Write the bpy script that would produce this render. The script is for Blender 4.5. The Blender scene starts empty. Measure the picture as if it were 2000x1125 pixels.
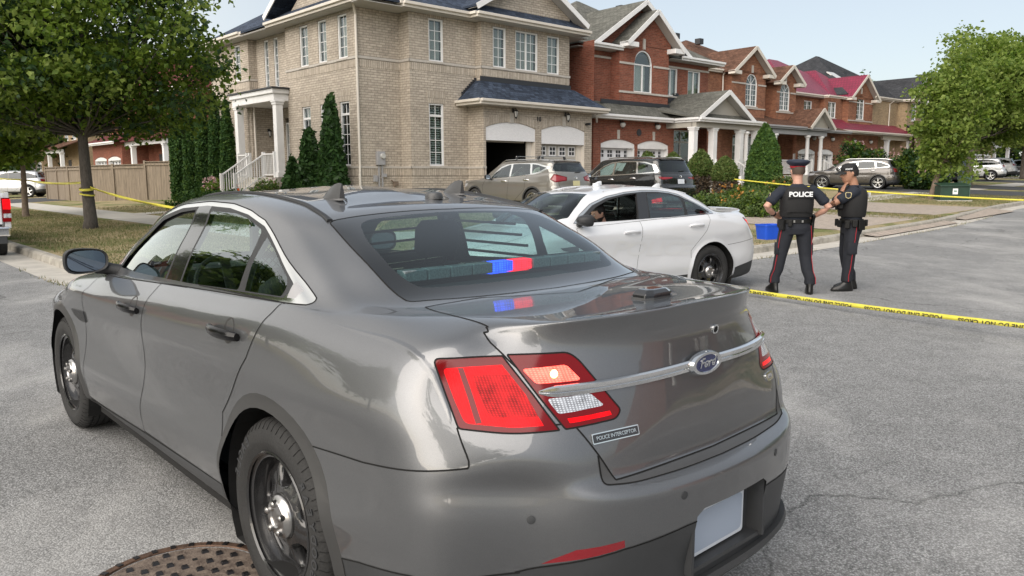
import bpy, bmesh, math, random
import numpy as np
from mathutils import Vector, Matrix
from mathutils.bvhtree import BVHTree
PI = math.pi
rad = math.radians
SC = bpy.context.scene
COL = SC.collection
random.seed(7)
# ------------------------------------------------------------------ camera
def setup_camera():
 cd = bpy.data.cameras.new('camera'); co = bpy.data.objects.new('camera', cd)
 COL.objects.link(co); SC.camera = co
 cd.lens = 1508.1 / 2000 * 36; cd.sensor_width = 36; cd.clip_start = .05; cd.clip_end = 3000
 th, ro = rad(8.2388), rad(-.1692)
 fw = Vector((0, math.cos(th), -math.sin(th))); r = Vector((1, 0, 0)); u = r.cross(fw)
 r2 = math.cos(ro) * r + math.sin(ro) * u; u2 = -math.sin(ro) * r + math.cos(ro) * u
 M = Matrix((r2, u2, -fw)).transposed().to_4x4(); M.translation = Vector((0, 0, 1.5765)); co.matrix_world = M
setup_camera()
# ------------------------------------------------------------------ sky, sun, exposure
SUN_ELEV, SUN_AZ = rad(32), rad(-150)          # azimuth clockwise from +Y (the way the camera looks): low, behind on the left
w = bpy.data.worlds.new('World'); SC.world = w; w.use_nodes = True
nt = w.node_tree; bg = nt.nodes['Background']
sky = nt.nodes.new('ShaderNodeTexSky'); sky.sky_type = 'NISHITA'; sky.sun_disc = False
sky.sun_elevation = SUN_ELEV; sky.sun_rotation = SUN_AZ; sky.air_density = 1.0; sky.dust_density = 1.6; sky.ozone_density = 1.0
# thin high haze lies over the blue: the sky texture with a pale even veil added
veil = nt.nodes.new('ShaderNodeMix'); veil.data_type = 'RGBA'; veil.blend_type = 'ADD'; veil.inputs[0].default_value = 1; veil.inputs[7].default_value = (3.9, 3.95, 3.85, 1)
sk = nt.nodes.new('ShaderNodeVectorMath'); sk.operation = 'SCALE'; sk.inputs['Scale'].default_value = .62; nt.links.new(sky.outputs[0], sk.inputs[0]); nt.links.new(sk.outputs[0], veil.inputs[6]); 
tcw = nt.nodes.new('ShaderNodeTexCoord'); dp = nt.nodes.new('ShaderNodeVectorMath'); dp.operation = 'DOT_PRODUCT'; dp.inputs[1].default_value = (-.96, .16, .20); nt.links.new(tcw.outputs['Generated'], dp.inputs[0])
gr = nt.nodes.new('ShaderNodeMapRange'); gr.interpolation_type = 'SMOOTHSTEP'; gr.inputs[1].default_value = .35; gr.inputs[2].default_value = 1; gr.inputs[3].default_value = 0; gr.inputs[4].default_value = 1; nt.links.new(dp.outputs['Value'], gr.inputs[0])
glow = nt.nodes.new('ShaderNodeMix'); glow.data_type = 'RGBA'; glow.blend_type = 'ADD'; glow.inputs[7].default_value = (5.6, 4.9, 3.9, 1); nt.links.new(gr.outputs[0], glow.inputs[0]); nt.links.new(veil.outputs[2], glow.inputs[6]); nt.links.new(glow.outputs[2], bg.inputs[0]); bg.inputs[1].default_value = .046
sd = bpy.data.lights.new('sun', 'SUN'); sd.energy = 1.9; sd.angle = rad(80); sd.color = (1, .92, .83)
so = bpy.data.objects.new('sun', sd); COL.objects.link(so)
dv = Vector((math.sin(SUN_AZ) * math.cos(SUN_ELEV), math.cos(SUN_AZ) * math.cos(SUN_ELEV), math.sin(SUN_ELEV)))
so.rotation_euler = dv.to_track_quat('Z', 'Y').to_euler(); so.location = dv * 50
SC.view_settings.view_transform = 'Standard'; SC.view_settings.look = 'None'
SC.view_settings.exposure = 1.36; SC.view_settings.gamma = 1; SC.view_settings.use_curve_mapping = False
SC.cycles.use_denoising = True
SC.cycles.max_bounces = 8; SC.cycles.transparent_max_bounces = 24; SC.cycles.transmission_bounces = 8
# ------------------------------------------------------------------ objects and tags
def tag(o, label=None, cat=None, group=None, kind=None):
 if label: o['label'] = label
 if cat: o['category'] = cat
 if group: o['group'] = group
 if kind: o['kind'] = kind
 return o
def thing(name, label, cat, loc=(0, 0, 0), rz=0, group=None):
 o = bpy.data.objects.new(name, None); COL.objects.link(o); o.empty_display_size = .2
 o.location = loc; o.rotation_euler = (0, 0, rz); return tag(o, label, cat, group)
def copy_tree(o, parent=None):
 c = o.copy(); COL.objects.link(c); c.parent = parent
 if parent is not None: c.matrix_parent_inverse = o.matrix_parent_inverse.copy()
 for ch in list(o.children): copy_tree(ch, c)
 return c
class MB:
 "collects shapes into one mesh"
 def __init__(s): s.v = []; s.f = []; s.uv = []; s.mi = []; s.cur = 0
 def add(s, vs, fs, uvs=None, mi=None):
  b = len(s.v); s.v += [tuple(v) for v in vs]
  for i, f in enumerate(fs):
   s.f.append(tuple(b + k for k in f)); s.uv.append(uvs[i] if uvs else None); s.mi.append(s.cur if mi is None else mi)
  return s
 def box(s, x0, x1, y0, y1, z0, z1, M=None, uvs=True):
  vs = [(x, y, z) for z in (z0, z1) for y in (y0, y1) for x in (x0, x1)]
  fs = [(0, 2, 3, 1), (4, 5, 7, 6), (0, 1, 5, 4), (2, 6, 7, 3), (0, 4, 6, 2), (1, 3, 7, 5)]
  uv = []
  for f in fs:
   p = [vs[k] for k in f]
   dx = max(q[0] for q in p) - min(q[0] for q in p); dz = max(q[2] for q in p) - min(q[2] for q in p)
   if dz < 1e-9: uv.append([(q[0], q[1]) for q in p])
   elif dx < 1e-9: uv.append([(q[1], q[2]) for q in p])
   else: uv.append([(q[0], q[2]) for q in p])
  if M is not None: vs = [tuple(M @ Vector(v)) for v in vs]
  return s.add(vs, fs, uv)
 def bar(s, a, b, w, h=None, up=(0, 0, 1)):
  "box section w x h along a->b"
  h = h or w; a = Vector(a); b = Vector(b); d = (b - a).normalized(); up = Vector(up)
  if abs(d.dot(up)) > .98: up = Vector((0, 1, 0))
  r = d.cross(up).normalized() * w / 2; u = r.cross(d).normalized() * h / 2
  vs = [a - r - u, a + r - u, a + r + u, a - r + u, b - r - u, b + r - u, b + r + u, b - r + u]
  return s.add(vs, [(3, 2, 1, 0), (4, 5, 6, 7), (0, 1, 5, 4), (1, 2, 6, 5), (2, 3, 7, 6), (3, 0, 4, 7)])
 def tube(s, pts, rr, n=8, cap=True):
  pts = [Vector(p) for p in pts]; rs = rr if hasattr(rr, '__len__') else [rr] * len(pts)
  d0 = (pts[1] - pts[0]).normalized(); up = Vector((0, 0, 1)) if abs(d0.z) < .9 else Vector((1, 0, 0))
  x = d0.cross(up).normalized(); vs = []
  for i, p in enumerate(pts):
   d = (pts[min(i + 1, len(pts) - 1)] - pts[max(i - 1, 0)]).normalized()
   x = (x - d * x.dot(d)).normalized(); y = d.cross(x)
   for k in range(n):
    a = 2 * PI * k / n; vs.append(p + (x * math.cos(a) + y * math.sin(a)) * rs[i])
  fs = []
  for i in range(len(pts) - 1):
   for k in range(n):
    k2 = (k + 1) % n; fs.append((i * n + k, i * n + k2, (i + 1) * n + k2, (i + 1) * n + k))
  if cap: fs += [tuple(reversed(range(n))), tuple(range((len(pts) - 1) * n, len(pts) * n))]
  return s.add(vs, fs)
 def lathe(s, prof, n=24, axis='z', M=None, a0=0, a1=2 * PI, cap=False):
  "prof: list of (radius, height)"
  full = abs(a1 - a0 - 2 * PI) < 1e-6; m = n if full else n + 1; vs = []
  for r, h in prof:
   for k in range(m):
    a = a0 + (a1 - a0) * k / n; c, q = r * math.cos(a), r * math.sin(a)
    vs.append({'z': (c, q, h), 'y': (c, h, q), 'x': (h, c, q)}[axis])
  if M is not None: vs = [tuple(M @ Vector(v)) for v in vs]
  fs = []
  for i in range(len(prof) - 1):
   for k in range(n):
    k2 = (k + 1) % m if full else k + 1; fs.append((i * m + k, i * m + k2, (i + 1) * m + k2, (i + 1) * m + k))
  if axis == 'y': fs = [tuple(reversed(f)) for f in fs]
  return s.add(vs, fs)
 def grid(s, P):
  "P rows x cols of points"
  b = [q for r in P for q in r]; n = len(P[0]); fs = []
  for i in range(len(P) - 1):
   for j in range(n - 1): fs.append((i * n + j, i * n + j + 1, (i + 1) * n + j + 1, (i + 1) * n + j))
  return s.add(b, fs)
 def prism(s, poly, h0, h1, axis='z', M=None):
  "extrude a 2D outline"
  def P(a, b, h): return {'z': (a, b, h), 'y': (a, h, b), 'x': (h, a, b)}[axis]
  n = len(poly); vs = [P(a, b, h0) for a, b in poly] + [P(a, b, h1) for a, b in poly]
  if M is not None: vs = [tuple(M @ Vector(v)) for v in vs]
  fs = [tuple(reversed(range(n))), tuple(range(n, 2 * n))] + [(k, (k + 1) % n, n + (k + 1) % n, n + k) for k in range(n)]
  uv = [[poly[k] for k in reversed(range(n))], list(poly)] + [[(0, 0), (1, 0), (1, 1), (0, 1)]] * n
  return s.add(vs, fs, uv)
 def obj(s, name, mat, parent=None, smooth=False, bevel=0, auto=35, label=None, fix=True):
  me = bpy.data.meshes.new(name); me.from_pydata(s.v, [], s.f)
  mats = mat if isinstance(mat, (list, tuple)) else [mat]
  for m in mats: me.materials.append(m)
  if len(mats) > 1:
   for p, i in zip(me.polygons, s.mi): p.material_index = i
  if any(u is not None for u in s.uv):
   l = me.uv_layers.new(name='UVMap'); i = 0
   for f, u in zip(s.f, s.uv):
    for k in range(len(f)):
     l.data[i].uv = u[k] if u else (0, 0)
     i += 1
  me.validate(); me.update()
  if fix or bevel:
   bm = bmesh.new(); bm.from_mesh(me)
   if bevel:
    bmesh.ops.remove_doubles(bm, verts=bm.verts, dist=1e-5)
   if fix: bmesh.ops.recalc_face_normals(bm, faces=bm.faces)
   bm.to_mesh(me); bm.free()
  if smooth:
   me.shade_smooth()
   if auto: me.set_sharp_from_angle(angle=rad(auto))
  o = bpy.data.objects.new(name, me); COL.objects.link(o); o.parent = parent
  if bevel:
   md = o.modifiers.new('bevel', 'BEVEL'); md.width = bevel; md.segments = 2; md.limit_method = 'ANGLE'; md.angle_limit = rad(40)
  if label: o['label'] = label
  return o
# ------------------------------------------------------------------ materials
MAT = {}
def newmat(name):
 m = bpy.data.materials.new(name); m.use_nodes = True; MAT[name] = m
 return m, m.node_tree, m.node_tree.nodes['Principled BSDF']
def N(nt, t, **kw):
 n = nt.nodes.new(t)
 for k, v in kw.items(): setattr(n, k, v)
 return n
def L(nt, a, b): nt.links.new(a, b)
def C4(c): return (c[0], c[1], c[2], 1)
def simple(name, col, rough=.5, metal=0, coat=0, spec=.5, var=0, vscale=3, emis=None, es=1, bump=0, bscale=60, coord='Object', stretch=None, var2=None):
 m, nt, b = newmat(name)
 b.inputs['Base Color'].default_value = C4(col); b.inputs['Roughness'].default_value = rough; b.inputs['Metallic'].default_value = metal
 b.inputs['Coat Weight'].default_value = coat; b.inputs['Coat Roughness'].default_value = .03; b.inputs['Specular IOR Level'].default_value = spec
 if var or bump:
  tc = N(nt, 'ShaderNodeTexCoord'); src = tc.outputs[coord]
  if stretch:
   mp = N(nt, 'ShaderNodeMapping'); mp.inputs['Scale'].default_value = stretch; L(nt, src, mp.inputs[0]); src = mp.outputs[0]
 if var:
  n = N(nt, 'ShaderNodeTexNoise'); n.inputs['Scale'].default_value = vscale; n.inputs['Detail'].default_value = 6; n.inputs['Roughness'].default_value = .65
  L(nt, src, n.inputs['Vector']); r = N(nt, 'ShaderNodeMapRange'); r.inputs[1].default_value = .3; r.inputs[2].default_value = .7
  L(nt, n.outputs[0], r.inputs[0]); mx = N(nt, 'ShaderNodeMix', data_type='RGBA')
  c1 = [max(0, k * (1 - var)) for k in col]; c2 = var2 or [k * (1 + var) for k in col]
  mx.inputs[6].default_value = C4(c1); mx.inputs[7].default_value = C4(c2); L(nt, r.outputs[0], mx.inputs[0]); L(nt, mx.outputs[2], b.inputs['Base Color'])
 if bump:
  n = N(nt, 'ShaderNodeTexNoise'); n.inputs['Scale'].default_value = bscale; n.inputs['Detail'].default_value = 5
  L(nt, src, n.inputs['Vector']); bp = N(nt, 'ShaderNodeBump'); bp.inputs['Strength'].default_value = bump; bp.inputs['Distance'].default_value = .01
  L(nt, n.outputs[0], bp.inputs['Height']); L(nt, bp.outputs[0], b.inputs['Normal'])
 if emis: b.inputs['Emission Color'].default_value = C4(emis); b.inputs['Emission Strength'].default_value = es
 return m
def glass(name, tint, rough=.0, alpha=.35, refl=1.05):
 "window glass: tinted see-through with a mirror-like surface"
 m, nt, b = newmat(name); out = nt.nodes['Material Output']; nt.nodes.remove(b)
 tr = N(nt, 'ShaderNodeBsdfTransparent'); tr.inputs[0].default_value = C4(tint)
 gl = N(nt, 'ShaderNodeBsdfGlossy'); gl.inputs['Roughness'].default_value = rough; gl.inputs[0].default_value = (.92, .97, 1, 1)
 fr = N(nt, 'ShaderNodeFresnel'); ge = N(nt, 'ShaderNodeNewGeometry'); io = N(nt, 'ShaderNodeMath', operation='MULTIPLY_ADD'); io.inputs[1].default_value = .658 - 1.52; io.inputs[2].default_value = 1.52; L(nt, ge.outputs['Backfacing'], io.inputs[0]); L(nt, io.outputs[0], fr.inputs[0])
 mu = N(nt, 'ShaderNodeMath', operation='MULTIPLY_ADD'); mu.inputs[1].default_value = refl; mu.inputs[2].default_value = alpha * .04; mu.use_clamp = True
 L(nt, fr.outputs[0], mu.inputs[0]); mx = N(nt, 'ShaderNodeMixShader'); L(nt, mu.outputs[0], mx.inputs[0]); L(nt, tr.outputs[0], mx.inputs[1]); L(nt, gl.outputs[0], mx.inputs[2]); L(nt, mx.outputs[0], out.inputs[0])
 return m
def brick(name, c1, c2, mortar, bw=.25, bh=.088, var=.25, rough=.9, ms=.010):
 m, nt, b = newmat(name); uv = N(nt, 'ShaderNodeUVMap')
 br = N(nt, 'ShaderNodeTexBrick'); br.inputs['Scale'].default_value = 1; br.inputs['Brick Width'].default_value = bw; br.inputs['Row Height'].default_value = bh
 br.inputs['Mortar Size'].default_value = ms; br.inputs['Mortar Smooth'].default_value = .2; br.inputs['Bias'].default_value = 0
 br.inputs['Color1'].default_value = C4(c1); br.inputs['Color2'].default_value = C4(c2); br.inputs['Mortar'].default_value = C4(mortar)
 L(nt, uv.outputs[0], br.inputs['Vector'])
 n = N(nt, 'ShaderNodeTexNoise'); n.inputs['Scale'].default_value = .55; n.inputs['Detail'].default_value = 7; n.inputs['Roughness'].default_value = .7; L(nt, uv.outputs[0], n.inputs['Vector'])
 r = N(nt, 'ShaderNodeMapRange'); r.inputs[1].default_value = .3; r.inputs[2].default_value = .7; r.inputs[3].default_value = 1 - var; r.inputs[4].default_value = 1 + var * .6; L(nt, n.outputs[0], r.inputs[0])
 n2 = N(nt, 'ShaderNodeTexNoise'); n2.inputs['Scale'].default_value = 9; n2.inputs['Detail'].default_value = 3; L(nt, uv.outputs[0], n2.inputs['Vector'])
 r2 = N(nt, 'ShaderNodeMapRange'); r2.inputs[1].default_value = .3; r2.inputs[2].default_value = .7; r2.inputs[3].default_value = .85; r2.inputs[4].default_value = 1.12; L(nt, n2.outputs[0], r2.inputs[0])
 mu = N(nt, 'ShaderNodeMath', operation='MULTIPLY'); L(nt, r.outputs[0], mu.inputs[0]); L(nt, r2.outputs[0], mu.inputs[1])
 vm = N(nt, 'ShaderNodeVectorMath', operation='SCALE'); L(nt, br.outputs[0], vm.inputs[0]); L(nt, mu.outputs[0], vm.inputs['Scale']); L(nt, vm.outputs[0], b.inputs['Base Color'])
 bp = N(nt, 'ShaderNodeBump'); bp.inputs['Strength'].default_value = .6; bp.inputs['Distance'].default_value = .012; bp.invert = True; L(nt, br.outputs[1], bp.inputs['Height']); L(nt, bp.outputs[0], b.inputs['Normal'])
 b.inputs['Roughness'].default_value = rough; b.inputs['Specular IOR Level'].default_value = .2
 return m
def shingle(name, c, var=.35, metal=False):
 m, nt, b = newmat(name); uv = N(nt, 'ShaderNodeUVMap')
 br = N(nt, 'ShaderNodeTexBrick'); br.offset = .37; br.inputs['Scale'].default_value = 1; br.inputs['Brick Width'].default_value = .22 if not metal else .24; br.inputs['Row Height'].default_value = .145 if not metal else .34
 br.inputs['Mortar Size'].default_value = .006 if not metal else .02; br.inputs['Bias'].default_value = 0
 br.inputs['Color1'].default_value = C4([k * (1 - var) for k in c]); br.inputs['Color2'].default_value = C4([k * (1 + var) for k in c]); br.inputs['Mortar'].default_value = C4([k * .35 for k in c])
 L(nt, uv.outputs[0], br.inputs['Vector'])
 n = N(nt, 'ShaderNodeTexNoise'); n.inputs['Scale'].default_value = 1.3; n.inputs['Detail'].default_value = 8; n.inputs['Roughness'].default_value = .7; L(nt, uv.outputs[0], n.inputs['Vector'])
 r = N(nt, 'ShaderNodeMapRange'); r.inputs[1].default_value = .3; r.inputs[2].default_value = .7; r.inputs[3].default_value = .75; r.inputs[4].default_value = 1.25; L(nt, n.outputs[0], r.inputs[0])
 vm = N(nt, 'ShaderNodeVectorMath', operation='SCALE'); L(nt, br.outputs[0], vm.inputs[0]); L(nt, r.outputs[0], vm.inputs['Scale']); L(nt, vm.outputs[0], b.inputs['Base Color'])
 bp = N(nt, 'ShaderNodeBump'); bp.inputs['Strength'].default_value = .8; bp.inputs['Distance'].default_value = .02; bp.invert = True; L(nt, br.outputs[1], bp.inputs['Height']); L(nt, bp.outputs[0], b.inputs['Normal'])
 b.inputs['Roughness'].default_value = .45 if metal else .95; b.inputs['Specular IOR Level'].default_value = .5 if metal else .15
 return m
def paint(name, col, metal=.6, rough=.3, dust=.0, flake=.0):
 m, nt, b = newmat(name); tc = N(nt, 'ShaderNodeTexCoord')
 b.inputs['Base Color'].default_value = C4(col); b.inputs['Metallic'].default_value = metal
 b.inputs['Coat Weight'].default_value = 1; b.inputs['Coat Roughness'].default_value = .02; b.inputs['Coat IOR'].default_value = 1.6
 n = N(nt, 'ShaderNodeTexNoise'); n.inputs['Scale'].default_value = 1.7; n.inputs['Detail'].default_value = 8; n.inputs['Roughness'].default_value = .72; L(nt, tc.outputs['Object'], n.inputs['Vector'])
 r = N(nt, 'ShaderNodeMapRange'); r.inputs[1].default_value = .35; r.inputs[2].default_value = .75; r.inputs[3].default_value = rough; r.inputs[4].default_value = rough + .05; L(nt, n.outputs[0], r.inputs[0]); L(nt, r.outputs[0], b.inputs['Roughness'])
 r3 = N(nt, 'ShaderNodeMapRange'); r3.inputs[1].default_value = .4; r3.inputs[2].default_value = .8; r3.inputs[3].default_value = .015; r3.inputs[4].default_value = .015 + dust; L(nt, n.outputs[0], r3.inputs[0]); L(nt, r3.outputs[0], b.inputs['Coat Roughness'])
 n2 = N(nt, 'ShaderNodeTexNoise'); n2.inputs['Scale'].default_value = 900; n2.inputs['Detail'].default_value = 1; L(nt, tc.outputs['Object'], n2.inputs['Vector'])
 r2 = N(nt, 'ShaderNodeMapRange'); r2.inputs[1].default_value = .3; r2.inputs[2].default_value = .7; r2.inputs[3].default_value = 1 - flake; r2.inputs[4].default_value = 1 + flake; L(nt, n2.outputs[0], r2.inputs[0])
 vm = N(nt, 'ShaderNodeVectorMath', operation='SCALE'); vm.inputs[0].default_value = col; L(nt, r2.outputs[0], vm.inputs['Scale'])
 # road film on the lower body
 sp = N(nt, 'ShaderNodeSeparateXYZ'); L(nt, tc.outputs['Object'], sp.inputs[0])
 rz = N(nt, 'ShaderNodeMapRange'); rz.inputs[1].default_value = .75; rz.inputs[2].default_value = .25; rz.inputs[3].default_value = 0; rz.inputs[4].default_value = .5 * min(1, dust * 8); L(nt, sp.outputs[2], rz.inputs[0])
 mu = N(nt, 'ShaderNodeMath', operation='MULTIPLY'); L(nt, rz.outputs[0], mu.inputs[0]); L(nt, n.outputs[0], mu.inputs[1])
 mx = N(nt, 'ShaderNodeMix', data_type='RGBA'); L(nt, mu.outputs[0], mx.inputs[0]); L(nt, vm.outputs[0], mx.inputs[6]); mx.inputs[7].default_value = (.12, .11, .095, 1); L(nt, mx.outputs[2], b.inputs['Base Color'])
 return m
def leafmat(name, c1, c2, trans=.35, rough=.5):
 m, nt, b = newmat(name); out = nt.nodes['Material Output']
 g = N(nt, 'ShaderNodeNewGeometry'); cr = N(nt, 'ShaderNodeMix', data_type='RGBA'); cr.inputs[6].default_value = C4(c1); cr.inputs[7].default_value = C4(c2)
 L(nt, g.outputs['Random Per Island'], cr.inputs[0]); L(nt, cr.outputs[2], b.inputs['Base Color']); b.inputs['Roughness'].default_value = rough; b.inputs['Specular IOR Level'].default_value = .35
 t = N(nt, 'ShaderNodeBsdfTranslucent'); L(nt, cr.outputs[2], t.inputs[0]); mx = N(nt, 'ShaderNodeMixShader'); mx.inputs[0].default_value = trans
 L(nt, b.outputs[0], mx.inputs[1]); L(nt, t.outputs[0], mx.inputs[2]); L(nt, mx.outputs[0], out.inputs[0])
 return m
brick('buff_brick', (.52, .46, .385), (.41, .36, .30), (.27, .24, .205), .26, .088, .18)
brick('buff_soldier', (.52, .46, .385), (.39, .34, .28), (.27, .24, .205), .088, .4, .15)
brick('red_brick', (.28, .095, .062), (.19, .064, .043), (.24, .15, .11), .23, .075, .25, ms=.008)
brick('orange_brick', (.34, .15, .085), (.22, .088, .053), (.22, .15, .11), .23, .075, .3, ms=.008)
brick('tan_brick', (.40, .30, .18), (.30, .22, .135), (.28, .23, .17), .24, .08, .25)
shingle('blue_shingle', (.046, .060, .088)); shingle('grey_shingle', (.13, .13, .115), .2); shingle('brown_shingle', (.12, .065, .045), .28)
shingle('dark_shingle', (.045, .047, .052), .25); shingle('magenta_tile', (.20, .016, .045), .08, True); shingle('maroon_shingle', (.12, .035, .035), .2)
simple('white_trim', (.72, .72, .72), .45, var=.06); simple('cream_trim', (.60, .56, .50), .5, var=.06); simple('stone_sill', (.45, .42, .38), .8, var=.12, vscale=8)
simple('worn_white', (.74, .74, .75), .6, var=.1, vscale=14, stretch=(1, 1, 4)); simple('garage_grey', (.44, .42, .38), .55, var=.05); simple('garage_white', (.70, .71, .74), .5, var=.04)
simple('soffit', (.42, .41, .39), .7); simple('grey_trim', (.33, .33, .34), .5); simple('stucco', (.36, .34, .30), .9, bump=.3)
simple('flashing', (.025, .027, .032), .5); simple('black_iron', (.015, .015, .017), .4); simple('lamp_glass', (.5, .5, .48), .2)
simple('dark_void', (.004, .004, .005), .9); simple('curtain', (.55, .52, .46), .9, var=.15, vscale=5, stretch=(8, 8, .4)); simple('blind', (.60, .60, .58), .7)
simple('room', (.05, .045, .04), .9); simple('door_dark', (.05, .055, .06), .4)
glass('house_glass', (.75, .80, .80), alpha=.6)
simple('wood_fence', (.215, .175, .13), .85, var=.3, vscale=2.2, stretch=(6, 6, .6), bump=.3, bscale=20)
simple('bark', (.085, .074, .064), .95, var=.4, vscale=9, stretch=(3, 3, .7), bump=1.0, bscale=16); simple('bark_thin', (.17, .13, .10), .9, var=.3, vscale=9, bump=.6, bscale=22)
leafmat('leaf_maple', (.065, .125, .014), (.19, .27, .035), .55); leafmat('leaf_light', (.13, .21, .035), (.30, .38, .09), .55)
leafmat('leaf_dark', (.014, .040, .012), (.040, .085, .022), .25); leafmat('leaf_cedar', (.018, .055, .012), (.042, .10, .018), .2, .7); leafmat('leaf_cedar_pale', (.035, .085, .012), (.075, .14, .022), .2, .7)  # second cedar green is just a paler leaf tone, dealt to clumps at random
leafmat('leaf_topiary', (.055, .085, .018), (.10, .13, .03), .15, .7); leafmat('leaf_dead', (.05, .035, .02), (.11, .08, .05), .1, .8); leafmat('leaf_weed', (.045, .09, .02), (.12, .17, .05), .3); leafmat('petal_orange', (.40, .16, .03), (.50, .30, .08), .3); leafmat('petal_pink', (.5, .2, .22), (.7, .6, .6), .3)
# ------------------------------------------------------------------ lot frame: X runs along the house row, Y away from the street
KO = (-5.296, 27.395); KA = rad(42.7)
def kw(X, Y, z=0):
 c, s = math.cos(KA), math.sin(KA); return Vector((KO[0] + c * X - s * Y, KO[1] + s * X + c * Y, z))
def wk(x, y):
 c, s = math.cos(KA), math.sin(KA); dx, dy = x - KO[0], y - KO[1]; return (c * dx + s * dy, -s * dx + c * dy)
def sstep(a, b, x):
 t = min(1, max(0, (x - a) / (b - a))); return t * t * (3 - 2 * t)
def zroad(X, Y): return .0155 * min(60, max(0, X - 1)) - .05 * sstep(-4, -11, X) * 0 + .004 * max(0, min(40, Y + 10)) * sstep(-6, -12, X)
def kerb_dist(X, Y):
 "distance behind the kerb (positive on the lot side); rounded corner"
 a = Y + 15.6 - .9 * sstep(8, 20, X) - .045 * max(0, X - 16) * .6; b = X + 11.4; r = 5.5
 if a > r or b > r: return min(a, b)
 return r - math.hypot(r - a, r - b)
def gz(X, Y):
 d = kerb_dist(X, Y)
 zr = zroad(X, Y)
 return zr + (.14 + .32 * sstep(0, 12, d) if d > 0 else 0)
def gw(x, y, dz=0):
 X, Y = wk(x, y); return Vector((x, y, gz(X, Y) + dz))
def gk(X, Y, dz=0): return kw(X, Y, gz(X, Y) + dz)
def asphalt():
 m, nt, b = newmat('asphalt'); tc = N(nt, 'ShaderNodeTexCoord')
 def noise(s, d, r=.6, vec=None):
  n = N(nt, 'ShaderNodeTexNoise'); n.inputs['Scale'].default_value = s; n.inputs['Detail'].default_value = d; n.inputs['Roughness'].default_value = r; L(nt, vec or tc.outputs['Object'], n.inputs['Vector']); return n.outputs[0]
 def mr(x, a, b_, c, d):
  r = N(nt, 'ShaderNodeMapRange'); r.inputs[1].default_value = a; r.inputs[2].default_value = b_; r.inputs[3].default_value = c; r.inputs[4].default_value = d; L(nt, x, r.inputs[0]); return r.outputs[0]
 def mul(a, b_):
  q = N(nt, 'ShaderNodeMath', operation='MULTIPLY'); L(nt, a, q.inputs[0]); L(nt, b_, q.inputs[1]); return q.outputs[0]
 vo = N(nt, 'ShaderNodeTexVoronoi'); vo.inputs['Scale'].default_value = 120; vo.inputs['Randomness'].default_value = 1; L(nt, tc.outputs['Object'], vo.inputs['Vector'])
 sx = N(nt, 'ShaderNodeSeparateColor'); L(nt, vo.outputs['Color'], sx.inputs[0])
 agg = mr(sx.outputs[0], 0, 1, .62, 1.42)
 gap = mr(vo.outputs['Distance'], .25, .62, 1.1, .6)
 big = mr(noise(.35, 8, .7), .3, .7, .93, 1.07); mid = mr(noise(4, 6, .7), .3, .7, .86, 1.12); fine = mr(noise(260, 3, .7), .3, .7, .8, 1.2)
 k = mul(mul(agg, gap), mul(big, mul(mid, fine)))
 # pale dusty scuffs
 mp = N(nt, 'ShaderNodeMapping'); mp.inputs['Scale'].default_value = (.55, .28, 1); mp.inputs['Rotation'].default_value = (0, 0, .5); L(nt, tc.outputs['Object'], mp.inputs[0])
 dust = mr(noise(.8, 9, .66, mp.outputs[0]), .50, .70, 0, .42)
 # hairline cracks
 nv = N(nt, 'ShaderNodeTexNoise'); nv.inputs['Scale'].default_value = 1.2; nv.inputs['Detail'].default_value = 5; L(nt, tc.outputs['Object'], nv.inputs['Vector'])
 ad = N(nt, 'ShaderNodeVectorMath', operation='ADD'); sc = N(nt, 'ShaderNodeVectorMath', operation='SCALE'); sc.inputs['Scale'].default_value = .9; L(nt, nv.outputs[1], sc.inputs[0]); L(nt, tc.outputs['Object'], ad.inputs[0]); L(nt, sc.outputs[0], ad.inputs[1])
 vc = N(nt, 'ShaderNodeTexVoronoi', feature='DISTANCE_TO_EDGE'); vc.inputs['Scale'].default_value = .16; L(nt, ad.outputs[0], vc.inputs['Vector'])
 cr = mr(vc.outputs['Distance'], 0, .003, .5, 1)
 base = N(nt, 'ShaderNodeVectorMath', operation='SCALE'); base.inputs[0].default_value = (.288, .290, .290); L(nt, mul(k, cr), base.inputs['Scale'])
 mx = N(nt, 'ShaderNodeMix', data_type='RGBA'); L(nt, dust, mx.inputs[0]); L(nt, base.outputs[0], mx.inputs[6]); mx.inputs[7].default_value = (.62, .61, .59, 1); L(nt, mx.outputs[2], b.inputs['Base Color'])
 b.inputs['Roughness'].default_value = .92; b.inputs['Specular IOR Level'].default_value = .25
 bp = N(nt, 'ShaderNodeBump'); bp.inputs['Strength'].default_value = .7; bp.inputs['Distance'].default_value = .004; bp.invert = True; L(nt, vo.outputs['Distance'], bp.inputs['Height']); L(nt, bp.outputs[0], b.inputs['Normal'])
asphalt()
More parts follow.
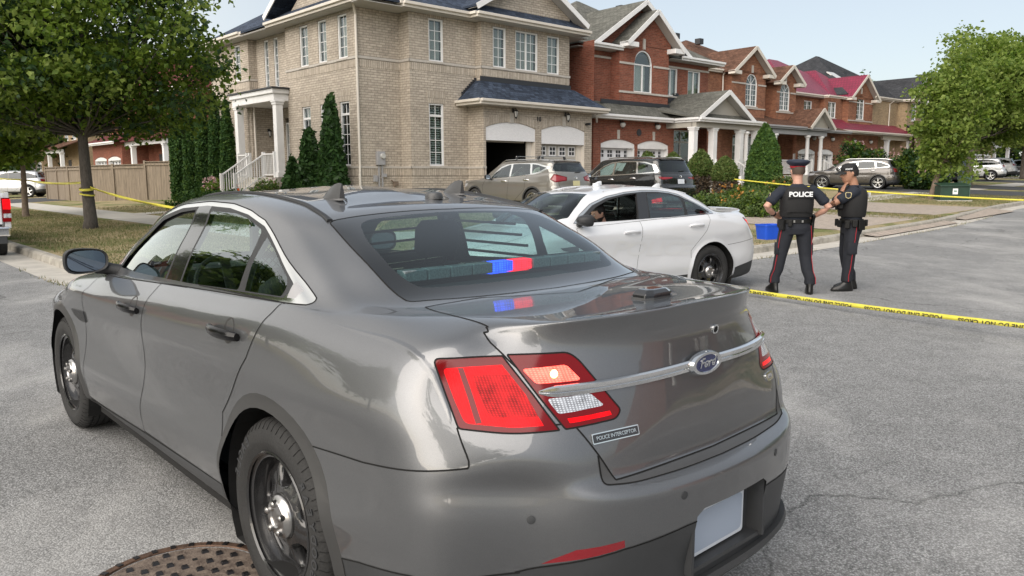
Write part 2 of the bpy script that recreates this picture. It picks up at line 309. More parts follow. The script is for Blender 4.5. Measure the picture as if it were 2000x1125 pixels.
def lawnmat(name, green, dry, bias):
 m, nt, b = newmat(name); tc = N(nt, 'ShaderNodeTexCoord')
 n = N(nt, 'ShaderNodeTexNoise'); n.inputs['Scale'].default_value = .45; n.inputs['Detail'].default_value = 9; n.inputs['Roughness'].default_value = .72; L(nt, tc.outputs['Object'], n.inputs['Vector'])
 r = N(nt, 'ShaderNodeMapRange'); r.inputs[1].default_value = bias - .09; r.inputs[2].default_value = bias + .09; L(nt, n.outputs[0], r.inputs[0])
 mx = N(nt, 'ShaderNodeMix', data_type='RGBA'); L(nt, r.outputs[0], mx.inputs[0]); mx.inputs[6].default_value = C4(green); mx.inputs[7].default_value = C4(dry)
 n2 = N(nt, 'ShaderNodeTexNoise'); n2.inputs['Scale'].default_value = 35; n2.inputs['Detail'].default_value = 4; n2.inputs['Roughness'].default_value = .8; L(nt, tc.outputs['Object'], n2.inputs['Vector'])
 r2 = N(nt, 'ShaderNodeMapRange'); r2.inputs[1].default_value = .3; r2.inputs[2].default_value = .7; r2.inputs[3].default_value = .55; r2.inputs[4].default_value = 1.4; L(nt, n2.outputs[0], r2.inputs[0])
 vm = N(nt, 'ShaderNodeVectorMath', operation='SCALE'); L(nt, mx.outputs[2], vm.inputs[0]); L(nt, r2.outputs[0], vm.inputs['Scale']); L(nt, vm.outputs[0], b.inputs['Base Color'])
 bp = N(nt, 'ShaderNodeBump'); bp.inputs['Strength'].default_value = 1; bp.inputs['Distance'].default_value = .03; L(nt, n2.outputs[0], bp.inputs['Height']); L(nt, bp.outputs[0], b.inputs['Normal']); b.inputs['Roughness'].default_value = .95; b.inputs['Specular IOR Level'].default_value = .1
lawnmat('lawn', (.10, .15, .035), (.38, .31, .19), .465); lawnmat('far_ground', (.05, .08, .02), (.09, .09, .04), .55)
simple('concrete', (.46, .435, .39), .9, var=.16, vscale=3, bump=.3, bscale=80); simple('kerb', (.34, .32, .28), .9, var=.35, vscale=5, bump=.4, bscale=50)
simple('new_asphalt', (.055, .057, .062), .85, var=.15, vscale=4, bump=.5, bscale=120)
m_, nt_, b_ = newmat('pavers'); uv_ = N(nt_, 'ShaderNodeTexCoord'); br_ = N(nt_, 'ShaderNodeTexBrick'); br_.inputs['Scale'].default_value = 1; br_.inputs['Brick Width'].default_value = .22; br_.inputs['Row Height'].default_value = .12; br_.inputs['Mortar Size'].default_value = .008
br_.inputs['Color1'].default_value = (.42, .35, .30, 1); br_.inputs['Color2'].default_value = (.34, .29, .25, 1); br_.inputs['Mortar'].default_value = (.13, .12, .08, 1)
mp_ = N(nt_, 'ShaderNodeMapping'); mp_.inputs['Rotation'].default_value = (0, 0, -KA); L(nt_, uv_.outputs['Object'], mp_.inputs[0]); L(nt_, mp_.outputs[0], br_.inputs['Vector']); L(nt_, br_.outputs[0], b_.inputs['Base Color']); b_.inputs['Roughness'].default_value = .9
# ------------------------------------------------------------------ setting
def sheet(name, xs, ys, zf, mat, keep=lambda X, Y: True):
 P = [[kw(X, Y, zf(X, Y)) for X in xs] for Y in ys]; mb = MB(); vs = [q for r in P for q in r]; n = len(xs); fs = []
 for i in range(len(ys) - 1):
  for j in range(n - 1):
   if keep((xs[j] + xs[j + 1]) / 2, (ys[i] + ys[i + 1]) / 2): fs.append((i * n + j, i * n + j + 1, (i + 1) * n + j + 1, (i + 1) * n + j))
 mb.add(vs, fs); o = mb.obj(name, MAT[mat], smooth=True, auto=0); tag(o, kind='structure'); return o
def lin(a, b, n): return [a + (b - a) * i / n for i in range(n + 1)]
# one ground sheet to the horizon, road level, dipping under the lots
gx = [-900, -300, -120, -70] + lin(-45, 75, 60) + [110, 200, 400, 900]; gy = [-900, -300, -120, -70] + lin(-50, 60, 44) + [90, 200, 400, 900]
sheet('road', gx, gy, lambda X, Y: zroad(X, Y), MAT['asphalt'].name)
# lots behind the kerb, a band across the far side and the other kerb of the side street
def kerb_line(off=0, n=90):
 "points of the kerb line (lot frame), from up the side street, round the corner, along the main street"
 pts = []
 def solve(px, py, dx, dy):
  lo, hi = -3, 12
  for _ in range(40):
   mid = (lo + hi) / 2
   if kerb_dist(px + dx * mid, py + dy * mid) > off: hi = mid
   else: lo = mid
  return (px + dx * hi, py + dy * hi)
 for Y in lin(60, -8, 34): pts.append(solve(-12, Y, 1, 0))
 for a in lin(0, 90, 14)[1:-1]:
  A = rad(a); c = (-5.4, -9.6); pts.append(solve(c[0] - 6.5 * math.cos(A), c[1] - 6.5 * math.sin(A), math.cos(A), math.sin(A)))
 for X in lin(-4.5, 75, 50): pts.append(solve(X, -16.5, 0, 1))
 return pts
KL = kerb_line()
def strip_along(name, prof, mat, pts=KL, kind='structure', per=None):
 "prof: list of (offset behind the kerb line, height above the road)"
 mb = MB(); P = []
 for i, p in enumerate(pts):
  a = pts[max(0, i - 1)]; b = pts[min(len(pts) - 1, i + 1)]; d = Vector((b[0] - a[0], b[1] - a[1])).normalized(); nrm = Vector((-d.y, d.x))
  P.append([kw(p[0] + nrm.x * o, p[1] + nrm.y * o, zroad(*p) + h) for o, h in prof])
 mb.grid(P); o = mb.obj(name, MAT[mat], smooth=True, auto=30); tag(o, kind=kind); return o
strip_along('gutter', [(-.55, .004), (0, .010)], 'concrete'); strip_along('kerb', [(0, .0), (.02, .12), (.06, .15), (.17, .152), (.20, .10)], 'kerb')
LX = [-11.2, -10.6, -10] + lin(-9, 72, 81) ; LY = lin(-15.6, -8, 19) + lin(-7.5, 62, 60)
sheet('lawn', lin(-11.6, -5, 22) + lin(-4.4, 74, 90), LY, lambda X, Y: gz(X, Y), 'lawn', lambda X, Y: kerb_dist(X, Y) > .12)
def path_strip(name, pts, width, mat, dz=.006, n=1):
 mb = MB(); P = []; q = []
 for i in range(len(pts) - 1):
  m = max(1, int(math.dist(pts[i], pts[i + 1]) / 1.0))
  q += [(pts[i][0] + (pts[i + 1][0] - pts[i][0]) * k / m, pts[i][1] + (pts[i + 1][1] - pts[i][1]) * k / m) for k in range(m)]
 q.append(pts[-1])
 for i, p in enumerate(q):
  a = q[max(0, i - 1)]; b = q[min(len(q) - 1, i + 1)]; d = Vector((b[0] - a[0], b[1] - a[1])).normalized(); nr = Vector((-d.y, d.x))
  row = []
  for t in (-.5, -.25, 0, .25, .5):
   X, Y = p[0] + nr.x * width * t, p[1] + nr.y * width * t; row.append(kw(X, Y, max(gz(X, Y), zroad(X, Y) + (.02 if kerb_dist(X, Y) < .25 else 0)) + dz))
  P.append(row)
 mb.grid(P); o = mb.obj(name, MAT[mat], smooth=True, auto=40); tag(o, kind='structure'); return o
path_strip('sidewalk', [(-6.5, 60), (-6.5, -7.0), (-6.2, -8.6), (-5.2, -9.7), (-3.6, -10.0), (0, -10), (30, -9.0), (74, -8.0)], 1.5, 'concrete', .008)
path_strip('driveway', [(7.6, -15.9), (7.5, -1.5)], 5.9, 'pavers', .012); path_strip('driveway', [(14.6, -15.6), (14.4, -.9)], 5.4, 'pavers', .014)
path_strip('driveway', [(30.5, -14.6), (29.8, 2.5)], 5.6, 'new_asphalt', .012); path_strip('driveway', [(37.6, -14.2), (37.6, 3.5)], 5.0, 'new_asphalt', .014)
path_strip('driveway', [(50, -13.5), (50, 5)], 5.6, 'new_asphalt', .012); path_strip('driveway', [(60, -13.5), (60, 5)], 5.4, 'concrete', .014)
path_strip('driveway', [(-11.6, 26.5), (6, 26.5)], 6.5, 'new_asphalt', .012)
path_strip('path', [(-6.0, 5.3), (-1.9, 5.3)], 1.2, 'concrete', .016)
# neighbouring ground: the far side of the side street and the row opposite, raised like the near lots
def block(name, x0, x1, y0, y1, z=.15, nx=12, ny=12):
 xs, ys = lin(x0, x1, nx), lin(y0, y1, ny); mb = MB()
 P = [[kw(X, Y, zroad(X, Y) + z) for X in xs] for Y in ys]; mb.grid(P)
 o = mb.obj(name, MAT['lawn'], smooth=True, auto=0); tag(o, kind='structure')
 m2 = MB()
 for (a, b) in (((x0, y0), (x1, y0)), ((x1, y0), (x1, y1)), ((x1, y1), (x0, y1)), ((x0, y1), (x0, y0))):
  n = 30; Pp = []
  d = Vector((b[0] - a[0], b[1] - a[1])).normalized(); nr = Vector((d.y, -d.x))
  for k in range(n + 1):
   X, Y = a[0] + (b[0] - a[0]) * k / n, a[1] + (b[1] - a[1]) * k / n
   Pp.append([kw(X + nr.x * o_, Y + nr.y * o_, zroad(X, Y) + h) for o_, h in ((.18, .0), (.16, .14), (0, .154), (-.01, .1))])
  m2.grid(Pp)
 tag(m2.obj('kerb', MAT['kerb'], smooth=True), kind='structure')
block('lawn', -60, -21.5, -8, 62); block('lawn', -2, 74, -60, -24.5); block('lawn', -60, -21.5, -60, -24.5)
# ------------------------------------------------------------------ building kit (house frames: X along the front, Y into the lot)
def frame_for(origin, ang, z=0): return Vector((origin[0], origin[1], z)), ang
def seg(p0, p1):
 d = Vector((p1[0] - p0[0], p1[1] - p0[1])); ln = d.length; d.normalize(); return d, Vector((d.y, -d.x)), ln
def wall(mb, p0, p1, z0, z1, ops=(), reveal=.10):
 "outside seen with p0 on the left, p1 on the right; ops: (u0,u1,zb,zt,rise)"
 d, nr, ln = seg(p0, p1)
 def P(u, z, o=0): return (p0[0] + d.x * u - nr.x * o, p0[1] + d.y * u - nr.y * o, z)
 us = {0, ln}
 for u0, u1, zb, zt, rise in ops:
  us |= {u0, u1}
  if rise: us |= {u0 + (u1 - u0) * k / 12 for k in range(1, 12)}
 us = sorted(us)
 def top(op, u):
  u0, u1, zb, zt, rise = op
  if not rise: return zt
  t = (u - u0) / (u1 - u0) * 2 - 1
  if rise == 'round': r = (u1 - u0) / 2; return zt - r + r * math.sqrt(max(0, 1 - t * t))
  return zt - rise * t * t
 def quad(a, b, za0, za1, zb0, zb1):
  mb.add([P(a, za0), P(b, zb0), P(b, zb1), P(a, za1)], [(0, 1, 2, 3)], [[(a, za0), (b, zb0), (b, zb1), (a, za1)]])
 for a, b in zip(us, us[1:]):
  m = (a + b) / 2; hit = sorted([o for o in ops if o[0] < m < o[1]], key=lambda o: o[2]); ca = cb = z0
  for o in hit:
   quad(a, b, ca, o[2], cb, o[2]); ta, tb = top(o, a), top(o, b)
   mb.add([P(a, ta), P(b, tb), P(b, tb, reveal), P(a, ta, reveal)], [(3, 2, 1, 0)], [[(a, .1), (b, .1), (b, 0), (a, 0)]])
   ca, cb = ta, tb
  quad(a, b, ca, z1, cb, z1)
 for o in ops:
  u0, u1, zb, zt, rise = o
  for u, s in ((u0, 0), (u1, 1)):
   zt_ = top(o, u); mb.add([P(u, zb), P(u, zb, reveal), P(u, zt_, reveal), P(u, zt_)], [(0, 1, 2, 3)], [[(0, zb), (reveal, zb), (reveal, zt_), (0, zt_)]])
  mb.add([P(u0, zb), P(u1, zb), P(u1, zb, reveal), P(u0, zb, reveal)], [(0, 1, 2, 3)], [[(u0, 0), (u1, 0), (u1, .1), (u0, .1)]])
def Mseg(p0, p1):
 d, nr, ln = seg(p0, p1); M = Matrix(((d.x, -nr.x, 0, p0[0]), (d.y, -nr.y, 0, p0[1]), (0, 0, 1, 0), (0, 0, 0, 1))); return M   # local: x along, y inwards, z up
def arch_pts(u0, u1, zt, rise, n=12):
 if rise == 'round':
  r = (u1 - u0) / 2; return [(u0 + r - r * math.cos(PI * k / n), zt - r + r * math.sin(PI * k / n)) for k in range(n + 1)]
 if rise: return [(u0 + (u1 - u0) * k / n, zt - rise * (2 * k / n - 1) ** 2) for k in range(n + 1)]
 return [(u0, zt), (u1, zt)]
def ring(mb, outer, inner, y0, y1, M):
 n = len(outer); vs = []
 for y in (y0, y1):
  vs += [M @ Vector((a, y, b)) for a, b in outer] + [M @ Vector((a, y, b)) for a, b in inner]
 fs = []
 for k in range(n):
  k2 = (k + 1) % n; fs += [(k, k2, n + k2, n + k), (2 * n + k, 3 * n + k, 3 * n + k2, 2 * n + k2), (k, 2 * n + k, 2 * n + k2, k2), (n + k, n + k2, 3 * n + k2, 3 * n + k)]
 mb.add(vs, fs)
def window(par, p0, p1, u0, u1, zb, zt, rise=0, cols=2, rows=4, back='curtain', frame=.055, depth=.06, mull=(), trans=None, sill=True, mat='white_trim', gmat='house_glass', cover=1.0):
 M = Mseg(p0, p1); mb = MB(); e = .004
 u0 += e; u1 -= e; zb += e; zt -= e
 out = [(u0, zb)] + [(u0, q[1]) if k == 0 else q for k, q in enumerate(arch_pts(u0, u1, zt, rise))] + [(u1, zb)]
 f = frame; cx = (u0 + u1) / 2; cz = zb + f
 rin = arch_pts(u0 + f, u1 - f, zt - f, (rise if rise == 'round' else rise * .9 if rise else 0))
 inn = [(u0 + f, zb + f)] + rin + [(u1 - f, zb + f)]
 ring(mb, out[::-1], inn[::-1], depth - .03, depth + .05, M)
 w = u1 - u0; zs = zt - (w / 2 if rise == 'round' else (rise or 0))
 def b(x0, x1, z0, z1, y0=depth, y1=depth + .03): mb.box(x0, x1, y0, y1, z0, z1, M)
 segs = [u0 + f] + [m for m in mull] + [u1 - f]
 for m in mull: b(m - f * .55, m + f * .55, zb + f, zs - (0 if rise else f), depth - .015, depth + .045)
 lo = zb + f
 if trans: b(u0 + f, u1 - f, trans - f * .7, trans + f * .7, depth - .015, depth + .045)
 if rise == 'round': b(u0 + f, u1 - f, zs - f * .5, zs + f * .5, depth - .01, depth + .04)
 hi = zs if rise else zt - f
 g = .011
 for s0, s1 in zip(segs, segs[1:]):
  for k in range(1, cols): x = s0 + (s1 - s0) * k / cols; b(x - g, x + g, lo, hi, depth + .017, depth + .028)
  top_ = (trans or hi)
  for k in range(1, rows): z = lo + (top_ - lo) * k / rows; b(s0, s1, z - g, z + g, depth + .019, depth + .026)
 if rise == 'round' and cols > 1:
  for a in (45, 90, 135):
   A = rad(a); r = w / 2 - f; mb.bar(M @ Vector((cx, depth + .022, zs)), M @ Vector((cx + r * math.cos(A), depth + .022, zs + r * math.sin(A))), .02)
 o = mb.obj('window', MAT[mat], par)
 pm = MB(); pm.prism([(a, c) for a, c in inn], depth + .030, depth + .034, 'y', M); pm.obj('pane', MAT[gmat], o)
 bk = MB(); D = depth + .16
 if back == 'blind':
  n = int((zt - zb - 2 * f) / .085)
  for k in range(n):
   z = lo + k * .085; bk.box(u0 + f, u1 - f, D - .03, D + .02, z, z + .052, M)
  bk.obj('blind', MAT['blind'], o)
 elif back == 'curtain':
  n = 26; P = []
  for z in (lo, zt - f * 1.2):
   P.append([M @ Vector((u0 + f + (u1 - u0 - 2 * f) * k / n * cover, D + .02 * math.sin(k * 1.9 + u0 * 7), min(z, zs + (0 if not rise else .02) if rise == 'round' else z))) for k in range(n + 1)])
  bk.grid(P); bk.obj('curtain', MAT['curtain'], o, smooth=True, auto=0)
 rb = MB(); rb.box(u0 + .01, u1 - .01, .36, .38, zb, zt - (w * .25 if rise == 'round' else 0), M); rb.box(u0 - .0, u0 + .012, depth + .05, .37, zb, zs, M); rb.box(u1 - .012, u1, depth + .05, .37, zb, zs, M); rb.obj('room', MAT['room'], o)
 if sill: s = MB(); s.box(u0 - .06, u1 + .06, -.05, .07, zb - .075, zb - .006, M); s.obj('sill', MAT['stone_sill'], o, bevel=.006)
 return o
def soldier(mb, p0, p1, z0, z1, u0=0, u1=None, rise=0, off=.012):
 "band of upright bricks, a little proud"
 d, nr, ln = seg(p0, p1); u1 = ln if u1 is None else u1; M = Mseg(p0, p1); n = 1 if not rise else 12; vs = []; uv = []; fs = []
 for k in range(n + 1):
  u = u0 + (u1 - u0) * k / n; t = 2 * k / n - 1; dz = -rise * t * t if rise else 0
  for z, y in ((z0 + dz, 0.02), (z0 + dz, -off), (z1 + dz, -off), (z1 + dz, .02)): vs.append(M @ Vector((u, y, z)))
 for k in range(n):
  a = 4 * k; ua, ub = u0 + (u1 - u0) * k / n, u0 + (u1 - u0) * (k + 1) / n
  for j in range(3): fs.append((a + j, a + 4 + j, a + 5 + j, a + j + 1)); uv.append([(ua, z0 if j < 2 else z1), (ub, z0 if j < 2 else z1), (ub, z1 if j else z0), (ua, z1 if j else z0)])
 fs += [(0, 1, 2, 3), (4 * n + 3, 4 * n + 2, 4 * n + 1, 4 * n)]; uv += [[(0, z0), (.02, z0), (.02, z1), (0, z1)]] * 2
 mb.add(vs, fs, uv)
def roofface(mb, pts, th=.07):
 P = [Vector(p) for p in pts]; n = (P[1] - P[0]).cross(P[2] - P[0]).normalized()
 if n.z < 0: P.reverse(); n = -n
 h = Vector((0, 0, 1)).cross(n); h = h.normalized() if h.length > 1e-4 else Vector((1, 0, 0)); v = n.cross(h)
 uv = [(p.dot(h), p.dot(v)) for p in P]; k = len(P)
 mb.add([p for p in P] + [p - Vector((0, 0, th)) for p in P], [tuple(range(k)), tuple(reversed(range(k, 2 * k)))] + [(i, k + i, k + (i + 1) % k, (i + 1) % k) for i in range(k)], [uv, uv[::-1]] + [[(0, 0), (1, 0), (1, .1), (0, .1)]] * k)
def eaves(par, pts, z, over=.45, gut=True, mat='cream_trim', soffit=True, nm='gutter'):
 "gutter and fascia along outline edges (pts: list of (x,y) outer eave line)"
 mb = MB(); 
 for a, b in zip(pts, pts[1:]):
  mb.bar((a[0], a[1], z - .09), (b[0], b[1], z - .09), .03, .18)
  d, nr, ln = seg(a, b); mb.bar((a[0] + nr.x * .055, a[1] + nr.y * .055, z - .035), (b[0] + nr.x * .055, b[1] + nr.y * .055, z - .035), .10, .10)
 return mb.obj(nm, MAT[mat], par, bevel=.012)
def rake(par, a, b, w=.03, h=.22, mat='white_trim'):
 mb = MB(); mb.bar(a, b, w, h); return mb
def gable_front(par, x0, x1, yw, yf, yb, ze, pitch, rmat, bmat, over=.35, tmat='white_trim', wallm=True, arch=None, rh=.2, side='xy', returns=True, pent=None):
 "gabled roof whose ridge runs along Y; wall triangle at yw, roof from yf (front) to yb"
 xc = (x0 + x1) / 2; X0, X1 = x0 - over, x1 + over; zr = ze + (xc - X0) * pitch
 mb = MB(); roofface(mb, [(X0, yf, ze), (xc, yf, zr), (xc, yb, zr), (X0, yb, ze)]); roofface(mb, [(X1, yf, ze), (xc, yf, zr), (xc, yb, zr), (X1, yb, ze)])
 mb.obj('roof', MAT[rmat], par)
 t = MB()
 for sx in (X0, X1): t.bar((sx, yf - .02, ze - .09), (xc, yf - .02, zr - .09), .035, rh)
 t.obj('bargeboard', MAT[tmat], par)
 sf = MB()
 for sx in (X0, X1):
  sf.add([(sx, yf, ze - .12), (xc, yf, zr - .12), (xc, yw, zr - .12), (sx, yw, ze - .12)], [(0, 1, 2, 3)])
 sf.obj('soffit', MAT['soffit'], par)
 if wallm:
  g = MB(); zt = ze + (xc - x0 - .0) * pitch + .0 * pitch
  zb = ze - .02; h0 = ze + over * pitch - .13
  pts = [(x0, zb), (x1, zb), (x1, h0), (xc, zr - .13), (x0, h0)]
  g.add([(a, yw, b) for a, b in pts], [(0, 1, 2, 3, 4)], [[(a, b) for a, b in pts]]); g.obj('gable_wall', MAT[bmat], par)
 if returns:
  r = MB()
  for s, sx in ((1, X0), (-1, X1)): r.box(min(sx, sx + s * .75), max(sx, sx + s * .75), yf, yw + .02, ze - .2, ze + .02)
  r.obj('eave_return', MAT[tmat], par, bevel=.02)
 return zr
def hip(par, x0, x1, y0, y1, ze, pitch, rmat, over=.45, ridge='x'):
 X0, X1, Y0, Y1 = x0 - over, x1 + over, y0 - over, y1 + over; mb = MB()
 if X1 - X0 >= Y1 - Y0:
  h = (Y1 - Y0) / 2; a = (X0 + h, (Y0 + Y1) / 2, ze + h * pitch); b = (X1 - h, (Y0 + Y1) / 2, ze + h * pitch)
  F = [[(X0, Y0, ze), (X1, Y0, ze), b, a], [(X1, Y1, ze), (X0, Y1, ze), a, b], [(X0, Y1, ze), (X0, Y0, ze), a], [(X1, Y0, ze), (X1, Y1, ze), b]]
 else:
  h = (X1 - X0) / 2; a = ((X0 + X1) / 2, Y0 + h, ze + h * pitch); b = ((X0 + X1) / 2, Y1 - h, ze + h * pitch)
  F = [[(X0, Y0, ze), (X1, Y0, ze), a], [(X1, Y1, ze), (X0, Y1, ze), b], [(X0, Y1, ze), (X0, Y0, ze), a, b], [(X1, Y0, ze), (X1, Y1, ze), b, a]]
 for f in F: roofface(mb, f)
 o = mb.obj('roof', MAT[rmat], par)
 s = MB(); s.box(X0 + .02, X1 - .02, Y0 + .02, Y1 - .02, ze - .19, ze - .17); s.obj('soffit', MAT['soffit'], par)
 return o
def garage_door(par, p0, p1, u0, u1, z0, z1, mat='garage_white', panes=4, rows=4, y=.28, winrow=True):
 M = Mseg(p0, p1); mb = MB(); h = (z1 - z0) / rows; w = (u1 - u0) / panes
 mb.box(u0, u1, y, y + .04, z0, z1, M)
 for r in range(rows):
  mb.box(u0, u1, y - .012, y + .01, z0 + r * h + .006, z0 + (r + 1) * h - .012, M)
  if r < rows - 1 or not winrow:
   for c in range(panes): mb.box(u0 + c * w + .07, u0 + (c + 1) * w - .07, y - .022, y, z0 + r * h + .09, z0 + (r + 1) * h - .09, M)
 o = mb.obj('garage_door', MAT[mat], par, bevel=.004)
 if winrow:
  g = MB(); f = MB(); zc = z0 + (rows - .5) * h
  for c in range(panes):
   xc = u0 + (c + .5) * w; s = min(.17, w * .33)
   f.box(xc - s - .03, xc + s + .03, y - .03, y - .01, zc - s - .03, zc + s + .03, M)
   for dx in (-1, 1):
    for dz in (-1, 1): g.box(xc + dx * s / 2 - s * .38, xc + dx * s / 2 + s * .38, y - .037, y - .028, zc + dz * s / 2 - s * .38, zc + dz * s / 2 + s * .38, M)
  f.obj('door_window', MAT['white_trim'] if mat != 'garage_white' else MAT[mat], o); g.obj('pane', MAT['flashing'], o)
 return o
def garage_opening(par, wmb, p0, p1, u0, u1, z0, spring, rise, beam, door='garage_white', panes=4, open_=0, hood='worn_white'):
 "arched head board, jambs and sectional door"
 M = Mseg(p0, p1); mb = MB(); a = arch_pts(u0 + .004, u1 - .004, spring + rise, rise)
 mb.prism([(u0 + .004, beam)] + a + [(u1 - .004, beam)], .03, .10, 'y', M); mb.obj('head_board', MAT[hood], par)
 for x0, x1, y0, y1 in ((u0, u0 + .02, .02, .36), (u1 - .02, u1, .02, .199), (u1 - .26, u1 - .001, .20, .30)): j = MB(); j.box(x0, x1, y0, y1, z0, beam, M); j.obj('jamb', MAT['cream_trim'] if hood == 'worn_white' else MAT['white_trim'], par)
 d = MB()
 if open_:
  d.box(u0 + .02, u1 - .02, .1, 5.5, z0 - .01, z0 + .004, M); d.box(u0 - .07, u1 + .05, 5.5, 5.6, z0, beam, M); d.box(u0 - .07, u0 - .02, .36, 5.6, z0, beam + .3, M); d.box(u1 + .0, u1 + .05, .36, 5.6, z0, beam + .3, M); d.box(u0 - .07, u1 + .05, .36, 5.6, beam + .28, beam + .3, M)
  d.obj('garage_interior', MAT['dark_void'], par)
  s = MB(); s.box(u0 + .05, u1 - .3, .34, .40, beam - .05, beam + .12, M); s.obj('garage_door', MAT['garage_grey'], par)
 else: garage_door(par, p0, p1, u0 + .02, u1 - (.02 if hood != 'worn_white' else .26), z0, beam + .03, door, panes)
def wall_lantern(par, x, y, z, nrm, s=1, pale=False):
 o = thing('wall_lantern', None, None); o.parent = par; return o
def lantern_mesh(par, p, M, s=1, pale=False, label=None):
 mb = MB(); T = M @ Matrix.Translation(p)
 mb.box(-.045 * s, .045 * s, -.03, 0, -.06 * s, .1 * s, T); mb.bar(T @ Vector((0, -.02, .05 * s)), T @ Vector((0, -.17 * s, .10 * s)), .02 * s); mb.bar(T @ Vector((0, -.17 * s, .10 * s)), T @ Vector((0, -.17 * s, .02 * s)), .016 * s)
 T2 = T @ Matrix.Translation((0, -.17 * s, 0))
 mb.lathe([(.0, .06 * s), (.05 * s, .035 * s), (.095 * s, -.02 * s), (.10 * s, -.03 * s), (.0, -.03 * s)], 8, M=T2); mb.lathe([(.0, -.32 * s), (.018 * s, -.30 * s), (.045 * s, -.25 * s), (.05 * s, -.235 * s), (0, -.235 * s)], 8, M=T2)
 for k in range(6): a = k * PI / 3; mb.bar(T2 @ Vector((.085 * s * math.cos(a), .085 * s * math.sin(a), -.03 * s)), T2 @ Vector((.048 * s * math.cos(a), .048 * s * math.sin(a), -.24 * s)), .009 * s)
 o = mb.obj('wall_lantern', MAT['black_iron'], par); g = MB()
 if pale: g.lathe([(0, -.27 * s), (.10 * s, -.22 * s), (.15 * s, -.12 * s), (.12 * s, -.03 * s), (0, -.02 * s)], 12, M=T2)
 else: g.lathe([(.04 * s, -.235 * s), (.078 * s, -.03 * s)], 6, M=T2)
 g.obj('lantern_glass', MAT['lamp_glass'], o, smooth=True); return o
def column(par, x, y, z0, z1, r=.13, sq=True, mat='white_trim'):
 mb = MB()
 if sq:
  mb.box(x - r, x + r, y - r, y + r, z0 + .2, z1 - .14); mb.box(x - r - .05, x + r + .05, y - r - .05, y + r + .05, z0, z0 + .2); mb.box(x - r - .03, x + r + .03, y - r - .03, y + r + .03, z1 - .14, z1 - .05); mb.box(x - r - .06, x + r + .06, y - r - .06, y + r + .06, z1 - .05, z1)
 else: mb.lathe([(r + .06, z0), (r + .06, z0 + .1), (r + .01, z0 + .13), (r, z0 + .2), (r * .85, z1 - .2), (r + .03, z1 - .12), (r + .06, z1 - .1), (r + .06, z1)], 16, M=Matrix.Translation((x, y, 0)))
 return mb.obj('column', MAT[mat], par, smooth=not sq, bevel=.008 if sq else 0)
def railing(par, a, b, h=.92, n=None, posts=(1, 1), mat='white_trim', drop=None):
 "a,b: 3D floor points"
 mb = MB(); a = Vector(a); b = Vector(b); ln = (b - a).length; n = n or int(ln / .125); U = Vector((0, 0, 1))
 mb.bar(a + U * h, b + U * h, .07, .05); mb.bar(a + U * .10, b + U * .10, .04, .04)
 for k in range(1, n): p = a.lerp(b, k / n); mb.bar(p + U * .10, p + U * h, .028)
 for p, f in ((a, posts[0]), (b, posts[1])):
  if f: mb.box(p.x - .05, p.x + .05, p.y - .05, p.y + .05, p.z, p.z + h + .09)
 return mb.obj('railing', MAT[mat], par)
def downpipe(par, pts, mat='cream_trim', r=.045):
 mb = MB(); mb.tube(pts, r, 8); return mb.obj('downpipe', MAT[mat], par, smooth=True)
def textmesh(s, size, depth=.004, shear=0, spacing=1, bold=0):
 cu = bpy.data.curves.new('t', 'FONT'); cu.body = s; cu.size = size; cu.extrude = depth / 2; cu.align_x = 'CENTER'; cu.align_y = 'CENTER'; cu.shear = shear; cu.space_character = spacing; cu.offset = bold; cu.resolution_u = 3
 o = bpy.data.objects.new('t', cu); COL.objects.link(o); dg = bpy.context.evaluated_depsgraph_get(); me = bpy.data.meshes.new_from_object(o.evaluated_get(dg)); bpy.data.objects.remove(o); bpy.data.curves.remove(cu)
 return me
def text_obj(s, size, M, mat, par, name='lettering', depth=.004, shear=0, spacing=1, bold=0, sx=1):
 me = textmesh(s, size, depth, shear, spacing, bold); me.transform(Matrix.Diagonal((sx, 1, 1, 1))); me.transform(M); me.materials.clear(); me.materials.append(MAT[mat] if isinstance(mat, str) else mat)
 o = bpy.data.objects.new(name, me); COL.objects.link(o); o.parent = par; return o
def face_M(p0, p1, u, z, off=.02):
 "matrix for upright lettering on a wall, text in its local XY"
 d, nr, ln = seg(p0, p1); q = Vector((p0[0] + d.x * u + nr.x * off, p0[1] + d.y * u + nr.y * off, z))
 return Matrix(((d.x, 0, nr.x, q.x), (d.y, 0, nr.y, q.y), (0, 1, 0, q.z), (0, 0, 0, 1)))
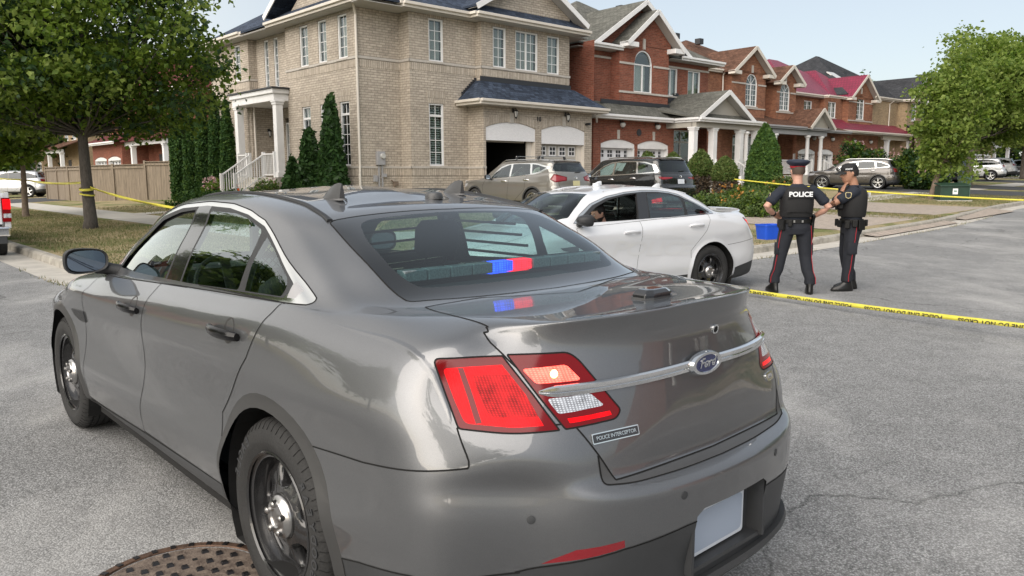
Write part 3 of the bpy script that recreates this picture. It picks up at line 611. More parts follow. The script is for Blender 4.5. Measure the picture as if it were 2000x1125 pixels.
# ------------------------------------------------------------------ corner house of buff brick
def house_corner():
 H = thing('brick_house', 'two-storey corner house of buff brick with dark blue roof and one garage door open', 'house', (KO[0], KO[1], 0), KA)
 wb = MB(); sb = MB(); st = MB(); z0, ze = .2, 7.5
 def W(p0, p1, a, b, ops=()): wall(wb, p0, p1, a, b, ops)
 up = lambda u0, u1: (u0, u1, 5.70, 7.20, 0)
 lo = lambda u0, u1: (u0, u1, 1.96, 4.22, 0)
 # left side, block with three windows (u runs from far to near)
 Y1 = 5.2
 L0, L1 = (0, Y1), (0, 0); lw = [(Y1 - 4.06, Y1 - 3.42), (Y1 - 2.66, Y1 - 2.04), (Y1 - 1.26, Y1 - .62)]
 W(L0, L1, z0, ze, [up(*a) for a in lw] + [lo(*a) for a in lw])
 for a in lw:
  window(H, L0, L1, a[0], a[1], 5.70, 7.20, cols=2, rows=4, back='curtain'); window(H, L0, L1, a[0], a[1], 1.96, 4.22, cols=2, rows=5, trans=3.78, back='none' if a[0] > 3 else 'curtain')
  soldier(sb, L0, L1, 4.22, 4.62, a[0] - .08, a[1] + .08); soldier(sb, L0, L1, 7.2, 7.46, a[0] - .08, a[1] + .08)
 A0, A1 = (0, 0), (1.75, 0); W(A0, A1, z0, ze)
 B0, B1 = (1.75, 0), (1.75, -.6); W(B0, B1, z0, ze)
 C0, C1 = (1.75, -.6), (4.4, -.6); cu, cl = up(.86, 1.53), lo(.82, 1.50)
 W(C0, (4.8, -.6), z0, ze, [cu, cl]); window(H, C0, C1, .86, 1.53, 5.70, 7.20, rows=4); window(H, C0, C1, .82, 1.50, 1.96, 4.22, rows=4, trans=3.78, back='blind')
 soldier(sb, C0, C1, 4.22, 4.66, .74, 1.58); soldier(sb, C0, C1, 7.2, 7.46, .78, 1.61)
 D0, D1 = (4.4, -.6), (4.4, -1.5); W(D0, D1, z0, 4.45)
 G0, G1 = (4.4, -1.5), (10.45, -1.5); zg = .50
 g1 = (.12, 2.72, zg, 3.62, .22); g2 = (3.04, 5.62, zg, 3.62, .22)
 W(G0, G1, z0, 4.45, [g1, g2])
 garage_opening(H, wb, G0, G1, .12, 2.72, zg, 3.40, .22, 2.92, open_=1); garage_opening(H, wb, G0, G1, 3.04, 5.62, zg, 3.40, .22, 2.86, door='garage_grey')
 for g in (g1, g2):
  soldier(sb, G0, G1, 3.62, 3.93, g[0] - .1, g[1] + .1, .22); M = Mseg(G0, G1); c = (g[0] + g[1]) / 2; st.box(c - .1, c + .1, -.035, .0, 3.60, 3.98, M)
  lantern_mesh(H, Vector((c + .05, -.035, 4.05)), M, 1.0)
 text_obj('10', .26, face_M(G0, G1, 2.88, 3.80, .02), 'flashing', H, 'house_number', .02)
 cm = MB(); cm.tube([(10.05, -1.52, 3.72), (10.05, -1.62, 3.72)], .045); cm.box(10.0, 10.1, -1.75, -1.6, 3.68, 3.78); cm.obj('security_camera', MAT['black_iron'], H)
 E0, E1 = (4.8, -.6), (4.8, -.95); W(E0, E1, 4.3, ze); F0, F1 = (4.8, -.95), (9.62, -.95)
 fw = [(.58, 1.26, 0), (1.75, 2.98, 1), (3.50, 4.22, 0)]
 W(F0, F1, 4.3, ze, [up(a, b) for a, b, c in fw])
 for a, b, c in fw:
  window(H, F0, F1, a, b, 5.70, 7.20, rows=4, mull=((a + b) / 2,) if c else ()); soldier(sb, F0, F1, 7.2, 7.46, a - .08, b + .08)
 W((9.62, -.95), (9.62, 9), 4.3, ze); W((10.45, -1.5), (10.45, 9), z0, 4.45); W((9.62, 9), (0, 12.5), z0, ze)
 # recess and the second block of the left side
 W((0, Y1), (.36, Y1), z0, ze); R0, R1 = (.36, 8.6), (.36, Y1); rw = [(8.6 - 7.85, 8.6 - 7.45), (8.6 - 6.98, 8.6 - 6.58)]
 W((1.3, 8.6), (1.3, Y1), z0, 4.9, [(.5, 1.6, 1.55, 4.1, 0)]); W(R0, R1, 4.85, ze, [(a, b, 5.2, 7.2, 0) for a, b in rw])
 for a, b in rw: window(H, R0, R1, a, b, 5.2, 7.2, rows=6, sill=False)
 window(H, (1.3, 8.6), (1.3, Y1), .5, .8, 1.6, 3.9, cols=1, rows=5, sill=False); dm = MB(); dm.box(.85, 1.58, .05, .1, 1.56, 3.65, Mseg((1.3, 8.6), (1.3, Y1))); dm.obj('door', MAT['door_dark'], H)
 W((0, 8.6), (1.3, 8.6), z0, ze); S0, S1 = (0, 12.6), (0, 8.6); W(S0, S1, z0, ze, [(2.6, 3.2, 5.7, 7.2, 0)]); window(H, S0, S1, 2.6, 3.2, 5.7, 7.2)
 W((1.3, Y1), (0, Y1), z0, 4.9)
 lantern_mesh(H, Vector((.75, -.0, 3.55)), Mseg((0, 8.6), (1.3, 8.6)), .9)
 wb.obj('wall', MAT['buff_brick'], H, fix=False)
 # belts: sill course over upright bricks
 for p0, p1, z in ((L0, L1, 5.62), (A0, A1, 5.62), (C0, (4.8, -.6), 5.62), (F0, F1, 5.62), (S0, S1, 5.62), ((1.75, 0), (1.75, -.6), 5.62), ((4.8, -.6), (4.8, -.95), 5.62), ((0, 8.6), (.36, 8.6), 5.62)):
  d, nr, ln = seg(p0, p1); M = Mseg(p0, p1); st.box(-.035, ln + .035, -.035, .0, z, z + .085, M); soldier(sb, p0, p1, z - .28, z)
 for p0, p1 in ((L0, L1), (A0, A1), (C0, C1), (B0, B1), (D0, D1)):
  d, nr, ln = seg(p0, p1); M = Mseg(p0, p1); st.box(-.035, ln + .035, -.035, .0, 1.87, 1.945, M); soldier(sb, p0, p1, 1.60, 1.87)
 M = Mseg(G0, G1); st.box(-.035, .12, -.035, 0, 1.87, 1.945, M); soldier(sb, G0, G1, 1.60, 1.87, 0, .12)
 sb.obj('soldier_course', MAT['buff_soldier'], H, fix=False); st.obj('stone_band', MAT['stone_sill'], H)
 # roofs
 hip(H, .0, 10.2, -.55, 12.4, ze, .62, 'blue_shingle', .5)
 gable_front(H, 4.8, 9.62, -.95, -1.45, 4.5, ze + .28, .56, 'blue_shingle', 'buff_brick', .62, wallm=True, returns=False)
 rb = MB(); roofface(rb, [(4.15, -1.5, ze), (10.28, -1.5, ze), (9.7, -.93, ze + .42), (4.75, -.93, ze + .42)]); roofface(rb, [(4.15, -1.5, ze), (4.75, -.93, ze + .42), (4.15, -.1, ze)])
 # gable over the three side windows, facing the side street
 for s, yy in ((1, 5.75), (-1, -.5)):
  ym = 2.62; zr = ze + .25 + 3.1 * .62
  roofface(rb, [(-.55, yy, ze + .25), (-.55, ym, zr), (4.2, ym, zr), (4.2, yy, ze + .25)])
 roofface(rb, [(-.52, 5.7, ze), (-.52, -.45, ze), (.05, 0, ze + .40), (.05, 5.2, ze + .40)])
 rb.obj('roof', MAT['blue_shingle'], H)
 gb = MB(); gb.add([(0, 5.2, ze), (0, 0, ze), (0, 2.62, ze + 1.6)], [(0, 1, 2)], [[(-5.2, ze), (0, ze), (-2.6, ze + 1.7)]]); gb.obj('gable_wall', MAT['buff_brick'], H, fix=False)
 t = MB(); t.bar((-.58, 5.8, ze + .18), (-.58, 2.62, ze + 2.12), .035, .2); t.bar((-.58, -.5, ze + .18), (-.58, 2.62, ze + 2.12), .035, .2); t.obj('bargeboard', MAT['white_trim'], H)
 eaves(H, [(-.52, 5.8), (-.52, -.52), (1.2, -.52), (1.2, -1.1), (4.15, -1.1), (4.15, -1.5), (10.3, -1.5)], ze); eaves(H, [(-.52, 12.8), (-.52, 8.2), (-.1, 8.2), (-.1, 5.8), (-.52, 5.8)], ze)
 so = MB(); so.box(-.5, 1.9, -.5, 12.5, ze - .17, ze - .15); so.box(1.2, 4.9, -1.08, 0, ze - .17, ze - .15); so.box(4.17, 10.2, -1.48, -.6, ze - .172, ze - .152); so.obj('soffit', MAT['soffit'], H)
 # pent roof over the garage
 gr = MB(); ye = -2.0
 roofface(gr, [(3.85, ye, 4.36), (10.95, ye, 4.36), (9.9, -.95, 5.16), (4.75, -.95, 5.16)]); roofface(gr, [(3.85, ye, 4.36), (4.75, -.95, 5.16), (4.75, -.6, 5.16), (3.85, -.6, 4.36)])
 roofface(gr, [(10.95, ye, 4.36), (9.9, -.95, 5.16), (9.6, 4, 5.16), (10.95, 4, 4.36)]); gr.obj('garage_roof', MAT['blue_shingle'], H)
 fl = MB(); fl.box(4.72, 9.7, -.975, -.955, 5.12, 5.32)
 for k in range(8): fl.box(4.52 - k * .09 + .2, 4.62 - k * .09 + .2, -.66, -.60, 4.52 + (7 - k) * .08, 4.72 + (7 - k) * .08)
 fl.obj('flashing', MAT['flashing'], H)
 eaves(H, [(3.85, -.6), (3.85, ye), (10.95, ye), (10.95, 4)], 4.36); s2 = MB(); s2.box(3.87, 10.9, ye + .02, -.62, 4.19, 4.21); s2.obj('soffit', MAT['soffit'], H)
 downpipe(H, [(-.40, -.42, 7.4), (-.2, -.2, 7.25), (-.06, -.06, 7.05), (-.06, -.06, 1.95), (-.09, -.09, 1.6), (-.09, -.09, .75)])
 downpipe(H, [(.1, 8.5, 4.7), (.1, 8.5, 1.6)]); 
 # porch
 P = thing('porch', None, None); P.parent = H
 pm = MB(); pm.box(-.62, 1.28, Y1 - .05, 9.05, 4.52, 4.80); pm.box(-.70, 1.28, Y1 - .12, 9.12, 4.80, 4.98); pm.obj('porch_roof', MAT['white_trim'], H, bevel=.02)
 pr = MB(); pr.box(-.76, 1.28, Y1 - .2, 9.2, 4.98, 5.04); pr.obj('porch_shingles', MAT['flashing'], H)
 bpy.data.objects.remove(P)
 column(H, -.42, 5.25, 1.56, 4.52, .145); column(H, -.42, 8.85, 1.56, 4.52, .145)
 sl = MB(); sl.box(-.72, 1.28, Y1 - .1, 9.1, .4, 1.56)
 for k in range(5): sl.box(-.72 - .24 * (k + 1), -.72 - .24 * k, 6.35, 7.55, .3, 1.56 - .19 * (k + 1))
 sl.obj('porch_slab', MAT['concrete'], H)
 railing(H, (-.6, 5.35, 1.56), (-.6, 6.35, 1.56)); railing(H, (-.6, 8.7, 1.56), (-.6, 7.85, 1.56)); railing(H, (-.6, 6.3, 1.56), (-1.85, 6.3, .72)); railing(H, (-.6, 7.6, 1.56), (-1.85, 7.6, .72))
 # electricity meter and conduits on the street wall
 mt = MB(); M = Mseg((0, 0), (1.75, 0)); mt.box(.62, .96, -.14, 0, 1.98, 2.46, M); mt.obj('meter_box', MAT['grey_trim'], H, bevel=.02)
 ml = MB(); ml.lathe([(0, -.05), (.085, -.05), (.10, 0), (.10, .03)], 16, 'y', M @ Matrix.Translation((.84, -.165, 2.30))); ml.obj('meter_dial', MAT['lamp_glass'], H, smooth=True)
 cd = MB()
 for u, a in ((.72, .8), (.86, .7)): cd.bar(M @ Vector((u, -.05, a)), M @ Vector((u, -.05, 1.98)), .05)
 cd.box(.50, .64, -.09, 0, 1.40, 1.62, M); cd.box(.86, 1.02, -.1, 0, 1.56, 1.68, M); cd.obj('conduit', MAT['grey_trim'], H)
 gm = MB(); gm.tube([M @ Vector((1.2, -.1, 1.45)), M @ Vector((1.32, -.12, 1.35)), M @ Vector((1.35, -.12, 1.0))], .03); gm.box(1.3, 1.45, -.2, -.05, 1.25, 1.4, M); gm.obj('gas_pipe', MAT['bark_thin'], H)
 bwn = MB(); bwn.box(2.5, 3.3, -.03, .01, 1.0, 1.42, Mseg((1.75, -.6), (4.4, -.6))); bwn.obj('basement_window', MAT['white_trim'], H); bg_ = MB(); bg_.box(2.56, 3.24, -.036, -.028, 1.06, 1.36, Mseg((1.75, -.6), (4.4, -.6))); bg_.obj('pane', MAT['flashing'], H)
 return H
house_corner()
def sx(v, k): return 1.5765 + (v - 1.5765) * k
def ray_at(px, D):
 x = (px - 1000) / 1508.1; return (x * D, D)
# ------------------------------------------------------------------ second house: red brick, grey roof
def house_red():
 o = ray_at(1160, 34.3); H = thing('brick_house', 'red brick house with grey shingle roof, big arched window and white pillared porch', 'house', (o[0], o[1], 0), rad(41))
 wb = MB(); st = MB(); sb = MB(); z0, ze = .2, 7.35; zl = 4.22
 G0, G1 = (-.1, 0), (5.56, 0); zg = .62
 ops = [(.48, 2.78, zg, 3.20, .2), (2.98, 5.26, zg, 3.20, .2)]
 wall(wb, G0, G1, z0, zl, ops)
 for k, a in enumerate(ops):
  garage_opening(H, wb, G0, G1, a[0], a[1], zg, 3.0, .2, 2.82, door='garage_white', hood='white_trim'); soldier(sb, G0, G1, 3.2, 3.45, a[0] - .1, a[1] + .1, .2); c = (a[0] + a[1]) / 2
  M = Mseg(G0, G1); st.box(c - .08, c + .08, -.03, 0, 3.22, 3.62, M); lantern_mesh(H, Vector((c + .1, -.02, 3.95)), M, .9, pale=True)
 nb = MB(); nb.lathe([(0, 0), (.16, 0), (.16, .03)], 20, 'y', Mseg(G0, G1) @ Matrix.Translation((3.05, -.03, 3.55))); nb.obj('number_plaque', MAT['flashing'], H)
 wall(wb, (-.1, 9), (-.1, 0), z0, ze); wall(wb, (5.56, 0), (5.56, 1.4), z0, zl); wall(wb, (5.56, 1.4), (10.3, 1.4), z0, zl, [(1.0, 3.6, 1.5, 3.9, 0)])
 window(H, (5.56, 1.4), (10.3, 1.4), 1.0, 3.6, 1.5, 3.9, cols=1, rows=1, mull=(6.9 - 5.56, 8.0 - 5.56), trans=3.3, back='none', sill=False)
 # upper floor
 U0, U1 = (.84, 1.0), (2.06, 1.0); wall(wb, U0, U1, zl, ze)
 wall(wb, (2.06, 1.0), (2.06, .45), zl, ze); B0, B1 = (2.06, .45), (5.6, .45)
 wall(wb, B0, B1, zl, ze + .2, [(1.0, 2.32, 5.42, 7.34, 'round')])
 window(H, B0, B1, 1.0, 2.32, 5.42, 7.34, 'round', cols=1, rows=1, mull=(1.66,), back='curtain', cover=.8)
 wall(wb, (5.6, .45), (5.6, 1.0), zl, ze); V0, V1 = (5.6, 1.0), (9.63, 1.0); wall(wb, V0, V1, zl, ze, [(.42, 1.45, 5.5, 6.85, 0), (2.3, 3.36, 5.5, 6.85, 0)])
 window(H, V0, V1, .42, 1.45, 5.5, 6.85, cols=1, rows=1, mull=(.93,)); window(H, V0, V1, 2.3, 3.36, 5.5, 6.85, cols=1, rows=1, mull=(2.83,))
 wall(wb, (9.63, 1.0), (9.63, 9), z0, ze); wb.obj('wall', MAT['red_brick'], H, fix=False)
 for p0, p1, z in (((2.06, .45), (5.6, .45), 5.34), ((.84, 1), (2.06, 1), 6.85), (V0, V1, 6.85)):
  d, nr, ln = seg(p0, p1); M = Mseg(p0, p1); st.box(-.03, ln + .03, -.04, 0, z, z + .09, M)
 M = Mseg(B0, B1); st.box(-.02, .95, -.04, 0, 6.62, 6.71, M); st.box(2.38, 3.56, -.04, 0, 6.62, 6.71, M); st.box(1.58, 1.74, -.05, 0, 7.38, 7.85, M)
 st.obj('stone_band', MAT['stone_sill'], H); sb.obj('soldier_course', MAT['red_brick'], H, fix=False)
 hip(H, .1, 9.6, 1.2, 10.5, ze, .62, 'grey_shingle', .55)
 gable_front(H, .84, 6.9, 1.0, .42, 7, ze, .64, 'grey_shingle', 'red_brick', .5, returns=False); gable_front(H, 2.5, 5.75, .45, -.05, 3.0, ze + .18, .78, 'grey_shingle', 'red_brick', .45)
 eaves(H, [(.2, .35), (2.2, .35)], ze, mat='white_trim'); eaves(H, [(6.6, .42), (10.2, .42), (10.2, 8)], ze, mat='white_trim'); ch = MB(); ch.box(7.3, 7.7, 5, 5.4, 9.4, 10.6); ch.obj('chimney', MAT['flashing'], H)
 s = MB(); s.box(.2, 2.2, .37, 1.0, ze - .17, ze - .15); s.box(5.9, 10.1, .44, 1.2, ze - .17, ze - .15); s.obj('soffit', MAT['soffit'], H)
 # lower roof over garage and porch
 lr = MB(); roofface(lr, [(-.5, -.5, zl), (5.6, -.5, zl), (5.3, .5, 4.86), (1.4, .5, 4.86), (.4, 1.0, 4.95)]); roofface(lr, [(4.9, -1.9, zl), (10.7, -1.9, zl), (9.7, 1.0, 5.0), (5.2, 1.0, 5.0)]); roofface(lr, [(-.5, -.5, zl), (.4, 1, 4.95), (.4, 3, 4.95), (-.5, 3, zl)])
 roofface(lr, [(4.9, -1.9, zl), (5.2, 1, 5.0), (4.4, .4, 4.7)])
 lr.obj('lower_roof', MAT['grey_shingle'], H); f = MB(); f.box(.8, 5.7, .40, .44, 4.80, 4.98); f.box(2.0, 5.66, .38, .42, 4.80, 4.98); 
 for k in range(7): f.box(5.7 + k * .2, 5.92 + k * .2, .96, .99, 4.9 + k * .09, 5.12 + k * .09)
 f.obj('flashing', MAT['flashing'], H)
 gable_front(H, 5.3, 9.1, -1.5, -1.95, 1.0, zl + .05, .58, 'grey_shingle', 'stucco', .38, returns=False)
 pr = MB(); roofface(pr, [(5.0, -1.93, zl), (9.5, -1.93, zl), (9.1, -1.5, zl + .25), (5.3, -1.5, zl + .25)]); pr.obj('porch_roof', MAT['grey_shingle'], H)
 eaves(H, [(-.5, 3), (-.5, -.52), (4.9, -.52), (4.9, -1.93), (10.4, -1.93), (10.7, 1)], zl, mat='white_trim')
 bm_ = MB(); bm_.box(4.95, 10.4, -1.72, -1.42, 3.80, 4.10); bm_.box(4.95, 5.2, -1.5, 0, 3.8, 4.1); bm_.box(-.45, 4.9, -.48, 0, 4.05, 4.08); bm_.box(4.95, 10.4, -1.5, 1.4, 4.04, 4.08); bm_.obj('porch_beam', MAT['stucco'], H)
 zf = 1.35
 for x in (4.55, 6.1, 8.35, 9.75): column(H, x + .4, -1.57, zf, 3.80, .15)
 sl = MB(); sl.box(4.9, 10.4, -1.75, 1.4, .4, zf)
 for k in range(4): sl.box(6.7, 8.4, -1.75 - .3 * (k + 1), -1.75 - .3 * k, .3, zf - .17 * (k + 1))
 sl.obj('porch_slab', MAT['concrete'], H)
 railing(H, (6.65, -1.57, zf), (6.75, -1.57, zf), n=1); railing(H, (8.9, -1.57, zf), (10.0, -1.57, zf)); railing(H, (6.6, -1.7, zf), (6.6, -3.1, .55)); railing(H, (8.45, -1.7, zf), (8.45, -3.1, .55))
 dm = MB(); dm.box(7.0, 8.2, 1.36, 1.39, 1.4, 3.3); 
 downpipe(H, [(.05, .3, 7.2), (.25, .85, 6.95), (.25, .85, 4.9)], 'white_trim'); downpipe(H, [(-.45, -.5, 4.1), (.0, -.1, 3.9)], 'white_trim')
 w2 = MB(); w2.box(5.0, 5.05, .0, .02, 0, .01)
house_red()
# ------------------------------------------------------------------ third house: orange-red brick, brown roof
def arch_bay(H, wb, st, x0, x1, yf, yb, zl, ze, u0, u1, zb, zt, pitch, rmat, bmat, depth=4):
 wall(wb, (x0, yb), (x0, yf), zl, ze); wall(wb, (x0, yf), (x1, yf), zl, ze + .15, [(u0 - x0, u1 - x0, zb, zt, 'round')]); wall(wb, (x1, yf), (x1, yb), zl, ze)
 window(H, (x0, yf), (x1, yf), u0 - x0, u1 - x0, zb, zt, 'round', cols=2, rows=4, mull=((u0 + u1) / 2 - x0,), back='none')
 M = Mseg((x0, yf), (x1, yf)); zs = zt - (u1 - u0) / 2; c = (u0 + u1) / 2 - x0
 st.box(-.03, u0 - x0 - .04, -.04, 0, zs - .05, zs + .04, M); st.box(u1 - x0 + .04, x1 - x0 + .03, -.04, 0, zs - .05, zs + .04, M); st.box(-.03, x1 - x0 + .03, -.04, 0, zb - .16, zb - .08, M); st.box(c - .09, c + .09, -.05, 0, zt + .06, zt + .5, M)
 gable_front(H, x0, x1, yf, yf - .45, yf + depth, ze, pitch, rmat, bmat, .4, tmat='cream_trim', returns=True, rh=.2)
def house_brown():
 k = .985; o = ray_at(1375, 46.0); H = thing('brick_house', 'orange-red brick house with brown shingle roof and two arched windows under gables', 'house', (o[0], o[1], 0), rad(40))
 wb = MB(); st = MB(); sb = MB(); ze = 7.85; zl = 4.6; z0 = .2; g = .85
 wall(wb, (0, 10), (0, 0.6), z0, ze); wall(wb, (0, .6), (2.3, .6), z0, ze)
 arch_bay(H, wb, st, 2.3, 5.9, 0, 1.2, zl, ze - .1, 3.75, 5.0, 5.8, 7.75, .72, 'brown_shingle', 'orange_brick')
 wall(wb, (5.9, .9), (7.55, .9), zl, ze); arch_bay(H, wb, st, 7.4, 9.7, .1, 1.2, zl, ze - .35, 7.75, 8.95, 5.75, 7.5, .72, 'brown_shingle', 'orange_brick', 5)
 wall(wb, (9.7, .9), (11, .9), zl, ze); wall(wb, (11, .9), (11, 10), z0, ze)
 G0, G1 = (9.3, -.3), (15.0, -.3); ops = [(.3, 2.5, g, 3.35, .2), (2.85, 4.95, g, 3.35, .2)]
 wall(wb, G0, G1, z0, zl, ops)
 for a in ops: garage_opening(H, wb, G0, G1, a[0], a[1], g, 3.15, .2, 3.0, door='garage_grey', hood='white_trim', panes=3); soldier(sb, G0, G1, 3.35, 3.6, a[0] - .1, a[1] + .1, .2); lantern_mesh(H, Vector(((a[0] + a[1]) / 2 + .6, -.02, 4.15)), Mseg(G0, G1), .9, pale=True)
 wall(wb, (15, -.3), (15, 8), z0, zl); wall(wb, (0, .9), (9.3, .9), z0, zl, [(3.9, 6.3, 1.6, 4.1, 0)]); window(H, (0, .9), (9.3, .9), 3.9, 6.3, 1.6, 4.1, cols=2, rows=4, mull=(4.7, 5.5), trans=3.5, back='curtain', sill=False)
 wb.obj('wall', MAT['orange_brick'], H, fix=False); st.obj('stone_band', MAT['stone_sill'], H); sb.obj('soldier_course', MAT['orange_brick'], H, fix=False)
 hip(H, .3, 9.9, .9, 10.3, ze, .52, 'brown_shingle', .5); eaves(H, [(-.5, 8), (-.5, .4), (1.9, .4)], ze)
 v = MB()
 for x, y in ((2.2, 4.2), (4.4, 4.0), (8.2, 3.2)): v.box(x, x + .4, y, y + .4, ze + (y - .4) * .6 + .05, ze + (y - .4) * .6 + .4)
 v.obj('roof_vent', MAT['flashing'], H)
 lr = MB(); roofface(lr, [(1.6, -1.6, zl), (11.2, -1.6, zl), (10.6, .9, 5.45), (2.0, .9, 5.45)]); roofface(lr, [(8.9, -.9, zl), (15.5, -.9, zl), (13.9, .9, 5.3), (9.5, .9, 5.3)]); roofface(lr, [(15.5, -.9, zl), (15.5, 6, zl), (13.9, 5, 5.3), (13.9, .9, 5.3)])
 roofface(lr, [(1.6, -1.6, zl), (2.0, .9, 5.45), (.9, .9, 4.6)]); lr.obj('lower_roof', MAT['brown_shingle'], H)
 gable_front(H, 8.5, 10.9, -1.6, -1.95, 2, zl + .02, .80, 'brown_shingle', 'stucco', .35, tmat='cream_trim', returns=False)
 eaves(H, [(1.6, -1.62), (11.2, -1.62), (11.2, -.92), (15.5, -.92)], zl, mat='grey_trim')
 b = MB(); b.box(1.7, 11.1, -1.45, -1.2, 4.12, 4.42); b.box(1.7, 11.1, -1.4, .9, 4.40, 4.43); b.obj('porch_beam', MAT['grey_trim'], H)
 zf = 1.6
 for x in (2.0, 5.1, 8.9, 10.6): column(H, x, -1.33, zf, 4.12, .14, sq=False)
 s = MB(); s.box(1.6, 11, -1.5, .9, .4, zf); s.obj('porch_slab', MAT['concrete'], H)
 railing(H, (2.2, -1.33, zf), (4.9, -1.33, zf)); railing(H, (5.3, -1.33, zf), (8.7, -1.33, zf)); railing(H, (10.9, -1.5, zf), (10.9, -2.9, .9)); railing(H, (9.1, -1.33, zf), (9.6, -1.33, zf))
 downpipe(H, [(2.0, .35, 7.7), (2.1, .5, 7.5), (2.1, .5, 5.3)])
house_brown()
def house_magenta():
 o = ray_at(1550, 58); H = thing('brick_house', 'orange brick house with glossy magenta metal tile roof', 'house', (o[0], o[1], 0), rad(40)); k = 58 / 62; wb = MB(); st = MB(); sb = MB()
 ze, zl, z0, g = sx(8.03, k), sx(5.2, k), .2, 1.05
 X = lambda v: v * k
 wall(wb, (X(-.35), 9), (X(-.35), .6), z0, ze); wall(wb, (X(-.35), .6), (X(4.2), .6), zl, ze, [(X(2.1), X(3.35), sx(6.5, k), sx(7.55, k), 0)]); window(H, (X(-.35), .6), (X(4.2), .6), X(2.1), X(3.35), sx(6.5, k), sx(7.55, k), cols=2, rows=3, mull=(X(2.7),), back='none')
 wall(wb, (X(4.2), .6), (X(4.2), .2), zl, ze); wall(wb, (X(4.2), .2), (X(7.2), .2), zl, ze, [(X(.6), X(1.9), sx(6.3, k), sx(7.6, k), 0)]); window(H, (X(4.2), .2), (X(7.2), .2), X(.6), X(1.9), sx(6.3, k), sx(7.6, k), cols=2, rows=3, mull=(X(1.25),), back='curtain')
 arch_bay(H, wb, st, X(7.2), X(11.5), -.3, .5, zl, ze - .02, X(8.6), X(9.95), sx(6.3, k), sx(8.4, k), .78, 'magenta_tile', 'orange_brick', 4)
 wall(wb, (X(11.5), .3), (X(11.5), 9), z0, ze); G0, G1 = (X(3.6), -.6), (X(12.2), -.6)
 ops = [(X(2.7), X(5.3), g, 3.35, .2), (X(5.65), X(8.1), g, 3.35, .2)]; wall(wb, G0, G1, z0, zl, ops)
 for a in ops: garage_opening(H, wb, G0, G1, a[0], a[1], g, 3.15, .2, 3.0, door='garage_white', hood='white_trim'); lantern_mesh(H, Vector(((a[0] + a[1]) / 2, -.02, 4.35)), Mseg(G0, G1), 1, pale=True)
 wall(wb, (X(12.2), -.6), (X(12.2), 1.5), z0, zl); wb.obj('wall', MAT['orange_brick'], H, fix=False); st.obj('stone_band', MAT['stone_sill'], H)
 hip(H, X(-.2), X(12), .7, 10.8, ze, .62, 'magenta_tile', .5, ); hip(H, X(6), X(12.2), .75, 9.5, ze + .01, .78, 'magenta_tile', .45); eaves(H, [(X(-.8), .15), (X(3.9), .15), (X(3.9), -.25), (X(7), -.25)], ze)
 lr = MB(); roofface(lr, [(X(.2), -1.5, zl), (X(18), -1.5, zl), (X(15.5), .6, 6.15), (X(1.5), .6, 6.15)]); roofface(lr, [(X(18), -1.5, zl), (X(18), 3.5, zl), (X(15.5), .6, 6.15)]); lr.obj('lower_roof', MAT['magenta_tile'], H)
 eaves(H, [(X(.2), -1.52), (X(18), -1.52), (X(18), 2)], zl); s = MB(); s.box(X(.3), X(17.9), -1.18, 1.0, zl - .2, zl - .18); s.box(X(12.2), X(17.8), -1.0, -.8, zl - .5, zl - .2); s.obj('soffit', MAT['cream_trim'], H)
 for x in (13.2, 17.3): column(H, X(x), -.9, 1.5, zl - .5, .16)
 w2 = MB(); wall(w2, (X(12.2), 1.5), (X(17.5), 1.5), z0, zl); w2.obj('wall', MAT['orange_brick'], H, fix=False)
 p = MB(); p.box(X(12.2), X(17.8), -1.1, 1.5, .5, 1.5); p.obj('porch_slab', MAT['concrete'], H)
house_magenta()
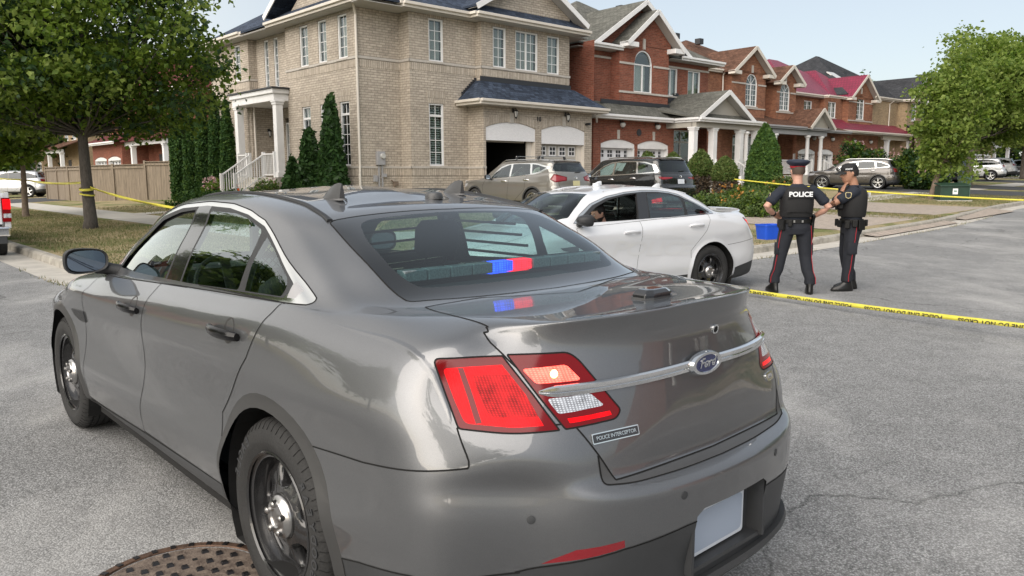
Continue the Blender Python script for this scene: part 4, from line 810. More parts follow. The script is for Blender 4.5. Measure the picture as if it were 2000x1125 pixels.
def house_tan():
 D = 65; o = ray_at(1688, D); H = thing('brick_house', 'tan brick house with charcoal roof partly behind the tree, last of the row in view', 'house', (o[0], o[1], 0), rad(40)); k = D / 75; wb = MB(); st = MB()
 ze, zl, z0, g = sx(8.9, k), 5.0, .2, 1.15; X = lambda v: v * k
 wall(wb, (X(-.2), 10), (X(-.2), 0), z0, ze); wall(wb, (X(-.2), 0), (X(5.5), 0), z0, ze); wall(wb, (X(5.5), 0), (X(5.5), -.8), z0, ze, ); wall(wb, (X(5.5), -.8), (X(11), -.8), z0, ze, [(X(1.0), X(2.0), 6.2, 7.7, 0), (X(3.2), X(4.4), 6.2, 7.7, 0)])
 for a, b in ((1.0, 2.0), (3.2, 4.4)): window(H, (X(5.5), -.8), (X(11), -.8), X(a), X(b), 6.2, 7.7, cols=2, rows=3, back='none')
 G0, G1 = (X(5.5), -1.6), (X(12.2), -1.6); ops = [(X(1.2), X(4.0), g, 3.5, .2), (X(4.4), X(6.4), g, 3.5, .2)]; wall(wb, G0, G1, z0, zl, ops)
 for a in ops: garage_opening(H, wb, G0, G1, a[0], a[1], g, 3.3, .2, 3.1, door='garage_grey', hood='white_trim')
 wb.obj('wall', MAT['tan_brick'], H, fix=False); hip(H, X(-4.5), X(9.5), .4, 12, ze, .66, 'dark_shingle', .5); gable_front(H, X(5.7), X(11), -.8, -1.3, 6, ze + .02, .75, 'dark_shingle', 'tan_brick', .5, returns=False)
 gable_front(H, X(8.0), X(12.3), -1.2, -1.6, 5, ze - .3, .75, 'dark_shingle', 'tan_brick', .4, returns=False)
 lr = MB(); roofface(lr, [(X(4.6), -2.2, zl), (X(13), -2.2, zl), (X(11.5), -.8, 5.8), (X(5.6), -.8, 5.8)]); lr.obj('lower_roof', MAT['dark_shingle'], H); eaves(H, [(X(-.7), -.5), (X(5.1), -.5), (X(5.1), -1.3), (X(11.6), -1.3)], ze); eaves(H, [(X(4.6), -2.22), (X(13), -2.22)], zl)
 v = MB(); v.box(2, 2.6, 3.6, 4.0, ze + 2.2, ze + 2.6); v.obj('roof_vent', MAT['flashing'], H); sk = MB(); roofface(sk, [(-1.5, 1.9, ze + 1.33), (-.3, 1.9, ze + 1.33), (-.3, 3.3, ze + 2.26), (-1.5, 3.3, ze + 2.26)], .1); sk.obj('skylight', MAT['lamp_glass'], H)
 downpipe(H, [(X(3.4), -.45, ze - .2), (X(3.5), -.08, ze - .4), (X(3.5), -.08, zl)])
house_tan()
# ------------------------------------------------------------------ plain neighbours: behind the fence, further along, and across the road behind the camera
def plain_house(label, X, Y, ang, w, d, ze, bmat, rmat, g, gable=True, win='curtain'):
 p = kw(X, Y); H = thing('brick_house', label, 'house', (p.x, p.y, 0), KA + rad(ang)); wb = MB(); zl = g + 3.4
 fo = [(w * .56, w * .56 + 1.3, g + 4.3, g + 5.7, 0), (w * .78, w * .78 + 1.3, g + 4.3, g + 5.7, 0)]
 wall(wb, (0, 0), (w, 0), -.2, ze, fo); wall(wb, (0, d), (0, 0), -.2, ze); wall(wb, (w, 0), (w, d), -.2, ze); wall(wb, (w, d), (0, d), -.2, ze)
 for o in fo: window(H, (0, 0), (w, 0), *o[:4], cols=2, rows=3, mull=((o[0] + o[1]) / 2,), back=win)
 gx_ = w * .47; ops = [(.4, gx_ / 2 - .15, g, g + 2.4, .18), (gx_ / 2 + .15, gx_ - .4, g, g + 2.4, .18)]
 wall(wb, (0, -1.8), (gx_, -1.8), -.2, zl, ops); wall(wb, (0, 0), (0, -1.8), -.2, zl); wall(wb, (gx_, -1.8), (gx_, 0), -.2, zl)
 for o in ops: garage_opening(H, wb, (0, -1.8), (gx_, -1.8), o[0], o[1], g, g + 2.2, .18, g + 2.1, door='garage_white', hood='white_trim')
 gable_front(H, .2, gx_ + .2, -.5, -1.0, 4, ze, .8, rmat, bmat, .4); wall(wb, (.2, -.5), (gx_ + .2, -.5), zl, ze, [(gx_ / 2 - .7, gx_ / 2 + .7, g + 4.2, g + 6, 'round')]); wall(wb, (gx_ + .2, -.5), (gx_ + .2, 0), zl, ze)
 window(H, (.2, -.5), (gx_ + .2, -.5), gx_ / 2 - .7, gx_ / 2 + .7, g + 4.2, g + 6, 'round', cols=2, rows=3, mull=(gx_ / 2,), back='none')
 wb.obj('wall', MAT[bmat], H, fix=False); hip(H, 0, w, 0, d, ze, .62, rmat, .5)
 lr = MB(); roofface(lr, [(-.5, -2.4, zl), (gx_ + .3, -2.4, zl), (gx_ + .3, -.4, zl + .85), (-.5, -.4, zl + .85)]); lr.obj('lower_roof', MAT[rmat], H); eaves(H, [(-.5, -2.42), (gx_ + .4, -2.42)], zl, mat='white_trim'); eaves(H, [(gx_ + .6, -.5), (w + .5, -.5)], ze, mat='white_trim')
 bm_ = MB(); bm_.box(gx_, w, -1.6, -1.4, zl - .35, zl - .05); bm_.obj('porch_beam', MAT['white_trim'], H); pr = MB(); roofface(pr, [(gx_, -2, zl), (w + .3, -2, zl), (w + .3, 0, zl + .8), (gx_, 0, zl + .8)]); pr.obj('porch_roof', MAT[rmat], H)
 for x in (gx_ + 1.6, w - .3): column(H, x, -1.5, g + .4, zl - .35, .15)
 dr = MB(); dr.box(w * .62, w * .62 + 1.0, -.03, .01, g + .4, g + 2.5); dr.obj('door', MAT['door_dark'], H)
 return H
# red house seen over the fence: its front faces the side street
plain_house('red brick house with maroon porch roof and white porch posts seen over the wooden fence', 4.6, 43.5, -90, 15.5, 10, 7.4, 'red_brick', 'maroon_shingle', .7)
plain_house('pale brick house glimpsed at the far left beyond the silver car', 4.6, 66, -90, 12, 10, 7.4, 'tan_brick', 'brown_shingle', .7)
plain_house("red brick house across the side street, just outside the left of the view", -27.5, 27, 90, 12, 10, 7.2, 'red_brick', 'grey_shingle', .5); plain_house('pale brick house with charcoal roof across the side street, outside the left of the view', -27.5, 44, 90, 12, 10, 7.2, 'tan_brick', 'dark_shingle', .5)
for i, (x, b, r) in enumerate(((2, 'red_brick', 'brown_shingle'), (16, 'orange_brick', 'grey_shingle'), (30, 'red_brick', 'dark_shingle'), (44, 'orange_brick', 'brown_shingle'))):
 pass
plain_house('dark roofed house further along the row, behind the right trees', 68, 3, 0, 12, 10, 8.6, 'tan_brick', 'dark_shingle', 1.3)
OPP = [('brick_house', 0, 'red_brick', 'brown_shingle'), ('brick_house', 14, 'orange_brick', 'grey_shingle'), ('brick_house', 28, 'red_brick', 'dark_shingle')]
for i, (nm, x, b, r) in enumerate(OPP):
 plain_house(('red brick house across the street behind the camera', 'orange brick house across the street behind the camera', 'dark roofed brick house across the street, furthest along')[i], x + 12, -36, 180, 12, 10, 7.4, b, r, .5)
# ------------------------------------------------------------------ vegetation
RNG = np.random.default_rng(11)
def leaf_mesh(name, C, spread, per, size, mats, par, flat=.55, droop=0, share=(), tilt=.9, rng=RNG, kind=None, aspect=1.4):
 "C: (n,3) clump centres; every clump throws `per` bent leaf-shaped faces around itself"
 n = len(C); P = np.repeat(C, per, 0); off = rng.normal(size=(n * per, 3)) * np.array([1, 1, flat]) * (spread if np.isscalar(spread) else np.repeat(spread, per)[:, None]); P = P + off
 if droop: P[:, 2] -= droop * (off[:, 0] ** 2 + off[:, 1] ** 2)
 m = len(P); nrm = rng.normal(size=(m, 3)) * np.array([1, 1, .6]) + np.array([0, 0, tilt]); nrm /= np.linalg.norm(nrm, axis=1)[:, None]
 a = np.cross(nrm, rng.normal(size=(m, 3))); a /= np.linalg.norm(a, axis=1)[:, None]; b = np.cross(nrm, a); s = size * (0.6 + .8 * rng.random(m))[:, None]
 fold = nrm * s * .25
 V = np.stack([P - a * s * aspect * .5, P + b * s * .5 + fold, P + a * s * aspect * .5, P - b * s * .5 + fold], 1).reshape(-1, 3)
 i = np.arange(m) * 4; F = np.stack([i, i + 1, i + 2, i, i + 2, i + 3], 1).reshape(-1, 3)
 me = bpy.data.meshes.new(name); me.vertices.add(len(V)); me.vertices.foreach_set('co', V.ravel().astype('f')); me.loops.add(F.size); me.loops.foreach_set('vertex_index', F.ravel().astype('i')); me.polygons.add(len(F)); me.polygons.foreach_set('loop_start', (np.arange(len(F)) * 3).astype('i')); me.polygons.foreach_set('loop_total', np.full(len(F), 3, 'i'))
 for k in mats: me.materials.append(MAT[k])
 if len(mats) > 1:
  mi = rng.choice(len(mats), size=n, p=share or None); me.polygons.foreach_set('material_index', np.repeat(np.repeat(mi, per), 2).astype('i'))
 me.update(calc_edges=True); o = bpy.data.objects.new(name, me); COL.objects.link(o); o.parent = par
 if kind: o['kind'] = kind
 return o
def blob_points(n, c, r, rng, inner=.45, lump=.25, cut=None, seed=0):
 "points in a lumpy ellipsoid, denser towards the outside"
 out = []; ph = rng.random((6, 3)) * 6.28; fr = rng.normal(size=(6, 3)) * 2.2
 while len(out) < n:
  d = rng.normal(size=3); d /= np.linalg.norm(d); k = inner + (1 - inner) * rng.random() ** .55
  L_ = 1 + lump * np.mean([math.sin(fr[j] @ d + ph[j][0]) for j in range(6)]) * 2.2
  p = np.array(d) * np.array(r) * k * L_
  if cut and not cut(p): continue
  out.append(np.array(c) + p)
 return np.array(out)
def tree(name, label, cat, base, H, R, zc, trunk_r, leaves, per, size, mats, share, seed, lean=(0, 0), bark='bark', spread=.28, group=None, rz=None, squash=1.0, low=None, nlimb=13, lump=.3, offset=(0, 0), inner=.35):
 "base: world point, H total height, R crown radius, zc crown centre height"
 rng = np.random.default_rng(seed); T = thing(name, label, cat, base, 0, group); mb = MB(); top = np.array([lean[0], lean[1], H * .82])
 pts = [np.array([0, 0, -.1])] + [top * t + np.array([.06 * math.sin(5 * t + seed), .06 * math.cos(4 * t), 0]) for t in (.03, .1, .2, .35, .5, .7, .85, 1)]; rs = [trunk_r * k for k in (1.45, 1.12, 1, .93, .8, .62, .4, .22, .08)]
 mb.tube(pts, rs, 12); mb.obj('trunk', MAT[bark], T, smooth=True, auto=0)
 C = blob_points(leaves, (offset[0], offset[1], zc), (R, R, (rz or (H - zc))), rng, inner, lump, (lambda p: p[2] > (low - zc)) if low else None)
 br = MB(); idx = rng.choice(len(C), nlimb * 5, replace=False)
 for k in idx:
  e = C[k]; d = math.hypot(e[0], e[1]); z0 = max(zc - (rz or (H - zc)) * .75, e[2] - d * .9 - .2); z0 = min(z0, H * .78); t = z0 / (H * .82); s = top * t
  mid = s * .5 + e * .5 + np.array([0, 0, -.08 * d]); r0 = trunk_r * (.30 if k % 3 else .42) * (1.1 - t); br.tube([s, s * .75 + mid * .25 + np.array([0, 0, .05]), mid, e], [r0, r0 * .8, r0 * .5, .008], 5, cap=False)
 br.obj('branches', MAT[bark], T, smooth=True, auto=0)
 leaf_mesh('crown', C, spread, per, size, mats, T, .6, .12, share, rng=rng); return T
def at_px(px, D, z=0): return Vector(((px - 1000) / 1508.1 * D, D, z))
def gnd_px(px, D, dz=0): p = at_px(px, D); return gw(p.x, p.y, dz)
b = gnd_px(177, 21.0)
tree('maple_tree', 'large green maple on the verge at left with police tape tied round its trunk', 'tree', b, 8.6, 3.05, 5.0, .150, 950, 58, .105, ['leaf_maple', 'leaf_light', 'leaf_dark'], (.62, .16, .22), 3, (.15, 0), spread=.30, low=1.8, offset=(-.75, .3), nlimb=22, lump=.42, rz=3.4, inner=.3)
b = gnd_px(55, 27.2); tree('young_tree', 'slim young tree left of the large maple, second trunk the tape is tied to', 'tree', b, 5.2, 2.0, 3.5, .10, 330, 34, .15, ['leaf_maple', 'leaf_light'], (.6, .4), 5, bark='bark_thin', low=1.9, lump=.35, offset=(-.6, .2))
b = gnd_px(1812, 34); tree('young_tree', 'slender pale-barked tree beside the green utility boxes, low leafy sprigs on its trunk', 'tree', b, 5.7, 1.2, 3.4, .12, 270, 38, .12, ['leaf_light', 'leaf_maple'], (.72, .28), 8, (1.1, 0), bark='bark_thin', spread=.22, lump=.5, rz=2.5, low=.7, offset=(.5, 0))
b = gnd_px(1884, 46); tree('maple_tree', 'broad leafy tree at right behind the green utility boxes', 'tree', b, 8.6, 3.2, 5.1, .20, 760, 40, .15, ['leaf_light', 'leaf_maple'], (.66, .34), 9, (.3, 0), spread=.36, low=2.2, lump=.42, offset=(1.2, 0), rz=3.3)
b = gnd_px(1990, 62); tree('maple_tree', 'tree cut by the right edge of the picture, shading a parked dark car', 'tree', b, 10.5, 4.0, 6.4, .2, 800, 34, .22, ['leaf_light', 'leaf_maple'], (.5, .5), 10, spread=.42, low=2.6, lump=.4, offset=(.4, 0))
for px, D, H_, R_t, lab in ((1650, 104, 12.6, 4, 'distant dark tree rising just above the magenta roof'), (1790, 100, 11.8, 3.6, 'distant dark tree top beside the charcoal roof'), (1850, 92, 11.5, 5, 'distant dark tree behind the slender tree'), (1960, 96, 13, 7, 'distant dark tree behind the parked white car'), (1905, 104, 13, 7, 'distant dark tree behind the broad tree'), (45, 85, 10, 6, 'dark tree behind the silver car at far left'), (120, 78, 9, 5, 'dark leafy tree beyond the wooden fence, above its left end')):
 b = gnd_px(px, D); tree('deciduous_tree', lab, 'tree', b, H_, R_t, H_ * .58, .25, 260, 40, .38, ['leaf_dark', 'leaf_maple'], (.7, .3), int(px), spread=.8, group='distant trees beyond the houses', lump=.35)
# cone-shaped evergreens: a dense skin of upright sprays over a dark core
def conifer(name, label, cat, base, H, R, seed, prof, mats=('leaf_cedar', 'leaf_cedar_pale'), share=(.7, .3), dens=1100, size=.11, group=None, trunk=True, core=.8, lumpy=.12):
 rng = np.random.default_rng(seed); T = thing(name, label, cat, base, 0, group)
 tm = MB(); tm.tube([(0, 0, -.1), (0, 0, H * .5)], [.07, .04], 8); tm.obj('trunk', MAT['bark'], T)
 n = int(dens * R * H); t = rng.random(n) ** .9; a = rng.random(n) * 2 * PI
 f = np.interp(t, [p[0] for p in prof], [p[1] for p in prof]); fr = 1 + lumpy * np.sin(a * 5 + t * 17 + seed) * np.sin(t * 26 + a * 2) + rng.normal(size=n) * .035
 C = np.stack([R * f * fr * np.cos(a), R * f * fr * np.sin(a), t * H], 1)
 k = MB(); pr = [(max(.01, R * core * q), H * p) for p, q in prof]; k.lathe(pr, 16); k.obj('inner_foliage', MAT[mats[0]], T, smooth=True)
 leaf_mesh('foliage', C, size * .45, 5, size, list(mats), T, 1.4, 0, share, tilt=.15, rng=rng, aspect=1.9); return T
CED = [(0, .8), (.06, 1), (.35, .98), (.6, .84), (.8, .55), (.92, .28), (1, .03)]; PYR = [(0, .9), (.08, 1), (.3, .86), (.55, .62), (.8, .32), (.94, .13), (1, .02)]; BUL = [(0, .86), (.1, 1), (.35, .95), (.6, .78), (.8, .52), (.93, .25), (1, .05)]
for i, (px, D, H_, R_t, lab) in enumerate(((356, 37.5, 4.9, .29, 'nearest the fence'), (381, 36.6, 4.95, .28, 'second from the fence'), (407, 35.8, 4.85, .30, 'third from the fence'), (432, 35.0, 4.75, .28, 'fourth from the fence'), (454, 34.4, 4.4, .27, 'nearest the porch'))):
 conifer('cedar_tree', 'tall narrow dark cedar in the row left of the porch, ' + lab, 'cedar', gnd_px(px, D), H_, R_t, 20 + i, CED, ('leaf_cedar', 'leaf_cedar_pale'), (.7, .3), dens=1900, size=.07, lumpy=.18, group='row of narrow cedars beside the porch')
CY = (3.66, 2.26, .62)
for i, (x, y, H_, R_t, lab) in enumerate(((-.72, CY[0], 1.75, .38, 'small pyramid cedar against the house wall, shortest of the three'), (-.72, CY[1], 2.75, .36, 'ragged-topped cedar in the middle of the three by the wall'), (-.75, CY[2], 3.75, .48, 'tallest of the three cedars by the wall, nearest the downpipe'))):
 p = gk(x, y); conifer('cedar_tree', lab, 'cedar', p, H_, R_t, 30 + i, PYR if i != 1 else CED[:-2] + [(1, .1)], ('leaf_dark', 'leaf_cedar'), (.35, .65), dens=1000, group='cedars against the side wall', lumpy=.2 if i == 1 else .1)
CY = (3.66, 2.26, .62)
p = gnd_px(1487, 36.5); conifer('cedar_tree', 'broad bullet-shaped clipped cedar in front of the brown-roofed house', 'cedar', p, 3.15, .78, 40, BUL, ('leaf_cedar', 'leaf_cedar_pale'), (.3, .7), dens=1500, size=.075, lumpy=.03, core=.9)
def topiary(label, base, H, R, seed):
 rng = np.random.default_rng(seed); T = thing('topiary_shrub', label, 'shrub', base, 0, 'clipped pointed shrubs by the driveway'); zs = H * .52
 tm = MB(); tm.tube([(0, 0, -.05), (0, 0, zs)], [.09, .06], 8); tm.obj('trunk', MAT['bark'], T)
 pr = [(0, .55), (.12, .92), (.3, 1), (.5, .93), (.72, .66), (.9, .3), (1, .03)]; n = 2600; t = rng.random(n); a = rng.random(n) * 2 * PI; f = np.interp(t, [q[0] for q in pr], [q[1] for q in pr])
 C = np.stack([R * f * np.cos(a), R * f * np.sin(a), zs + t * (H - zs)], 1); k = MB(); k.lathe([(max(.01, R * .92 * q), zs + (H - zs) * p_) for p_, q in pr], 18); k.obj('inner_foliage', MAT['leaf_topiary'], T, smooth=True)
 leaf_mesh('green_head', C, .03, 5, .055, ['leaf_topiary', 'leaf_cedar_pale'], T, 1, 0, (.8, .2), tilt=0, rng=rng)
 n = 700; t = rng.random(n); a = rng.random(n) * 2 * PI; C = np.stack([R * (.55 + .35 * t) * np.cos(a) * rng.random(n) ** .3, R * (.55 + .35 * t) * np.sin(a) * rng.random(n) ** .3, .12 + t * (zs - .1)], 1); leaf_mesh('bare_skirt', C, .06, 8, .07, ['leaf_dead', 'bark'], T, 1, 0, (.7, .3), tilt=0, rng=rng); return T
topiary('pointed clipped shrub with a brown leafless base, just right of the black car', gnd_px(1364, 29.0), 1.95, .42, 50); topiary('pointed clipped shrub with a brown leafless base, right of the pair beside the flower bed', gnd_px(1412, 27.5), 1.72, .42, 51)
topiary('small pointed shrub whose tip shows above the roof of the black car, left one', gnd_px(1262, 32.5), 1.9, .42, 52); topiary('rounded green shrub tip showing above the black car by the porch pillar', gnd_px(1311, 32.3), 1.85, .45, 53)
def bush(name, label, cat, base, R, H, seed, mats, share, n=220, per=26, size=.09, flowers=None, group=None, spread=.10, nf=60):
 rng = np.random.default_rng(seed); T = thing(name, label, cat, base, 0, group); C = blob_points(n, (0, 0, H * .45), (R[0], R[1], H * .55), rng, .3, .35, lambda p: p[2] > -H * .42)
 st = MB()
 for k in rng.choice(len(C), 24): e = C[k]; st.tube([(e[0] * .15, e[1] * .15, -.03), e * np.array([.6, .6, .5]), e], [.012, .009, .004], 4, cap=False)
 st.obj('stems', MAT['bark_thin'], T); leaf_mesh('foliage', C, spread, per, size, mats, T, .8, 0, share, rng=rng)
 if flowers:
  F = blob_points(nf, (0, 0, H * .55), (R[0] * 1.02, R[1] * 1.02, H * .58), rng, .85, .3, lambda p: p[2] > 0); leaf_mesh('blossom', F, .03, 7, .055, [flowers], T, 1, 0, None, rng=rng)
 return T
bush('low_hedge', 'low spreading dark green juniper in front of the porch steps', 'shrub', gnd_px(428, 30.0), (1.5, .8), .62, 60, ['leaf_cedar', 'leaf_cedar_pale'], (.5, .5), 420, 34, .07)
bush('flowering_shrub', 'grey-green flowering bush beside the porch steps', 'shrub', gk(-1.1, 5.0), (.6, .5), .85, 61, ['leaf_weed', 'leaf_maple'], (.6, .4), 160, 20, .07, 'petal_pink', nf=25)
bush('rose_bush', 'small pink flowering bush between the cedars and the porch', 'shrub', gk(-1.4, 9.4), (.5, .4), 1.0, 62, ['leaf_maple'], None, 100, 20, .08, 'petal_pink', nf=60)
rb_ = random.Random(5)
for i, (px, D, w_, h_, fl, lab) in enumerate(((1385, 25.6, .7, .55, None, 'leafy weeds behind the white cruiser trunk'), (1432, 26.2, .7, .75, 'petal_orange', 'orange flowering clump left in the flower bed'), (1462, 25.2, .75, .62, 'petal_orange', 'orange and yellow flowering clump in the middle of the bed'), (1478, 23.9, .75, .7, None, 'bright green leafy clump behind the man with the peaked cap'), (1446, 24.0, .6, .5, None, 'grassy weeds at the front of the flower bed'), (1500, 27.0, .7, .6, None, 'pale weedy clump at the back of the flower bed'), (1525, 32.0, .7, .9, 'petal_orange', 'yellowish shrub right of the bullet-shaped cedar'), (1440, 29.5, .8, .6, 'petal_pink', 'dull weeds at the foot of the topiary'))):
 bush('flower_clump', lab, 'plant', gnd_px(px, D), (w_, w_ * .8), h_, 70 + i, ['leaf_weed', 'leaf_maple'], (.75, .25), 150, 24, .06, fl, 'clumps of the neglected flower bed', .08, nf=22)
for i, (px, D, R_t, h_, lab) in enumerate(((1775, 45, 1.3, 2.2, 'dense dark white-flowered shrub right of the brown SUV'), (1800, 42.5, .8, 1.6, 'twiggy shrub behind the slender tree'), (1660, 50, 1.0, 2.4, 'leafy shrub behind the brown SUV roof'), (1695, 50, 1.1, 2.2, 'leafy shrub at the foot of the magenta-roofed porch'))):
 bush('garden_shrub', lab, 'shrub', gnd_px(px, D), (R_t, R_t), h_, 90 + i, ['leaf_dark', 'leaf_maple'], (.6, .4), 200, 26, .13, 'petal_pink', None, .16, nf=30)
# grass: one object of blades over the verges in view
def grass(n, seed):
 rng = np.random.default_rng(seed); P = []
 regions = [((-11.1, -7.5), (-14, 14), .36), ((-5.6, -.5), (-9, 12), .22), ((-11, 3), (-15.4, -11), .05), ((9.5, 11.6), (-15.5, -5), .12), ((18, 28), (-14.5, -9), .16), ((-9, 1.5), (-9, -3), .09)]
 for (x0, x1), (y0, y1), sh in regions:
  k = int(n * sh); x = rng.uniform(x0, x1, k); y = rng.uniform(y0, y1, k)
  keep = [i for i in range(k) if kerb_dist(x[i], y[i]) > .2]; P += [(x[i], y[i]) for i in keep]
 W_ = np.array([tuple(gk(a, b_)) for a, b_ in P]); m = len(W_); a = rng.random(m) * 2 * PI; h = .025 + .05 * rng.random(m) ** 2; wd = .006 + .006 * rng.random(m); d = np.stack([np.cos(a), np.sin(a), 0 * a], 1); ln = rng.normal(size=(m, 3)) * .35; ln[:, 2] = 1
 V = np.stack([W_ - d * wd[:, None], W_ + d * wd[:, None], W_ + ln * h[:, None]], 1).reshape(-1, 3); F = np.arange(3 * m).reshape(-1, 3)
 me = bpy.data.meshes.new('grass'); me.from_pydata(V.tolist(), [], F.tolist()); me.materials.append(MAT['grass_blade']); o = bpy.data.objects.new('grass', me); COL.objects.link(o); tag(o, 'patchy green and straw-coloured grass on the verges', 'grass', None, 'stuff')
leafmat('grass_blade', (.07, .115, .025), (.36, .29, .17), .3, .8)
grass(90000, 4)
wp = MB(); rw = random.Random(9)
for i in range(1500):
 k = rw.randrange(34, 60) if rw.random() < .7 else rw.randrange(len(KL)); k = min(k, len(KL) - 2); t = rw.random(); X = KL[k][0] * (1 - t) + KL[k + 1][0] * t; Y = KL[k][1] * (1 - t) + KL[k + 1][1] * t
 if abs(math.sin(X * .9 + Y * 1.3)) < .45: continue
 q = Vector(kw(X, Y, zroad(X, Y))) + Vector((rw.gauss(0, .05), rw.gauss(0, .05), 0)); off = Vector((X - -5, Y - -9, 0))
 q = kw(X + (-.56 if abs(X + 11.4) < .3 else 0), Y + (-.56 if abs(X + 11.4) > .3 else 0), zroad(X, Y)) + Vector((rw.gauss(0, .04), rw.gauss(0, .04), 0)); a = rw.random() * 6.28; w_ = .006; h_ = .02 + .05 * rw.random()
 wp.add([q + Vector((w_ * math.cos(a), w_ * math.sin(a), 0)), q - Vector((w_ * math.cos(a), w_ * math.sin(a), 0)), q + Vector((rw.gauss(0, .02), rw.gauss(0, .02), h_))], [(0, 1, 2)])
o = wp.obj('grass', MAT['grass_blade'], fix=False); tag(o, 'weeds growing in the joint between road and gutter', 'weeds', None, 'stuff')
# trees behind the camera that the windows and paint mirror
for i, (X, Y, H_) in enumerate(((-25, -2, 10), (-25, 8, 10.5), (-25, -12, 9.5), (6, -27.5, 7), (20, -28, 8), (-23, -30, 8))):
 p = kw(X, Y, .1); tree('street_tree', 'street tree outside the view, ' + ('nearest across the side street', 'second across the side street', 'at the far corner of the side street', 'opposite the open garage', 'further along the opposite verge', 'behind the camera')[i], 'tree', p, H_, 2.9, H_ * .6, .16, 260, 34, .26, ['leaf_maple', 'leaf_light'], (.7, .3), 200 + i, spread=.5, low=1.9)
# ------------------------------------------------------------------ car materials
paint('grey_paint', (.165, .170, .178), .80, .42, .012, .14); paint('white_paint', (.64, .655, .68), .0, .3, .03); paint('beige_paint', (.25, .240, .222), .6, .35, .06); paint('black_paint', (.010, .011, .012), .2, .25, .03)
paint('brown_paint', (.085, .078, .072), .6, .32, .05); paint('silver_paint', (.55, .56, .57), .5, .32, .03); paint('navy_paint', (.02, .025, .035), .3, .3, .03)
simple('chrome', (.82, .83, .84), .07, 1); simple('trim_chrome', (.80, .80, .78), .16, 1, var=.05); simple('black_plastic', (.022, .023, .025), .55, var=.2, vscale=6, bump=.15, bscale=300); simple('gloss_black', (.012, .012, .013), .12, coat=1); simple('grey_plastic', (.065, .066, .068), .42, var=.1)
simple('clad', (.040, .042, .045), .5, var=.15, vscale=4); simple('rubber', (.020, .020, .020), .75, var=.25, vscale=7, bump=.3, bscale=90); simple('gap', (.003, .003, .003), .9); simple('under', (.008, .008, .008), .9)
simple('rust_steel', (.018, .017, .017), .42, var=.6, vscale=6, var2=(.07, .035, .02)); simple('steel_black', (.020, .020, .021), .24, coat=.6, var=.4, vscale=5); simple('cap_chrome', (.48, .47, .46), .28, 1, var=.12, vscale=12)
simple('seat', (.03, .03, .032), .9); simple('dash', (.035, .035, .037), .7); simple('arch_grey', (.048, .048, .048), .5, .2, coat=.15, var=.06); simple('handle_black', (.006, .006, .007), .22, spec=.35); simple('frit', (.004, .005, .006), .06, coat=1)
simple('lens_red', (.28, .004, .006), .08, coat=1, emis=(1, .01, .01), es=.05); simple('lens_dark', (.10, .002, .004), .1, coat=0, spec=.35, emis=(1, .0, .0), es=.03); simple('reflector_red', (.22, .006, .012), .25, coat=1)
simple('alloy', (.62, .63, .64), .25, 1); simple('plate_white', (.62, .66, .72), .35); simple('plate_blank', (.36, .42, .52), .4); simple('plate_yellow', (.55, .52, .30), .5); simple('mirror_glass', (.25, .29, .34), .03, 1); simple('emblem_blue', (.008, .014, .09), .12, coat=1); simple('amber', (.5, .12, .01), .3)
simple('ghost_letter', (.61, .62, .635), .35, coat=.5); simple('ghost_edge', (.52, .53, .54), .4); simple('carpet', (.012, .012, .013), .95)
glass('car_glass', (.72, .84, .80), alpha=.5); glass('tint_glass', (.52, .70, .70), alpha=.5); glass('side_glass', (.66, .82, .78), alpha=1.0, refl=1.7); glass('dark_glass', (.06, .07, .08), alpha=.6); glass('lens_clear', (.85, .87, .9), alpha=.4)
def lens_mat(name, c, e, es, scale, lo=.35, white=False):
 m, nt, b = newmat(name); tc = N(nt, 'ShaderNodeTexCoord'); vals = []
 for ax in ('Y', 'Z'):
  v = N(nt, 'ShaderNodeTexWave', wave_type='BANDS', bands_direction=ax); v.inputs['Scale'].default_value = scale * (1 if ax == 'Z' else .6); v.inputs['Distortion'].default_value = .6; v.inputs['Detail'].default_value = 1; L(nt, tc.outputs['Object'], v.inputs['Vector']); vals.append(v.outputs[1])
 nz = N(nt, 'ShaderNodeTexNoise'); nz.inputs['Scale'].default_value = 26; nz.inputs['Detail'].default_value = 4; L(nt, tc.outputs['Object'], nz.inputs['Vector']); mz = N(nt, 'ShaderNodeMath', operation='MULTIPLY'); L(nt, vals[0], mz.inputs[0]); L(nt, vals[1], mz.inputs[1]); ma = N(nt, 'ShaderNodeMath', operation='MULTIPLY_ADD'); ma.inputs[1].default_value = .55; L(nt, mz.outputs[0], ma.inputs[0]); L(nt, nz.outputs[0], ma.inputs[2])
 r = N(nt, 'ShaderNodeMapRange'); r.inputs[1].default_value = .35; r.inputs[2].default_value = 1.0; r.inputs[3].default_value = lo; r.inputs[4].default_value = 1.3; L(nt, ma.outputs[0], r.inputs[0])
 vm = N(nt, 'ShaderNodeVectorMath', operation='SCALE'); vm.inputs[0].default_value = c; L(nt, r.outputs[0], vm.inputs['Scale']); L(nt, vm.outputs[0], b.inputs['Base Color'])
 mu = N(nt, 'ShaderNodeMath', operation='MULTIPLY'); mu.inputs[1].default_value = es; L(nt, r.outputs[0], mu.inputs[0]); b.inputs['Emission Color'].default_value = C4(e); L(nt, mu.outputs[0], b.inputs['Emission Strength']); b.inputs['Roughness'].default_value = .2; b.inputs['Specular IOR Level'].default_value = .15; b.inputs['Coat Weight'].default_value = 0; b.inputs['Coat Roughness'].default_value = .02
 if white: b.inputs['Metallic'].default_value = .6
lens_mat('lens_lit', (.30, .002, .004), (1, .004, .008), .55, 90, .5); lens_mat('lens_core', (.26, .006, .008), (.9, .004, .008), .26, 75, .3); lens_mat('lens_hot', (.8, .05, .04), (1, .10, .07), 1.5, 60, .5); lens_mat('lens_white', (.75, .76, .78), (.9, .9, 1), .05, 60, .25, True)
